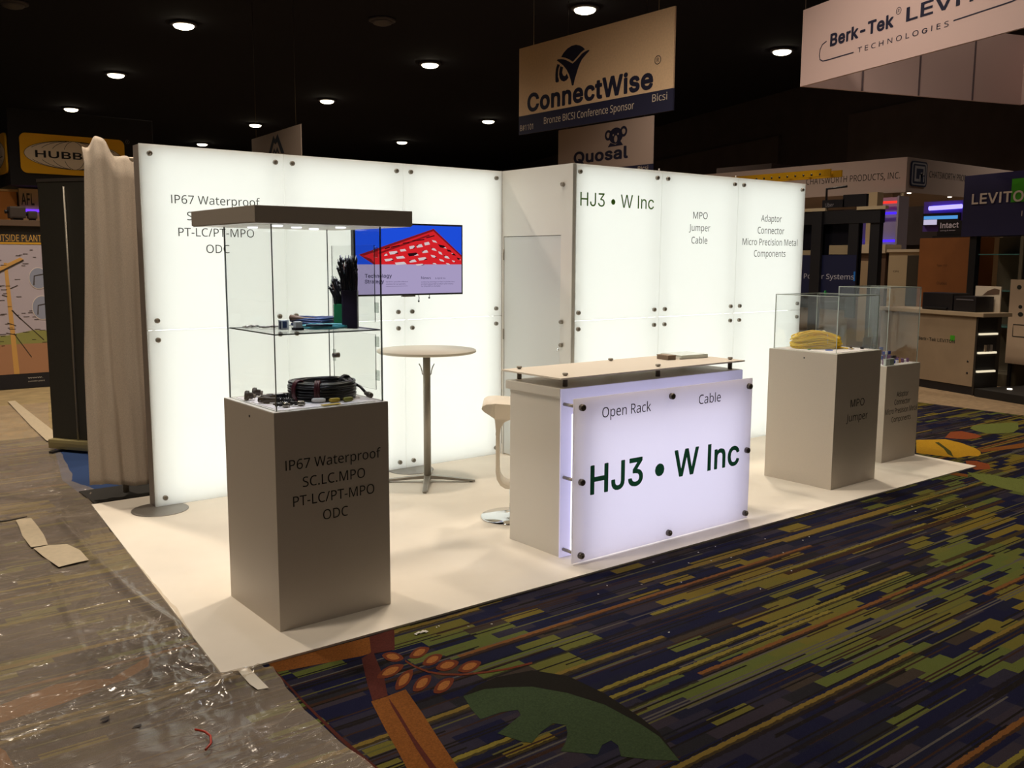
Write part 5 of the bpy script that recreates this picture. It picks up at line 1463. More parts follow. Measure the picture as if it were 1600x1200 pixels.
# ---------------------------------------------------------------- yellow jumpers and small parts in the middle case
t = thing('cable_bundle', 'thick skein of yellow patch cables in the middle right display case', 'cable bundle', (4.45, -2.18, 1.0225))
cz = 1.0225
ax_ = Vector((.78, -.62, 0)).normalized()
ay_ = Vector((.62, .78, 0)).normalized()
b = MB()
cc = Vector((4.425, -2.165, cz))
for k in range(46):
    sx_ = .180 + R_.uniform(-.02, .012)
    sy_ = .085 + R_.uniform(-.03, .02)
    z0 = .014 + .125 * R_.random()
    ti = R_.uniform(-.03, .03)
    tl = R_.uniform(-.035, .035)
    ph = R_.uniform(-.25, .25)
    pts = []
    for i in range(36):
        q = 2 * math.pi * i / 36
        ex = math.copysign(abs(math.cos(q)) ** .8, math.cos(q))
        ey = math.copysign(abs(math.sin(q)) ** .8, math.sin(q))
        wv = ex * math.cos(ph) - ey * math.sin(ph) * .5
        p = cc + ax_ * (wv * sx_ + .01 * math.sin(k)) + ay_ * ((ey + ex * math.sin(ph)) * sy_) + ZP * max(.006, z0 * (1 - .45 * ex * ex) + ti * ex + tl * ey - .02 * max(ex, 0) + .010 * math.cos(2 * q))
        pts.append(p)
    b.tube(pts, .0058, 7, closed=True)
b.build('loops', M_YEL, t)
b = MB()
ring = [cc + ax_ * .055 + ay_ * (.100 * math.cos(a)) + ZP * (.070 + .066 * math.sin(a)) for a in [i * math.pi / 10 for i in range(20)]]
b.tube(ring, .004, 6, closed=True)
b.build('tie_band', mat('pale_tie', '#d9cf9a', rough=.5), t)
b = MB()
for k in range(3):
    s = cc + ax_ * (.15 + .01 * k) - ay_ * (.05 + .015 * k) + ZP * .012
    b.tube([s, s + ax_ * .04 - ay_ * .02 - ZP * .004, s + ax_ * .075 - ay_ * .035 * k / 2 - ZP * .006], .0045, 7)
b.build('cable_tail', M_YEL, t)

for x, y, w, d, h, a, m_, nm, cat_, lab in (
        (4.262, -2.215, .07, .022, .004, .5, mat('green_card', '#4c8a6a', rough=.4), 'sample_card', 'sample', 'thin green sample strip at the left side of the middle right display case'),
        (4.315, -2.125, .055, .03, .012, .1, mat('grey_card', '#8f97a0', rough=.4), 'sample_card', 'sample', 'grey sample strip half under the yellow cable skein'),
        (4.655, -2.420, .028, .02, .018, .2, M_BLACK, 'connector_block', 'connector', 'black block connector at the right front of the middle right display case'),
        (4.612, -2.350, .022, .018, .016, .4, mat('brown_block', '#4e3a33', rough=.4), 'connector_block', 'connector', 'brown block connector between the yellow skein and the black block'),
        (4.540, -2.395, .04, .014, .010, -.4, mat('white_block', '#d7d3dc', rough=.4), 'connector_block', 'connector', 'white block connector in front of the yellow cable skein')):
    t = thing(nm, lab, cat_, (x, y, cz), a)
    Mx = Matrix.Translation((x, y, cz)) @ Matrix.Rotation(a, 4, 'Z')
    b = MB()
    b.box(-w / 2, w / 2, -d / 2, d / 2, 0, h, bev=.0015, M=Mx)
    b.build('body', m_, t)
    b = MB()
    b.box(w / 2, w / 2 + .008, -d / 4, d / 4, 0.001, h * .7, M=Mx)
    b.build('plug', M_MET, t)
b = MB()
b.tube([(4.330 + .026 * math.cos(q), -2.340 + .026 * math.sin(q), cz + .003) for q in [i * math.pi / 14 for i in range(28)]], .003, 8, closed=True)
tag(b.build('fibre_ring', mat('blue_fibre', '#4a6fd0', rough=.35)), 'small blue looped fibre on the floor of the middle right display case', 'cable')

# tiny parts heaped in the far right case
az = 0.825 + .0025
adaptor_kinds = (('#2b3f9a', 'tiny blue adaptor in the heap inside the far right case', 'blue adaptors in the far right case', 26),
                 ('#dcdce2', 'tiny white adaptor in the heap inside the far right case', 'white adaptors in the far right case', 24),
                 ('#7c5a80', 'tiny purple adaptor in the heap inside the far right case', 'purple adaptors in the far right case', 32),
                 ('#3b3436', 'tiny dark adaptor in the heap inside the far right case', 'dark adaptors in the far right case', 12),
                 ('#b88a4a', 'tiny tan adaptor in the heap inside the far right case', 'tan adaptors in the far right case', 8))
spots = []
for x in [5.40 + .043 * i for i in range(10)]:
    for y in [-2.175 + .048 * j for j in range(8)]:
        hmax = 1 + int(3.2 * math.exp(-((x - 5.62) / .11) ** 2 - ((y + 2.02) / .12) ** 2))
        for L in range(hmax):
            spots.append((x + .006 * L, y + .006 * L, L))
R_.shuffle(spots)
k = 0
for hexc, lab, grp, num in adaptor_kinds:
    proto = None
    for _ in range(num):
        x, y, L = spots[k]
        k += 1
        a = R_.uniform(0, 3.1)
        if proto is None:
            proto = thing('fibre_adaptor', lab, 'adaptor', (0, 0, 0), 0, grp)
            b = MB()
            b.box(-.014, .014, -.009, .009, 0, .026 if hexc != '#7c5a80' else .033, bev=.0015)
            b.build('body', mat('plastic_' + hexc[1:], hexc, rough=.4), proto)
            b = MB()
            b.cyl((.014, 0, .010), (.023, 0, .010), .005, seg=10)
            b.build('ferrule', M_MET, proto)
            proto.location = (x, y, az + .033 * L)
            proto.rotation_euler = (0, 0, a)
        else:
            dup(proto, (x, y, az + .033 * L), a)
for x, y, z, lab, hx in ((5.385, -2.212, az, 'clear white sample box at the left of the far right case', '#dfe6e6'),
                        (5.455, -2.212, az, 'small grey-green sample box beside the clear white one', '#93a39a')):
    t = thing('sample_box', lab, 'sample box', (x, y, z))
    b = MB()
    b.box(x - .03, x + .03, y - .012, y + .012, z, z + .045, bev=.002)
    b.build('box_body', mat('box_' + hx[1:], hx, rough=.25), t)
    b = MB()
    b.box(x - .031, x + .031, y - .013, y + .013, z + .045, z + .052, bev=.002)
    b.build('box_lid', M_EDGEW, t)
b = MB()
b.box(4.735 - .02, 4.735, -2.05, -2.03, 1.4425, 1.447)
b.box(4.725 - .008, 4.725 + .004, -2.046, -2.034, 1.447, 1.462, bev=.003)
o = b.build('green_tag', M_GRNP)
o.location = (-0.02, 0, 0)
tag(o, 'tiny green clip on the rim of the middle right display case', 'clip')

# ---------------------------------------------------------------- brochures on the counter
t = thing('brochure_stack', 'stack of white brochures at the right end of the counter top', 'brochures', (2.89, -2.135, 1.041))
Mx = Matrix.Translation((2.895, -2.135, 1.041)) @ Matrix.Rotation(-.09, 4, 'Z')
b = MB()
b.box(-.11, .15, -.10, .11, 0, .011, M=Mx)
b.build('lower_stack', mat('paper_white', '#e6e8e2', rough=.5), t)
b = MB()
b.box(-.10, .145, -.105, .10, .0112, .026, bev=.002, M=Mx)
b.build('glossy_cover', mat('glossy_paper', '#d8e0d8', rough=.12), t)
t = thing('card_box', 'brown card box standing left of the white brochures on the counter', 'box', (2.715, -2.165, 1.041))
Mx = Matrix.Translation((2.715, -2.165, 1.041)) @ Matrix.Rotation(-.09, 4, 'Z')
b = MB()
b.box(-.035, .035, -.05, .06, 0, .026, bev=.002, M=Mx)
b.build('box_body', mat('brown_card', '#7d6a58', rough=.6), t)
b = MB()
b.box(-.036, .036, -.052, .062, .0262, .031, M=Mx)
b.build('box_lid', mat('brown_card_lid', '#8f7c68', rough=.6), t)

b = MB()
b.box(5.72, 5.80, -1.80, -1.792, az, az + .15)
b.box(5.70, 5.82, -1.801, -1.791, az + .10, az + .19)
tag(b.build('card_stand', mat('card_grey', '#6c6a6c', rough=.6)), 'small grey card standing at the back of the far right case', 'card')

# ---------------------------------------------------------------- hall shell
M_HALLW = mat('hall_wall_paint', '#4a4143', rough=0.9, grain=0.1, gscale=1.5)
M_HALLW2 = mat('hall_wall_panel', '#584d4d', rough=0.9, grain=0.1, gscale=1.5)
M_CEIL = mat('ceiling_black', '#1b1a2c', rough=0.95)
b = MB()
b.box(-16, 60, -20, 75, HALL_H + .02, HALL_H + .22)
structure(b.build('ceiling', M_CEIL))
wd_ = Vector((.33, .944, 0))
wn_ = Vector((.944, -.33, 0))
wo = Vector((28.25, 14.88, 0))


def wallbox(mb, s0, s1, t0, t1, z0, z1):
    Mx = Matrix((( wd_.x, wn_.x, 0, wo.x), (wd_.y, wn_.y, 0, wo.y), (0, 0, 1, 0), (0, 0, 0, 1)))
    mb.box(s0, s1, t0, t1, z0, z1, M=Mx)


b = MB()
wallbox(b, -40, 62, 0, .4, FLOOR_Z, HALL_H + .02)
structure(b.build('wall_right', M_HALLW))
for i, (s0, s1, z1) in enumerate(((-26, -15.2, 7.2), (-12.0, -3.0, 6.6), (1.0, 11, 6.4), (15, 30, 6.4))):
    b = MB()
    wallbox(b, s0, s1, -.12, -.001, 2.2, z1)
    structure(b.build('trim_%d' % (i + 1), M_HALLW2))
b = MB()
b.box(-16, 60, 66, 66.4, FLOOR_Z, HALL_H + .02)
structure(b.build('wall_back', M_HALLW))

# ---------------------------------------------------------------- ceiling downlights and added fill spots
M_LENS = glow_mat('downlight_lens', '#fff0cf', 7.0)
M_CAN = mat('downlight_trim', '#5a5660', rough=.5, metal=.3)


def lamp(x, y, w, parent=None, size=.25):
    l = bpy.data.lights.new('downlight_or_fill', 'SPOT')
    l.energy = w
    l.color = WARM
    l.spot_size = math.radians(125)
    l.spot_blend = 0.8
    l.shadow_soft_size = size
    o = bpy.data.objects.new('downlight_or_fill', l)
    COL.objects.link(o)
    if parent:
        o.parent = parent
        o.location = (0, 0, -.16)
    else:
        o.location = (x, y, HALL_H - .16)
    return o


def downlight(x, y, label, w=SPOT_W, lens=None):
    t = thing('ceiling_downlight', label, 'ceiling light', (x, y, HALL_H))
    b = MB()
    b.lathe((x, y, HALL_H + .02), (x, y, HALL_H - .05), [(0, 0), (.36, 0), (.36, .8), (.30, 1), (.25, 1)], 32)
    b.build('trim_ring', M_CAN, t)
    b = MB()
    b.lathe((x, y, HALL_H - .04), (x, y, HALL_H - .15), [(0, 0), (.27, 0), (.27, .25), (.24, .6), (.15, .9), (0, 1)], 32)
    b.build('lens', lens or M_LENS, t)
    if w:
        lamp(x, y, w, t)


for u in (
        (7.371, 19.83, 'largest glowing downlight in the upper left of the black ceiling'),
        (7.936, 28.24, 'glowing downlight in the left row, second below the largest one'),
        (8.621, 37.31, 'small glowing downlight above the yellow globe sign, lowest of the left row'),
        (15.389, 19.92, 'glowing downlight above the television bay, nearest of the middle row'),
        (16.064, 28.43, 'glowing downlight in the middle row, second nearest'),
        (16.61, 36.79, 'glowing downlight directly above the pale M banner'),
        (17.355, 45.80, 'faintest downlight of the middle row, just over the backlit wall at left'),
        (14.694, 11.77, 'large glowing downlight at the top edge, above the beige owl banner'),
        (22.533, 11.52, 'glowing downlight between the beige owl banner and the pink ring sign'),
        (24.342, 28.72, 'glowing downlight just left of the beige owl banner'),
        (25.386, 37.90, 'small glowing downlight low over the left backlit wall, right of the M banner')):
    downlight(*u)
M_OFF = mat('unlit_lens', '#6a6670', rough=.4)
downlight(3.32, 20.43, 'unlit downlight in the top left corner of the ceiling', 0, M_OFF)
downlight(11.34, 16.06, 'unlit ceiling fitting, barely visible at the top centre', 0, M_OFF)
for x, y, w in ((6.4, 0.5, 820), (5.6, 3.6, 350), (11.3, 0.2, 170), (10.8, 5.6, 800), (2.0, -0.9, 640), (-2.2, -1.9, 640), (8.2, -2.6, 300), (21, 1.0, 600), (5.4, -6.4, 210), (-3.6, -6.4, 150),  # unseen spots without fittings, most added to brighten floor, drape, signs and poster
                (-1.0, 4.6, 1700), (6.7, 11.2, 900), (4.5, 3.2, 400), (-.6, 20, 500)):
    lamp(x, y, w)

# ---------------------------------------------------------------- plastic film over the carpet, tape, litter
EDGE = [(-16, -0.30), (-3.95, -0.47), (-3.86, -0.477), (-3.56, -0.486), (-3.27, -0.479), (-3.07, -0.453), (-2.835, -0.415),
        (-2.812, -0.56), (-2.79, -0.612), (-2.4, -0.585), (-2.0, -0.522), (-1.22, -0.466), (-0.344, -0.398), (0.38, -0.325), (0.75, -0.16),
        (0.95, -0.20), (1.22, -0.25), (1.5, -0.19), (2.2, -0.085), (2.66, -0.03), (3.0, 0.0), (3.35, 0.05), (6.0, 0.6)]


def edge_x(y):
    for (y0, x0), (y1, x1) in zip(EDGE, EDGE[1:]):
        if y0 <= y <= y1:
            return x0 + (x1 - x0) * (y - y0) / (y1 - y0)
    return EDGE[-1][1]


def ridged(p, s):
    return 1 - abs(noise.noise(Vector(p) * s)) * 2.2


ys = [-7.5 + .12 * i for i in range(20)]
y = ys[-1]
while y < 5.6:
    y += (.03 if y < -3.1 else .012) if y < -1.6 else (.022 if y < -.3 else .035) if y < -.3 else (.035 if y < 2 else .09)
    ys.append(y)
NX = 190
RIDGE = [(-.59, .05), (-.603, -.444), (-.632, -.885), (-.632, -1.326), (-.63, -1.658), (-.616, -1.915), (-.596, -2.133), (-.606, -2.314)]
FOLD = [(-.80, -.60), (-.847, -.792), (-.902, -1.181), (-.938, -1.56), (-.972, -1.891), (-.992, -2.061), (-1.016, -2.216)]
GLINTS = [((-1.09, -2.418), (-1.018, -2.277), (-.929, -2.132), (-.869, -2.088)), ((-.777, -2.272), (-.807, -2.461), (-.82, -2.647)),
          ((-.738, -2.258), (-.775, -2.465)), ((-.726, -1.882), (-.875, -2.305)), ((-.683, -2.474), (-.706, -2.697))]
qg = random.Random(21)
for _k in range(34):
    gx, gy = qg.uniform(-.95, -.60), qg.uniform(-2.85, -2.15)
    ga, gl_ = qg.uniform(.9, 2.4), qg.uniform(.05, .16)
    m_ = (gx + gl_ * math.cos(ga), gy + gl_ * math.sin(ga))
    ga += qg.uniform(-1.1, 1.1)
    GLINTS.append(((gx, gy), m_, (m_[0] + gl_ * .7 * math.cos(ga), m_[1] + gl_ * .7 * math.sin(ga))))
for _k in range(46):
    gx, gy = qg.uniform(-2.0, -.55), qg.uniform(-3.9, -.4)
    ga, gl_ = qg.choice((.55, .9, 2.3)) + qg.uniform(-.2, .2), qg.uniform(.10, .45)
    if gx + gl_ * math.cos(ga) < -.62:
        GLINTS.append(((gx, gy), (gx + gl_ * math.cos(ga), gy + gl_ * math.sin(ga))))


def seg_dist(x, y, line):
    best = 9.0
    for (xa, ya), (xb, yb) in zip(line, line[1:]):
        dx, dy = xb - xa, yb - ya
        t_ = max(0, min(1, ((x - xa) * dx + (y - ya) * dy) / (dx * dx + dy * dy)))
        best = min(best, math.hypot(x - xa - t_ * dx, y - ya - t_ * dy))
    return best


b = MB()
grid = []
for y in ys:
    xr = edge_x(y) + .010 * noise.noise((y * 9, 0, 2)) + (.02 * noise.noise((y * 3.1, 5, 2)) if y > .4 or y < -2.83 else 0)
    row = []
    for i in range(NX):
        s = i / (NX - 1)
        x = xr - 4.6 * (1 - s) ** 1.9
        d = xr - x
        fade = min(1.0, d / .05)
        p = Vector((x * 1.0 + y * .45, y * .45 - x * .5, 0))
        a = max(0, ridged((p.x * .8, p.y * 1.6, 1), 2.6) - .80) * .05
        c_ = max(0, ridged((x * 1.3 - y * .8, x * .5 + y * 1.2, 4), 5.5) - .74) * .018
        near = math.exp(-((x + .62) ** 2 / .10 + (y + 2.75) ** 2 / .16))
        crum = near * (max(0, ridged((x * 2.2, y * 1.1, 7), 4.5) - .45) * .045 + .004)
        rel = .026 * math.exp(-(seg_dist(x, y, RIDGE) / .026) ** 2) + .012 * max(0, 1 - seg_dist(x, y, FOLD) / .022)
        for gl in GLINTS:
            bx = [q[0] for q in gl]
            by = [q[1] for q in gl]
            if min(bx) - .02 < x < max(bx) + .02 and min(by) - .02 < y < max(by) + .02:
                rel = max(rel, .0075 * max(0, 1 - seg_dist(x, y, gl) / .014))
        z = FLOOR_Z + .0045 + fade * (a + c_ + crum + rel + .0015 * noise.noise((x * 14, y * 14, 0)))
        if -2.8 < y < .36:
            lap = max(0, 1 - d / .05)
            z = max(z, FLOOR_Z + .0045 + .0085 * lap)
        row.append(b.bm.verts.new((x, y, z)))
    grid.append(row)
for r0, r1 in zip(grid, grid[1:]):
    for i in range(NX - 1):
        fc = b.bm.faces.new((r0[i], r0[i + 1], r1[i + 1], r1[i]))
        fc.smooth = True
tag(b.build('plastic_film', film_mat()), 'clear crinkled protective plastic film spread over the carpet at left', 'plastic sheet')

M_TAPE = mat('masking_tape', '#b5a78e', rough=.6, grain=.1, gscale=30)


def strip(name, label, cat, pts, mtl, z=.0, th=.0008):
    b = MB()
    b.poly(pts, (0, 0, FLOOR_Z + z), XP, YP, ZP, th)
    return tag(b.build(name, mtl), label, cat)


strip('tape_patch', 'wide pale tape patch on the plastic film, left of the booth carpet', 'tape',
      [(-.861, -.495), (-.78, -.487), (-.686, -.529), (-.655, -.70), (-.662, -.922), (-.74, -.93), (-.825, -.949), (-.85, -.70)], M_TAPE, .016)
strip('tape_strip', 'narrow tape strip running from the wide tape patch towards the back', 'tape',
      [(-.82, .248), (-.732, .218), (-.74, -.02), (-.753, -.25), (-.779, -.474), (-.868, -.468), (-.861, -.183), (-.835, .05)], M_TAPE, .016)
strip('tape_strip', 'long pale tape strip on the bare floor before the pole poster', 'tape',
      [(.14, 5.9), (.22, 5.9), (.10, 3.0), (-.05, 3.0), (.0, 3.9)], M_TAPE, .016)
strip('tape_strip', 'white tape strip sticking out under the booth carpet\'s front corner', 'tape',
      [(-.555, -2.802), (-.508, -2.802), (-.518, -2.985), (-.52, -3.04), (-.561, -3.029), (-.567, -2.961)], mat('white_tape', '#d8d2c4', rough=.6), .016)
b = MB()
b.tube([(-.872, -3.20, .012), (-.850, -3.235, .012), (-.845, -3.28, .012), (-.862, -3.33, .012), (-.893, -3.362, .012)], .0042, 8)
tag(b.build('wire_offcut', mat('red_wire', '#a8301c', rough=.4)), 'short bent red wire offcut lying on the plastic film', 'wire')
b = MB()
b.tube([(-1.02, .235, .012), (-.86, .222, .012), (-.75, .250, .012)], [.006, .007, .004], 8, flat=.6)
tag(b.build('wood_sliver', mat('dark_wood', '#2d241b', rough=.7)), 'thin dark sliver lying across the pale tape strip', 'offcut')
b = MB()
for k in range(5):
    a = k * .9
    b.poly([(.245 + .012 * k, -2.93 + .006 * math.sin(a)), (.262 + .012 * k, -2.92 + .008 * math.cos(a)), (.258 + .012 * k, -2.905), (.240 + .012 * k, -2.912)],
           (0, 0, FLOOR_Z + .004 + .003 * (k % 2)), XP, YP, (ZP + XP * .2).normalized(), .001)
tag(b.build('torn_paper', mat('litter_white', '#cfcbc4', rough=.7)), 'scrap of torn white paper on the dark carpet beside the booth edge', 'litter')
lint = None
for i in range(26):
    q = random.Random(40 + i)
    x = q.uniform(.2, 4.6)
    y = -2.84 - abs(q.gauss(0, .35))
    if lint is None:
        b = MB()
        b.box(-.0045, .0045, -.0025, .0025, 0, .002)
        lint = tag(b.build('lint_speck', MATS['litter_white']), 'tiny white speck of lint on the dark hall carpet', 'litter', 'white specks on the dark carpet')
        lint.location = (x, y, FLOOR_Z + .001)
    else:
        o = lint.copy()
        COL.objects.link(o)
        o.location = (x, y, FLOOR_Z + .001)
        o.rotation_euler = (0, 0, q.uniform(0, 3))
for x, y, lab in ((-1.105, -2.905, 'small dark hole torn in the plastic film, the left of two'), (-1.03, -3.04, 'dark scrap on the plastic film near the red wire')):
    strip('dark_scrap', lab, 'litter', [(x - .018, y - .008), (x + .012, y - .012), (x + .022, y + .010), (x - .006, y + .006)], mat('scrap_dark', '#1c1210', rough=.7), .018)

# ---------------------------------------------------------------- pipe-and-drape behind the left wall
M_DRAPE = mat('beige_drape', '#cfc1b1', rough=.95, grain=.12, gscale=180, bump=.3)
t = thing('drape', 'beige cloth drape hanging beside the left end of the backlit wall', 'curtain', (-.05, .50, 0))
b = MB()
NXc, NZc = 110, 60
g = []
for j in range(NZc):
    q = j / (NZc - 1)
    row = []
    for i in range(NXc):
        s = i / (NXc - 1)
        xl = -.205 - .06 * min(1, q * 1.6) - .03 * q
        x = xl + s * 1.3
        X_ = s * 1.3
        zt = 2.40 + .10 * math.exp(-((X_ - .115) / .062) ** 4) + .055 * math.exp(-((X_ - .02) / .09) ** 2) - .01 * math.sin(X_ * 40)
        zb = .105 + (-.045 if X_ > .28 else -.045 * max(0, X_ / .28) ** 2)
        z = zt + (zb - zt) * q
        wob = .018 * q
        drift = X_ - .12 * q
        yy = .50 + .010 * math.sin(drift * 40 + .6) * (.4 + .6 * q) + .006 * math.sin(drift * 83 + 2 * q) + .014 * noise.noise((X_ * 7, q * 2.2, 0))
        yy += .045 * math.exp(-((drift - .115) / .022) ** 2) * min(1, .35 + q) - .03 * math.exp(-((drift - .07) / .05) ** 2) * min(1, q * 2)
        yy -= .025 * math.exp(-((drift - .20) / .05) ** 2)
        if q < .05:
            yy += (.05 - q) * 1.2
        row.append(b.bm.verts.new((x, yy, z)))
    g.append(row)
for r0, r1 in zip(g, g[1:]):
    for i in range(NXc - 1):
        fc = b.bm.faces.new((r0[i], r0[i + 1], r1[i + 1], r1[i]))
        fc.smooth = True
cl = b.build('cloth', M_DRAPE, t)
sm = cl.modifiers.new('thickness', 'SOLIDIFY')
sm.thickness = .004
b = MB()
b.cyl((-.03, .575, 0), (-.03, .575, 2.42), .022, seg=16)
b.build('upright_pole', mat('drape_pole', '#a59a8a', rough=.4, metal=.5), t)
b = MB()
b.cyl((-.20, .575, 2.385), (2.9, .575, 2.385), .020, seg=16)
b.build('cross_rail', MATS['drape_pole'], t)
b = MB()
b.box(-.30, .22, .38, .80, FLOOR_Z + .001, .004)
b.build('base_plate', mat('base_plate_black', '#1d1a16', rough=.6, metal=.3), t)

# ---------------------------------------------------------------- banner stand seen from behind
dx_, dy_ = .55, -.835
P0 = Vector((-.075, 2.60, 0))
ang = math.atan2(dy_, dx_)
t = thing('banner_stand', 'dark grey roll-up banner seen from behind, left of the beige drape', 'banner', P0, ang)
Mx = WM[t.name]
b = MB()
b.box(0.0, .86, -.002, .002, .095, 2.355, M=Mx)
b.build('banner_back', mat('charcoal_banner', '#38362f', rough=.7, grain=.05, gscale=40), t)
b = MB()
b.box(-.01, .87, -.06, .06, .010, .10, bev=.03, M=Mx)
b.build('cassette', mat('tan_cassette', '#a09468', rough=.4, metal=.3), t)
b = MB()
b.cyl(Mx @ Vector((.30, -.022, .10)), Mx @ Vector((.30, -.022, 2.30)), .009, seg=10)
b.build('support_pole', mat('pole_grey', '#8b857a', rough=.4, metal=.6), t)
b = MB()
b.box(-.004, .864, -.010, .010, 2.345, 2.372, M=Mx)
b.build('top_rail', M_DKSTEEL, t)
for s in (.12, .74):
    b = MB()
    b.box(s - .02, s + .02, -.16, .16, FLOOR_Z + .001, .012, M=Mx)
    b.build('foot', M_BLACK, t)

# ---------------------------------------------------------------- poster board, far left
PY = 7.1
t = thing('poster_board', 'poster stand with a wooden utility pole picture, behind the film at far left', 'poster', (.3, PY + .15, FLOOR_Z))
b = MB()
b.box(-.45, .985, PY, PY + .45, FLOOR_Z + .001, 2.10)
b.build('cabinet', mat('poster_cabinet', '#2b2622', rough=.6), t)
b = MB()
b.box(-.50, 1.03, PY - .05, PY + .50, 2.10, 2.175, bev=.004)
b.build('top_ledge', mat('ledge_brown', '#5a4636', rough=.6), t)
b = MB()
o_ = (0, PY - .0005, 0)
b.poly([(-.44, .19), (.975, .19), (.975, 1.865), (-.44, 1.865)], o_, *FACE_FRONT, .002, 0)
b.poly([(-.44, .19), (.88, .19), (.90, .58), (-.44, .58)], o_, *FACE_FRONT, .003, 1)
b.poly([(-.44, .58), (.90, .58), (.90, .74), (.70, .755), (.40, .70), (-.44, .68)], o_, *FACE_FRONT, .003, 2)
b.poly([(.44, .19), (.505, .19), (.445, 1.63), (.405, 1.63)], o_, *FACE_FRONT, .004, 3)
b.poly([(.24, 1.515), (.60, 1.700), (.635, 1.675), (.28, 1.485)], o_, *FACE_FRONT, .005, 3)
b.poly([(.28, 1.485), (.635, 1.675), (.64, 1.655), (.30, 1.47)], o_, *FACE_FRONT, .0055, 4)
b.poly([(.87, .19), (.975, .19), (.975, 1.865), (.915, 1.865), (.955, 1.40), (.94, .80)], o_, *FACE_FRONT, .0045, 5)
for a0, b0, a1, b1 in ((.46, 1.30, .55, 1.34), (.42, 1.20, .36, 1.22), (.47, 1.02, .56, .90), (.47, .72, .66, .40), (.46, 1.02, .82, .62), (.40, .86, .50, .82), (.38, .73, .50, .70)):
    b.ribbon([(a0, b0), (a1, b1)], .010, o_, *FACE_FRONT, .0052, 4)
q = random.Random(5)
for k in range(46):
    a0, b0 = q.choice((q.uniform(.28, .42), q.uniform(.50, .80))), q.uniform(.55, 1.8)
    if abs(a0 - .80) < .13 and .95 < b0 < 1.6:
        continue
    b.ribbon([(a0, b0), (a0 + q.uniform(.03, .08), b0)], .006, o_, *FACE_FRONT, .0052, 4)
b.build('poster_print', [mat('poster_sky', '#b3a9b4', rough=.5), mat('poster_earth', '#a6795a', rough=.5), mat('poster_grass', '#8c8c50', rough=.5),
                         mat('poster_timber', '#c99a55', rough=.5), mat('poster_dark', '#3a2f26', rough=.5), mat('poster_margin', '#d2c6c0', rough=.5)], t)
b = MB()
for cx, cz_, rx, rz in ((.80, 1.43, .115, .142), (.825, 1.045, .125, .16)):
    pts = [(cx + rx * math.cos(a), cz_ + rz * math.sin(a)) for a in [i * math.pi / 16 for i in range(32)]]
    b.poly(pts, o_, *FACE_FRONT, .0060, 0)
    b.poly([(cx + (x - cx) * .94, cz_ + (z - cz_) * .94) for x, z in pts], o_, *FACE_FRONT, .0065, 1)
    b.ribbon([(cx - .06, cz_ - .09), (cx - .05, cz_ + .03), (cx + .10, cz_ + .06)], .014, o_, *FACE_FRONT, .007, 2)
b.build('inset_circle', [MATS['poster_margin'], mat('poster_blue', '#8d93a8', rough=.5), MATS['poster_dark']], t)
b = MB()
b.box(-.44, .86, PY - .006, PY - .0005, 1.868, 1.893)
b.build('yellow_rule', mat('yellow_rule', '#c9962a', rough=.5), t)
lines([('OUTSIDE PLANT', .285, .865, 1.905, .085)], PY - .001, mat('amber_letters', '#c79a4a', rough=.5), t)
b = MB()
b.box(-.44, .975, PY - .004, PY - .0005, .0, .186)
b.build('footer', mat('footer_navy', '#14131d', rough=.5), t)
lines([('www.', .60, .78, .12, .022), ('outside plant', .60, .80, .075, .018)], PY - .0045, mat('footer_letters', '#bfb9b0', rough=.5), t)
for x, w, h, lab in ((.98, .0, 0, ''),):
    pass
for nm, cx, cy, w, d, h, lab in (('splice_closure', .63, PY + .20, .19, .20, .15, 'dark equipment box on top of the pole poster stand'),
                                 ('splice_closure', .82, PY + .24, .11, .12, .10, 'smaller dark equipment unit at the right end of the poster stand top')):
    t2 = thing(nm, lab, 'equipment', (cx, cy, 2.175))
    b = MB()
    b.box(cx - w / 2, cx + w / 2, cy - d / 2, cy + d / 2, 2.205, 2.205 + h, bev=.02)
    b.build('housing', mat('closure_grey', '#3a312c', rough=.5), t2)
    b = MB()
    b.box(cx - w / 3, cx + w / 3, cy - d / 3, cy + d / 3, 2.175, 2.205)
    b.build('foot', M_BLACK, t2)
    b = MB()
    b.cyl((cx - w / 2, cy, 2.215 + h / 2), (cx - w / 2 - .045, cy, 2.21 + h / 2), .025, seg=12)
    b.build('cable_port', M_BLACK, t2)

def reg_mark(p, r, face, mtl, parent):
    u, v, n = face
    p = Vector(p)
    b = MB()
    b.ribbon([(r * math.cos(a), r * math.sin(a)) for a in [i * math.pi / 12 for i in range(25)]], r * .16, p, u, v, n, .002)
    o = b.build('registered_mark', mtl, parent)
    lettering([('R', p - u * r * .36 - v * r * .5, r * .8, r)], face, mtl, o, depth=.002, font='humanist')


# ---------------------------------------------------------------- booth with the yellow globe sign
t = thing('sign_tower', 'black booth header tower with yellow globe signs, upper left behind the drape', 'sign', (2.4, 12.1, FLOOR_Z))
b = MB()
b.box(1.27, 3.6, 11.0, 13.3, 2.885, 4.12, bev=.01)
b.build('header_box', mat('header_black', '#131118', rough=.7), t)
b = MB()
b.box(1.60, 3.5, 11.9, 12.1, FLOOR_Z + .001, 2.884)
b.build('support_wall', mat('booth_cream_wall', '#c3a57e', rough=.7), t)
GLOBE = [mat('sign_yellow', '#f0b41a', rough=.5), mat('sign_cream', '#ecdcc8', rough=.5), M_BLACK]


def rrect(x0, x1, z0, z1, r, n=8):
    pts = []
    for cx, cz_, a0 in ((x1 - r, z1 - r, 0), (x0 + r, z1 - r, 90), (x0 + r, z0 + r, 180), (x1 - r, z0 + r, 270)):
        for i in range(n + 1):
            a = math.radians(a0 + 90 * i / n)
            pts.append((cx + r * math.cos(a), cz_ + r * math.sin(a)))
    return pts


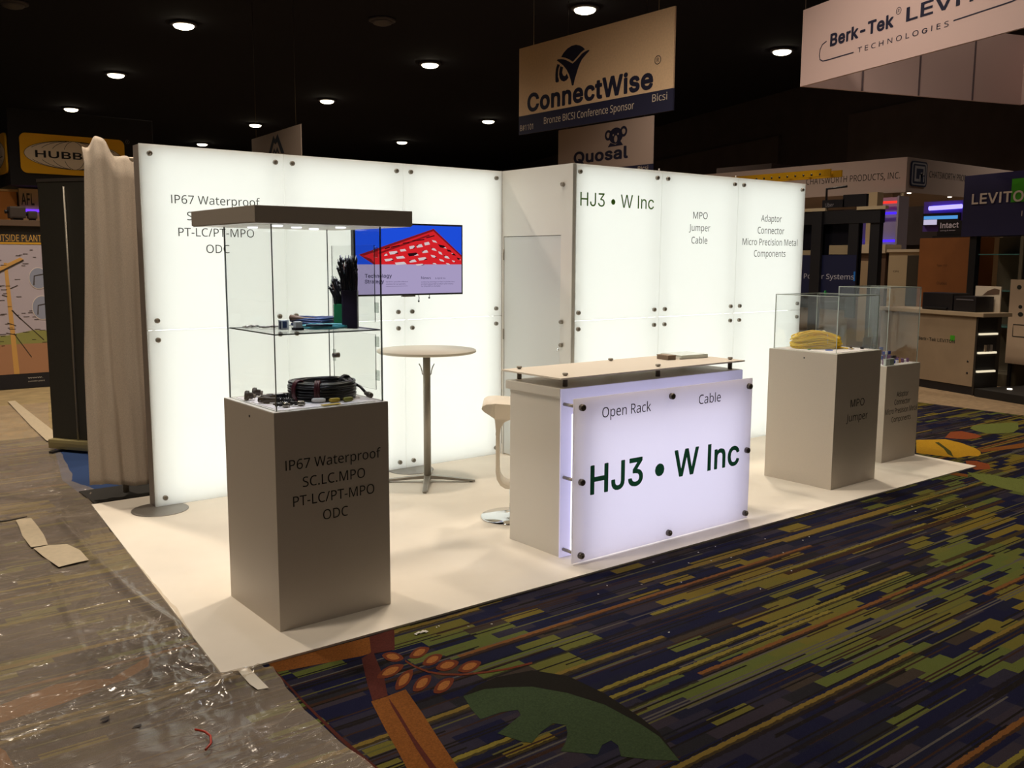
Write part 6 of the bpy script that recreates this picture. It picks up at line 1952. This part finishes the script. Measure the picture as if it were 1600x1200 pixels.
def globe_sign(o_, face):
    b = MB()
    b.poly(rrect(-.83, .83, -.325, .325, .10), o_, *face, .03, 0)
    b.poly([(.775 * math.cos(a), .238 * math.sin(a)) for a in [i * math.pi / 32 for i in range(64)]], o_, *face, .033, 2)
    b.poly([(.768 * math.cos(a), .231 * math.sin(a)) for a in [i * math.pi / 32 for i in range(64)]], o_, *face, .034, 1)
    for k in (-.86, -.66, -.44, -.20, .20, .44, .66, .86):
        for sg in (-1, 1):
            pts = []
            for i in range(14):
                z = .095 + (.228 - .095) * i / 13
                f_ = math.sqrt(max(0, 1 - (z / .232) ** 2))
                pts.append((k * .80 * f_ / math.sqrt(1 - (.095 / .232) ** 2) * .95, sg * z))
            b.ribbon(pts, .007, o_, *face, .035, 2)
    pl = b.build('globe_plaque', GLOBE, t)
    u, v, n = face
    o_ = Vector(o_)
    lettering([('HUBBELL', o_ + u * -.605 + v * -.058 + n * .0345, 1.21, .116)], face, M_BLACK, pl, bold=.03)


globe_sign((2.26, 10.9995, 3.415), FACE_FRONT)
globe_sign((1.2695, 11.95, 3.415), FACE_SIDE)
reg_mark((3.155, 10.999, 3.72), .032, FACE_FRONT, mat('grey_mark', '#77737a'), t)
t = thing('exhibit_backdrop', 'orange display panel standing behind the pole poster at far left', 'panel', (.7, 11.5, FLOOR_Z))
b = MB()
b.box(-.6, 1.43, 11.46, 11.52, FLOOR_Z + .001, 2.80)
b.build('board', mat('orange_board', '#b0702c', rough=.6), t)
b = MB()
b.box(-.62, 1.45, 11.44, 11.54, 2.80, 2.84)
b.build('top_trim', mat('tan_trim', '#b08b5a', rough=.5), t)
t = thing('exhibit_backdrop', 'cream display panel with dark letters and a violet light strip, left of the grey banner', 'panel', (2.2, 11.4, FLOOR_Z))
b = MB()
b.box(1.46, 2.9, 11.42, 11.5, FLOOR_Z + .001, 2.86)
b.build('board', MATS['booth_cream_wall'], t)
lettering([('AFL', (1.49, 11.419, 2.59), .20, .20)], FACE_FRONT, M_INK, t, bold=.02)
b = MB()
b.box(1.50, 2.6, 11.395, 11.418, 2.475, 2.515)
b.build('light_strip', glow_mat('violet_strip', '#5b2cff', 2.2), t)

# ---------------------------------------------------------------- hanging signs


def cables(t, pts, ztop=HALL_H + .02):
    for x, y, z in pts:
        b = MB()
        b.cyl((x, y, z), (x, y, ztop), .006, seg=6)
        b.build('suspension_cable', M_DKSTEEL, t)


def side_lines(rows, x, mtl, root, **kw):
    """rows: (text, y at the left, y at the right, baseline z, cap)."""
    return lettering([(s, (x, y0, z), y0 - y1, cap) for s, y0, y1, z, cap in rows], FACE_SIDE, mtl, root, **kw)


M_NAVY = mat('banner_navy', '#1d1f3f', rough=.7)
M_CANVAS = mat('banner_canvas', '#e3c3a0', rough=.8, grain=.05, gscale=30)
M_PRINTNAVY = mat('print_navy', '#171937', rough=.7)
M_PRINTW = mat('print_cream', '#cfc2b4', rough=.7)

t = thing('hanging_sign', 'beige hanging banner with a navy owl emblem and navy bottom strip', 'sign', (9.0, 5.42, 3.97))
b = MB()
b.box(9.0, 9.03, 3.56, 7.29, 4.285, 5.475)
b.build('banner_cloth', M_CANVAS, t)
b = MB()
b.box(8.998, 9.032, 3.555, 7.29, 3.955, 4.284)
b.build('bottom_strip', M_NAVY, t)
cables(t, [(9.015, 3.9, 5.475), (9.015, 6.9, 5.475)])
OWL = {'cap': [(-6.136, 5.149), (-6.076, 5.207), (-5.979, 5.261), (-5.871, 5.288), (-5.763, 5.287), (-5.667, 5.26), (-5.592, 5.22), (-5.539, 5.177), (-5.633, 5.144), (-5.717, 5.092), (-5.801, 5.043), (-5.839, 5.025), (-5.932, 5.078), (-6.031, 5.118)],
       'face': [(-6.253, 5.111), (-6.219, 5.124), (-6.119, 5.111), (-6.019, 5.081), (-5.92, 5.034), (-5.843, 4.994), (-5.769, 5.024), (-5.674, 5.079), (-5.611, 5.117), (-5.538, 5.139), (-5.465, 5.151), (-5.429, 5.148), (-5.434, 5.132), (-5.506, 5.093), (-5.609, 5.027), (-5.661, 4.966), (-5.702, 4.896), (-5.743, 4.812), (-5.784, 4.727), (-5.81, 4.64), (-5.831, 4.63), (-5.853, 4.639), (-5.882, 4.727), (-5.927, 4.825), (-5.994, 4.919), (-6.084, 5.003), (-6.185, 5.069)],
       'hook': [(-6.156, 5.0), (-6.083, 4.968), (-6.094, 4.941), (-6.11, 4.887), (-6.081, 4.833), (-6.036, 4.816), (-5.998, 4.835), (-5.988, 4.855), (-5.943, 4.778), (-5.991, 4.743), (-6.057, 4.731), (-6.124, 4.754), (-6.169, 4.804), (-6.187, 4.87), (-6.177, 4.94)],
       'bar': [(-6.235, 5.048), (-6.167, 5.023), (-6.2, 4.972), (-6.216, 4.903), (-6.215, 4.831), (-6.191, 4.771), (-6.202, 4.741), (-6.258, 4.741), (-6.281, 4.759), (-6.285, 4.877), (-6.273, 4.968)]}
b = MB()
for pts in OWL.values():
    b.poly(pts, (8.9995, 0, 0), *FACE_SIDE, .002)
b.build('emblem', M_PRINTNAVY, t)
side_lines([('ConnectWise', 7.05, 3.97, 4.345, .325)], 8.9995, M_PRINTNAVY, t, bold=.035, depth=.002)
reg_mark((8.9995, 3.885, 4.745), .062, FACE_SIDE, M_PRINTNAVY, t)
side_lines([('Bronze BICSI Conference Sponsor', 6.58, 4.37, 4.075, .115), ('B#1101', 7.25, 6.88, 4.02, .10), ('Bicsi', 3.98, 3.67, 4.13, .11)], 8.9975, M_PRINTW, t, bold=.01, depth=.002)

t = thing('hanging_sign', 'grey hanging banner with a small round-eared emblem, behind the right backlit wall', 'sign', (13.0, 9.25, 3.4))
b = MB()
b.box(13.0, 13.03, 7.73, 10.79, 3.74, 4.74)
b.build('banner_cloth', mat('banner_grey', '#a8968f', rough=.8), t)
b = MB()
b.box(12.998, 13.032, 7.725, 10.79, 3.42, 3.739)
b.build('bottom_strip', M_NAVY, t)
cables(t, [(13.015, 8.0, 4.74), (13.015, 10.5, 4.74)])
side_lines([('Quosal', 10.24, 8.46, 3.93, .27)], 12.9995, M_PRINTNAVY, t, bold=.035, depth=.002)
side_lines([('Bicsi', 8.15, 7.85, 3.62, .09)], 12.9975, M_PRINTW, t, depth=.002)
b = MB()


def disc(cx, cz_, rx, rz, n=24):
    return [(cx + rx * math.cos(2 * math.pi * i / n), cz_ + rz * math.sin(2 * math.pi * i / n)) for i in range(n)]


for pts, dp, mi in ((disc(-9.09, 4.46, .11, .115), .002, 0), (disc(-8.61, 4.50, .11, .115), .002, 0), (disc(-8.85, 4.43, .215, .175), .003, 0),
                    (disc(-9.09, 4.46, .055, .06), .003, 1), (disc(-8.61, 4.50, .055, .06), .003, 1), (disc(-8.85, 4.36, .05, .075), .004, 1),
                    (disc(-8.93, 4.45, .022, .022), .004, 1), (disc(-8.78, 4.46, .022, .022), .004, 1),
                    ([(-9.10, 4.20), (-8.62, 4.21), (-8.70, 4.30), (-8.86, 4.235), (-9.02, 4.29)], .002, 0)):
    b.poly(pts, (12.9995, 0, 0), *FACE_SIDE, dp, mi)
b.build('emblem', [M_PRINTNAVY, MATS['banner_grey']], t)

t = thing('hanging_sign', 'small pale hanging banner with a dark M emblem above the left backlit wall', 'sign', (8.0, 15.5, 3.6))
b = MB()
b.poly([(-16.97, 3.60), (-14.13, 3.60), (-14.13, 4.80), (-16.97, 4.72)], (8.0, 0, 0), *FACE_SIDE, .02)
b.build('banner_cloth', mat('banner_pale', '#a08f84', rough=.8), t)
b = MB()
for pts in ([(-16.0, 4.20), (-15.64, 4.68), (-15.54, 4.58), (-15.54, 4.46), (-15.62, 4.52), (-15.84, 4.20)],
            [(-15.54, 4.46), (-15.54, 4.58), (-15.40, 4.70), (-15.05, 4.22), (-15.22, 4.22), (-15.42, 4.52)],
            [(-15.72, 4.24), (-15.62, 4.38), (-15.53, 4.28), (-15.44, 4.39), (-15.33, 4.24), (-15.40, 4.24), (-15.44, 4.30), (-15.53, 4.20), (-15.62, 4.30), (-15.66, 4.24)]):
    b.poly(pts, (7.979, 0, 0), *FACE_SIDE, .002)
b.build('emblem', mat('print_slate', '#2a2f3c', rough=.7), t)
cables(t, [(7.99, 14.4, 4.79), (7.99, 16.7, 4.72)])

# square ring sign; its grid is turned against the booth's
RD = Vector((-.300, -.954, 0))
RE = Vector((.954, -.300, 0))
RANG = math.atan2(RE.y, RE.x)
A_ = Vector((9.56, 1.70, 0))
SIDE = 4.15


def turned(origin):
    """Local x runs away from the viewer side (RE), local y = -RD (to the left), z up."""
    return Matrix.Translation(origin) @ Matrix.Rotation(RANG, 4, 'Z')


FACE_TURN = (RD, ZP, -RE)
FACE_TURN2 = (RE, ZP, RD)
t = thing('hanging_sign', 'large pink-white square ring sign hanging at the top right', 'sign', A_ + RE * SIDE / 2 + RD * SIDE / 2 + ZP * 4.1)
Mx = turned(A_)
M_RING = mat('ring_fabric', '#d8bdbb', rough=.8)
for x0, x1, y0, y1 in ((0, .04, -SIDE, 0), (SIDE - .04, SIDE, -SIDE, 0), (.041, SIDE - .041, -.04, 0), (.041, SIDE - .041, -SIDE, -SIDE + .04)):
    b = MB()
    b.box(x0, x1, y0, y1, 4.110, 5.135, M=Mx)
    b.build('side_panel', M_RING, t)
for k in (1, 2, 3):
    for p, f_ in ((A_ + RE * (SIDE * k / 4) + RD * .042, FACE_TURN2), (A_ + RE * (SIDE - .042) + RD * (SIDE * k / 4), FACE_TURN)):
        b = MB()
        b.poly([(-.012, 4.115), (.012, 4.115), (.012, 5.13), (-.012, 5.13)], p, *f_, .012)
        b.build('frame_strut', mat('strut_grey', '#6d5f66', rough=.6), t)
cables(t, [tuple(A_ + RE * (.02 if i else SIDE - .02) + RD * (.02 if j else SIDE - .02) + ZP * 5.135) for i in (0, 1) for j in (0, 1)])


def turn_lines(rows, A0, mtl, root, out=.0005, **kw):
    return lettering([(s, A0 + RD * s0 + ZP * z - RE * out, s1 - s0, cap) for s, s0, s1, z, cap in rows], FACE_TURN, mtl, root, **kw)


turn_lines([('Berk-Tek', .594, 1.745, 4.535, .165), ('LEVITON', 1.95, 3.62, 4.545, .165)], A_, M_PRINTNAVY, t, bold=.03, depth=.002)
reg_mark(A_ + RD * 1.82 + ZP * 4.70 - RE * .0005, .04, FACE_TURN, M_PRINTNAVY, t)
turn_lines([('T E C H N O L O G I E S', 1.134, 2.615, 4.345, .062)], A_, M_PRINTNAVY, t, depth=.002, font='humanist')
b = MB()
o_ = A_ - RE * .0005
b.ribbon([(.52, 4.615), (.44, 4.59), (.395, 4.53), (.385, 4.46), (.40, 4.40), (.46, 4.37), (.55, 4.365), (1.06, 4.365)], .014, o_, *FACE_TURN, .002)
b.build('outline_bracket', M_PRINTNAVY, t)
b = MB()
b.ribbon([(2.68, 4.39), (3.45, 4.41), (3.62, 4.44), (3.68, 4.52), (3.67, 4.60)], .014, o_, *FACE_TURN, .002)
b.build('outline_bracket', M_PRINTNAVY, t)

# ---------------------------------------------------------------- right background: white canopy booth
t = thing('booth_canopy', 'white booth canopy with dark lettering and a square blue logo, behind the right wall', 'canopy', (17.7, 6.2, FLOOR_Z))
CX, CY = 15.5, 3.375
b = MB()
b.box(CX, 20.2, CY, 9.4, 3.03, 3.70, bev=.005)
b.build('canopy_box', mat('canopy_white', '#b9a7a2', rough=.7), t)
side_lines([('CHATSWORTH PRODUCTS, INC.', 5.62, 3.50, 3.30, .125)], CX - .0005, M_INK, t, bold=.01, depth=.002)
lettering([('CHATSWORTH PRODUCTS, INC.', (16.36, CY - .0005, 3.36), 2.3, .125)], FACE_FRONT, mat('dim_letters', '#3c3a3c', rough=.7), t, bold=.01, depth=.002)
b = MB()
o_ = (0, CY - .0005, 0)
b.poly(rrect(15.63, 16.24, 3.155, 3.64, .07), o_, *FACE_FRONT, .02, 0)
b.poly(rrect(15.665, 16.205, 3.185, 3.61, .05), o_, *FACE_FRONT, .022, 1)
b.poly(rrect(15.70, 16.17, 3.21, 3.585, .04), o_, *FACE_FRONT, .024, 0)
for pts in ([(15.76, 3.25), (15.93, 3.25), (15.93, 3.30), (15.82, 3.30), (15.82, 3.50), (16.08, 3.50), (16.08, 3.43), (15.99, 3.43), (15.99, 3.25), (15.945, 3.25), (15.945, 3.38), (16.13, 3.38), (16.13, 3.55), (15.76, 3.55)],
            [(16.09, 3.25), (16.13, 3.25), (16.13, 3.36), (16.09, 3.36)]):
    b.poly(pts, o_, *FACE_FRONT, .026, 1)
b.build('logo_plaque', [mat('logo_navy', '#172a52', rough=.5), mat('logo_pale', '#b3b5c0', rough=.5)], t)
for x, y in ((15.6, 3.62), (15.6, 8.9), (19.9, 3.6), (19.9, 9.0)):
    b = MB()
    b.box(x, x + .16, y - .08, y + .08, FLOOR_Z + .001, 3.03)
    b.build('post', mat('post_cream', '#b8a587', rough=.6), t)
for x, y in ((15.72, 3.42), (17.4, 3.46), (18.6, 3.44), (16.1, 4.6)):
    b = MB()
    b.lathe((x, y, 3.029), (x, y, 3.015), [(0, 0), (.04, 0), (.035, 1), (0, 1)], 16)
    b.build('spot_lens', glow_mat('small_spot', '#fff2dc', 5.0) if 'small_spot' not in MATS else MATS['small_spot'], t)

t = thing('light_bay', 'booth bay lit red and violet from inside, behind the black equipment rack', 'display bay', (15.2, 3.5, FLOOR_Z))
b = MB()
b.box(15.30, 15.34, 3.24, 4.0, 1.95, 2.93)
b.build('back_panel', mat('bay_white', '#a8a0b4', rough=.6), t)
b = MB()
b.box(14.98, 15.34, 3.20, 3.238, FLOOR_Z + .001, 2.93)
b.box(14.98, 15.34, 4.0, 4.04, FLOOR_Z + .001, 2.93)
b.box(14.98, 15.30, 3.24, 4.0, 1.90, 1.95)
b.build('side_frame', MATS['bay_white'], t)
for z, hx, s_ in ((2.83, '#ff3b30', 1.1), (2.62, '#4a2bff', 1.2), (2.09, '#4a2bff', 1.3)):
    b = MB()
    b.cyl((15.20, 3.26, z), (15.20, 3.98, z), .025, seg=12)
    b.build('light_tube', glow_mat('tube_%s%d' % (hx[1:], int(z * 100)), hx, s_), t)
t = thing('cabinet', 'cream booth cabinet with a dark slot, right of the black equipment rack', 'cabinet', (14.25, 2.45, FLOOR_Z))
b = MB()
b.box(14.0, 14.5, 2.10, 2.78, FLOOR_Z + .001, 1.86, bev=.004)
b.build('body', MATS['post_cream'], t)
b = MB()
b.box(13.97, 14.53, 2.07, 2.81, 1.86, 1.91)
b.build('top_slab', mat('cabinet_top', '#cdbda4', rough=.5), t)
b = MB()
b.box(13.995, 14.0, 2.19, 2.42, .30, 1.80)
b.build('slot', mat('slot_dark', '#3a342c', rough=.5), t)
lettering([('CPI', (13.9985, 2.68, 1.50), .10, .03)], FACE_SIDE, M_INK, t)
t = thing('cabinet', 'brown framed booth cabinet directly behind the black rack post', 'cabinet', (14.2, 3.25, FLOOR_Z))
b = MB()
b.box(14.0, 14.45, 2.84, 3.55, FLOOR_Z + .001, 1.84, bev=.004)
b.build('body', mat('brown_frame', '#5c4638', rough=.6), t)
b = MB()
b.box(13.99, 14.0, 2.92, 3.05, .2, 1.70)
b.box(13.99, 14.0, 3.16, 3.34, .2, 1.70)
b.build('panel_inset', mat('inset_cream', '#a58f72', rough=.6), t)
b = MB()
b.box(13.95, 14.5, 2.83, 3.6, 1.84, 2.0, bev=.004)
b.build('top_slab', MATS['cabinet_top'], t)
b = MB()
b.box(14.05, 14.25, 3.10, 3.30, 2.0, 2.95)
b.build('column', MATS['post_cream'], t)

# black equipment rack with a navy sign panel
t = thing('equipment_rack', 'tall black equipment rack with a navy lettered panel, behind the display cases', 'rack', (10.1, 1.25, FLOOR_Z))
M_RACK = mat('rack_black', '#101017', rough=.5)
for y0, y1, xf in ((.64, .78, 10.0), (1.50, 1.66, 9.93), (1.95, 2.10, 10.0)):
    b = MB()
    b.box(xf, 9.982 if xf < 10 else 10.10, y0, y1, FLOOR_Z + .001, 2.40)
    b.build('post', M_RACK, t)
b = MB()
b.box(9.983, 10.11, .63, 2.12, 2.22, 2.40)
b.build('top_beam', M_RACK, t)
for y0, y1, z in ((.55, .98, 2.40), (1.48, 2.13, 2.405)):
    b = MB()
    b.box(9.97, 10.05, y0, y1, z, z + .045)
    b.build('cream_bar', mat('cream_bar', '#a8987e', rough=.5), t)
b = MB()
b.box(9.985, 9.999, .955, 1.93, 1.20, 1.78)
sp_ = b.build('sign_panel', mat('rack_navy', '#10163a', rough=.5), t)
side_lines([('Power Systems', 1.79, .975, 1.44, .072)], 9.9845, mat('rack_letters', '#a9a7b4', rough=.6), sp_, bold=.012)
b = MB()
b.box(9.984, 9.986, .958, .985, 1.42, 1.55)
b.build('blue_mark', mat('blue_mark', '#1f6bc0', rough=.4), sp_)
b = MB()
b.box(10.07, 10.10, .95, 1.94, 1.20, 2.22)
b.build('rear_glass', mat('dark_glass', '#121219', rough=.15), t)
b = MB()
b.box(9.99, 10.02, .95, 1.10, .9, 2.22)
b.build('side_door', M_RACK, t)
for y0, y1, z in ((1.08, 1.42, 1.79), (1.70, 1.86, 1.72)):
    b = MB()
    b.box(10.025, 10.065, y0, y1, z, z + .13)
    b.build('shelf_papers', mat('papers_tan', '#8d7d62', rough=.7), t)
b = MB()
b.box(10.0, 10.06, .86, 1.22, 2.45, 2.62)
b.box(10.0, 10.04, 1.20, 1.55, 2.45, 2.56)
b.build('top_sign', M_BLACK, t)
lettering([('Uber', (9.9985, 1.50, 2.465), .14, .05)], FACE_SIDE, mat('dim_white', '#77747c'), t)
b = MB()
b.tube([(10.05, 1.52, 2.42), (10.05, 1.52, 2.72), (10.05, 1.20, 2.74)], .018, 8)
b.build('bracket_arm', M_BLACK, t)

t = thing('ladder_rack', 'yellow perforated cable ladder overhead, above the right end of the right wall', 'cable ladder', (11.1, 3.4, FLOOR_Z))
for x in (11.0, 11.30):
    b = MB()
    b.box(x, x + .03, 2.10, 5.2, 3.0, 3.105)
    rl = b.build('rail', mat('ladder_yellow', '#c99a10', rough=.4), t)
    if x < 11.1:
        for k in range(14):
            y = 2.28 + .15 * k
            b = MB()
            b.cyl((x - .003, y, 3.035), (x + .001, y, 3.035), .018, seg=12)
            b.build('hole', M_BLACK, rl)
for k in range(8):
    b = MB()
    b.box(11.031, 11.299, 2.25 + .38 * k, 2.29 + .38 * k, 3.03, 3.06)
    b.build('rung', MATS['ladder_yellow'], t)
b = MB()
b.box(11.12, 11.20, 4.2, 4.28, FLOOR_Z + .001, 3.03)
b.build('post', M_RACK, t)
t = thing('booth_header', 'plain grey header box just above the right end of the lettered right wall', 'header', (17.4, 8.3, 3.70))
b = MB()
b.box(17.0, 18.2, 7.64, 9.3, 3.702, 4.0)
b.build('header_box', mat('header_grey', '#6f625e', rough=.8), t)

# orange board with small black sign
A2 = Vector((12.5, 1.40, 0))
Mx = turned(A2)
t = thing('display_board', 'orange-brown display board behind the grey counter at right', 'panel', A2 + RE * .2 + RD * .5 + ZP * FLOOR_Z)
b = MB()
b.box(0, .42, -1.05, 0, FLOOR_Z + .001, 2.06, M=Mx)
b.build('board', mat('orange_brown', '#8d5528', rough=.6, grain=.12, gscale=2), t)
turn_lines([('Type 110', .38, .58, 1.62, .03), ('Outlet', .40, .60, 1.34, .04)], A2, mat('faint_letters', '#4a3018', rough=.7), t, out=.0005)
b = MB()
b.box(.43, .50, -.92, -.02, 1.9, 2.30, M=Mx)
b.build('rear_board', MATS['orange_brown'], t)
t = thing('small_sign', 'small black sign standing on the orange-brown board', 'sign', A2 + RE * .15 + RD * .5 + ZP * 2.06)
b = MB()
b.box(.10, .13, -.72, -.26, 2.095, 2.32, bev=.004, M=Mx)
b.build('sign_plate', M_BLACK, t)
b = MB()
b.box(.05, .22, -.78, -.20, 2.061, 2.094, M=Mx)
b.build('base', M_RACK, t)
turn_lines([('Intact', .30, .66, 2.215, .085), ('wiring & boxes', .30, .60, 2.165, .02)], A2 + RE * .0995, mat('sign_letters', '#c4bccb', rough=.5), t, bold=.015)
t = thing('light_bay', 'violet-lit screen bay above the orange-brown board', 'display bay', (13.7, 1.6, FLOOR_Z))
b = MB()
b.box(13.58, 13.66, 1.24, 1.95, 2.20, 2.70)
b.build('back_panel', mat('bay_violet', '#5b3fa8', rough=.5), t)
b = MB()
b.box(13.60, 13.75, 1.5, 1.7, FLOOR_Z + .001, 2.20)
b.build('post', M_RACK, t)
b = MB()
b.cyl((13.54, 1.28, 2.60), (13.54, 1.83, 2.585), .036, seg=14)
b.build('light_tube', glow_mat('violet_tube', '#8f86ff', 2.4), t)
b = MB()
b.box(13.53, 13.575, 1.30, 1.93, 2.30, 2.50)
scr = b.build('monitor', M_BLACK, t)
b = MB()
b.box(13.525, 13.53, 1.33, 1.91, 2.40, 2.455)
b.build('screen_band', glow_mat('cyan_band', '#5aa6ee', .8), scr)
b = MB()
b.box(13.525, 13.53, 1.68, 1.91, 2.31, 2.395)
b.build('screen_page', glow_mat('pale_page', '#d6cdea', .8), scr)

# navy header tower with glass shelves
A3 = Vector((11.5, .25, 0))
Mx = turned(A3)
t = thing('display_tower', 'navy display tower with large white letters and glass shelves, right edge', 'display tower', A3 + RE * .4 + RD * .9 + ZP * FLOOR_Z)
b = MB()
b.box(0, .6, -1.9, 0, 2.05, 2.90, M=Mx)
hd = b.build('header', mat('tower_navy', '#1e1a48', rough=.6), t)
turn_lines([('LEVITON', .155, 1.18, 2.50, .145)], A3, mat('tower_letters', '#dcccc0', rough=.6), hd, bold=.03, depth=.008)
b = MB()
b.poly([(.80, 2.49), (1.25, 2.49), (1.25, 2.80), (.80, 2.80)], A3 - RE * .0005, *FACE_TURN, .003)
b.build('green_square', mat('tower_green', '#3f9a1e', rough=.5), hd)
turn_lines([('I', .985, .995, 2.30, .07)], A3, MATS['tower_letters'], hd)
b = MB()
b.box(.02, .10, -.26, -.14, FLOOR_Z + .001, 2.05, M=Mx)
b.box(.02, .55, -1.9, -1.05, 1.47, 2.05, M=Mx)
b.build('side_post', M_RACK, t)
b = MB()
b.box(.45, .50, -1.05, -.26, .16, 2.04, M=Mx)
b.box(.0, .50, -1.05, -1.0, .16, 2.04, M=Mx)
b.box(.0, .50, -1.05, -.26, FLOOR_Z + .001, .16, M=Mx)
b.build('cabinet', mat('tower_grey', '#5e5748', rough=.5), t)
for z in (.80, 1.29, 1.79):
    b = MB()
    b.box(.03, .44, -.99, -.30, z, z + .012, M=Mx)
    b.build('glass_shelf', mat('shelf_green', '#4e7d7a', rough=.2), t)
t = thing('white_board', 'white lettered board leaning beside the navy tower at the right edge', 'board', A3 + RD * 1.4 + ZP * .3)
b = MB()
b.box(-.04, -.005, -1.9, -.93, .33, 1.46, M=Mx)
b.build('board', mat('board_cream', '#c2a990', rough=.6), t)
for s in (1.0, 1.8):
    b = MB()
    b.box(-.04, -.01, -s - .02, -s + .02, FLOOR_Z + .001, .33, M=Mx)
    b.build('leg', M_RACK, t)
b = MB()
for pts in (disc(1.07, 1.36, .035, .03), disc(1.11, 1.10, .03, .025), disc(1.12, 1.0, .04, .03)):
    b.poly(pts, A3 - RE * .0405, *FACE_TURN, .002)
b.ribbon([(1.02, .70), (1.02, .86), (1.6, .86), (1.6, .70), (1.02, .70)], .012, A3 - RE * .0405, *FACE_TURN, .002)
b.build('diagram', M_INK, t)

# grey counter in front of the navy tower
A4 = Vector((10.05, -.76, 0))
Mx = turned(A4)
t = thing('booth_counter', 'grey booth counter with three lit shelves in its end, right of the display cases', 'counter', A4 + RE * .2 - RD * .8 + ZP * FLOOR_Z)
b = MB()
b.box(0.0, .40, .03, 1.7, .10, 1.0, bev=.003, M=Mx)
b.build('body', mat('counter_taupe', '#8f7c66', rough=.5, grain=.08, gscale=3), t)
b = MB()
b.box(.01, .40, .02, 1.7, FLOOR_Z + .001, .10, M=Mx)
b.build('plinth', M_BLACK, t)
b = MB()
b.box(-.03, .46, -.10, 1.75, 1.0, 1.05, bev=.004, M=Mx)
b.build('top_slab', mat('counter_slab', '#a8957c', rough=.5), t)
b = MB()
b.box(0, .40, .0, .029, FLOOR_Z + .001, 1.0, M=Mx)
en = b.build('end_panel', mat('end_dark', '#26211d', rough=.5), t)
for z in (.30, .54, .78):
    b = MB()
    b.box(.02, .33, -.006, -.0005, z + .02, z + .20, M=Mx)
    b.build('recess', mat('recess_dark', '#0d0b0b', rough=.7), en)
    b = MB()
    b.box(.02, .32, -.03, .0, z - .012, z + .012, M=Mx)
    b.build('lit_shelf', glow_mat('lit_shelf', '#ffefcc', .85) if 'lit_shelf' not in MATS else MATS['lit_shelf'], en)
turn_lines([('Berk-Tek LEVITON', -.98, -.35, .635, .045)], A4, M_INK, t, bold=.02)
b = MB()
b.poly([(-.43, .66), (-.355, .66), (-.355, .735), (-.43, .735)], A4 - RE * .0005, *FACE_TURN, .001)
b.build('green_square', MATS['tower_green'], t)
for z in (.42, .27):
    b = MB()
    b.cyl(A4 - RE * .004 - RD * .12 + ZP * z, A4 + RE * .004 - RD * .12 + ZP * z, .014, seg=12)
    b.build('bolt', M_BLACK, t)
for k in range(3):
    o = MB()
    o.box(.12 + .05 * k, .15 + .05 * k, -.024, -.008, .5525, .64, M=Mx)
    tag(o.build('booklet', mat('booklet_%d' % k, ('#a08f78', '#57504a', '#8a8078')[k], rough=.6)),
        ('tan', 'dark grey', 'pale grey')[k] + ' booklet standing on the middle lit shelf of the grey counter', 'booklet')
t = thing('printer', 'black printer on the left part of the grey counter', 'printer', A4 + RE * .2 - RD * .72 + ZP * 1.05)
b = MB()
b.box(.05, .38, .48, 1.0, 1.051, 1.28, bev=.012, M=Mx)
b.build('casing', M_BLACK, t)
b = MB()
b.box(.02, .05, .55, .93, 1.07, 1.09, M=Mx)
b.build('tray', M_RACK, t)
t = thing('equipment_box', 'black box unit beside the printer on the grey counter', 'equipment', A4 + RE * .2 - RD * .28 + ZP * 1.05)
b = MB()
b.box(.05, .35, .10, .46, 1.051, 1.25, bev=.008, M=Mx)
b.build('casing', M_BLACK, t)
b = MB()
b.box(.045, .05, .14, .42, 1.20, 1.215, M=Mx)
b.build('display_slot', mat('slot_grey', '#55525a'), t)
t = thing('leaflet_holder', 'white leaflet holder with a photo print, behind the black boxes on the grey counter', 'leaflet holder', A4 + RE * .40 - RD * .25 + ZP * 1.05)
b = MB()
b.box(.37, .385, .02, .42, 1.051, 1.38, M=Mx)
b.build('board', mat('leaflet_white', '#c9bba8', rough=.5), t)
b = MB()
b.poly([(-.30, 1.26), (-.04, 1.28), (-.04, 1.34), (-.12, 1.355), (-.22, 1.32)], A4 + RE * .369, *FACE_TURN, .002)
b.build('print', mat('leaflet_print', '#5e4a3c', rough=.5), t)
A5 = Vector((9.99, -.80, 0))
Mx = turned(A5)
t = thing('floor_platform', 'low black floor platform right of the grey counter', 'platform', A5 + RD * .8 + RE * .5 + ZP * FLOOR_Z)
b = MB()
b.box(0, 1.0, -2.2, 0, FLOOR_Z + .001, .095, bev=.006, M=Mx)
b.build('slab', mat('platform_black', '#12100f', rough=.6), t)
for x, y in ((.35, -.22), (.30, -.55)):
    b = MB()
    b.cyl(Mx @ Vector((x, y, .095)), Mx @ Vector((x, y, .105)), .03, seg=14)
    b.build('floor_light', MATS['small_spot'], t)
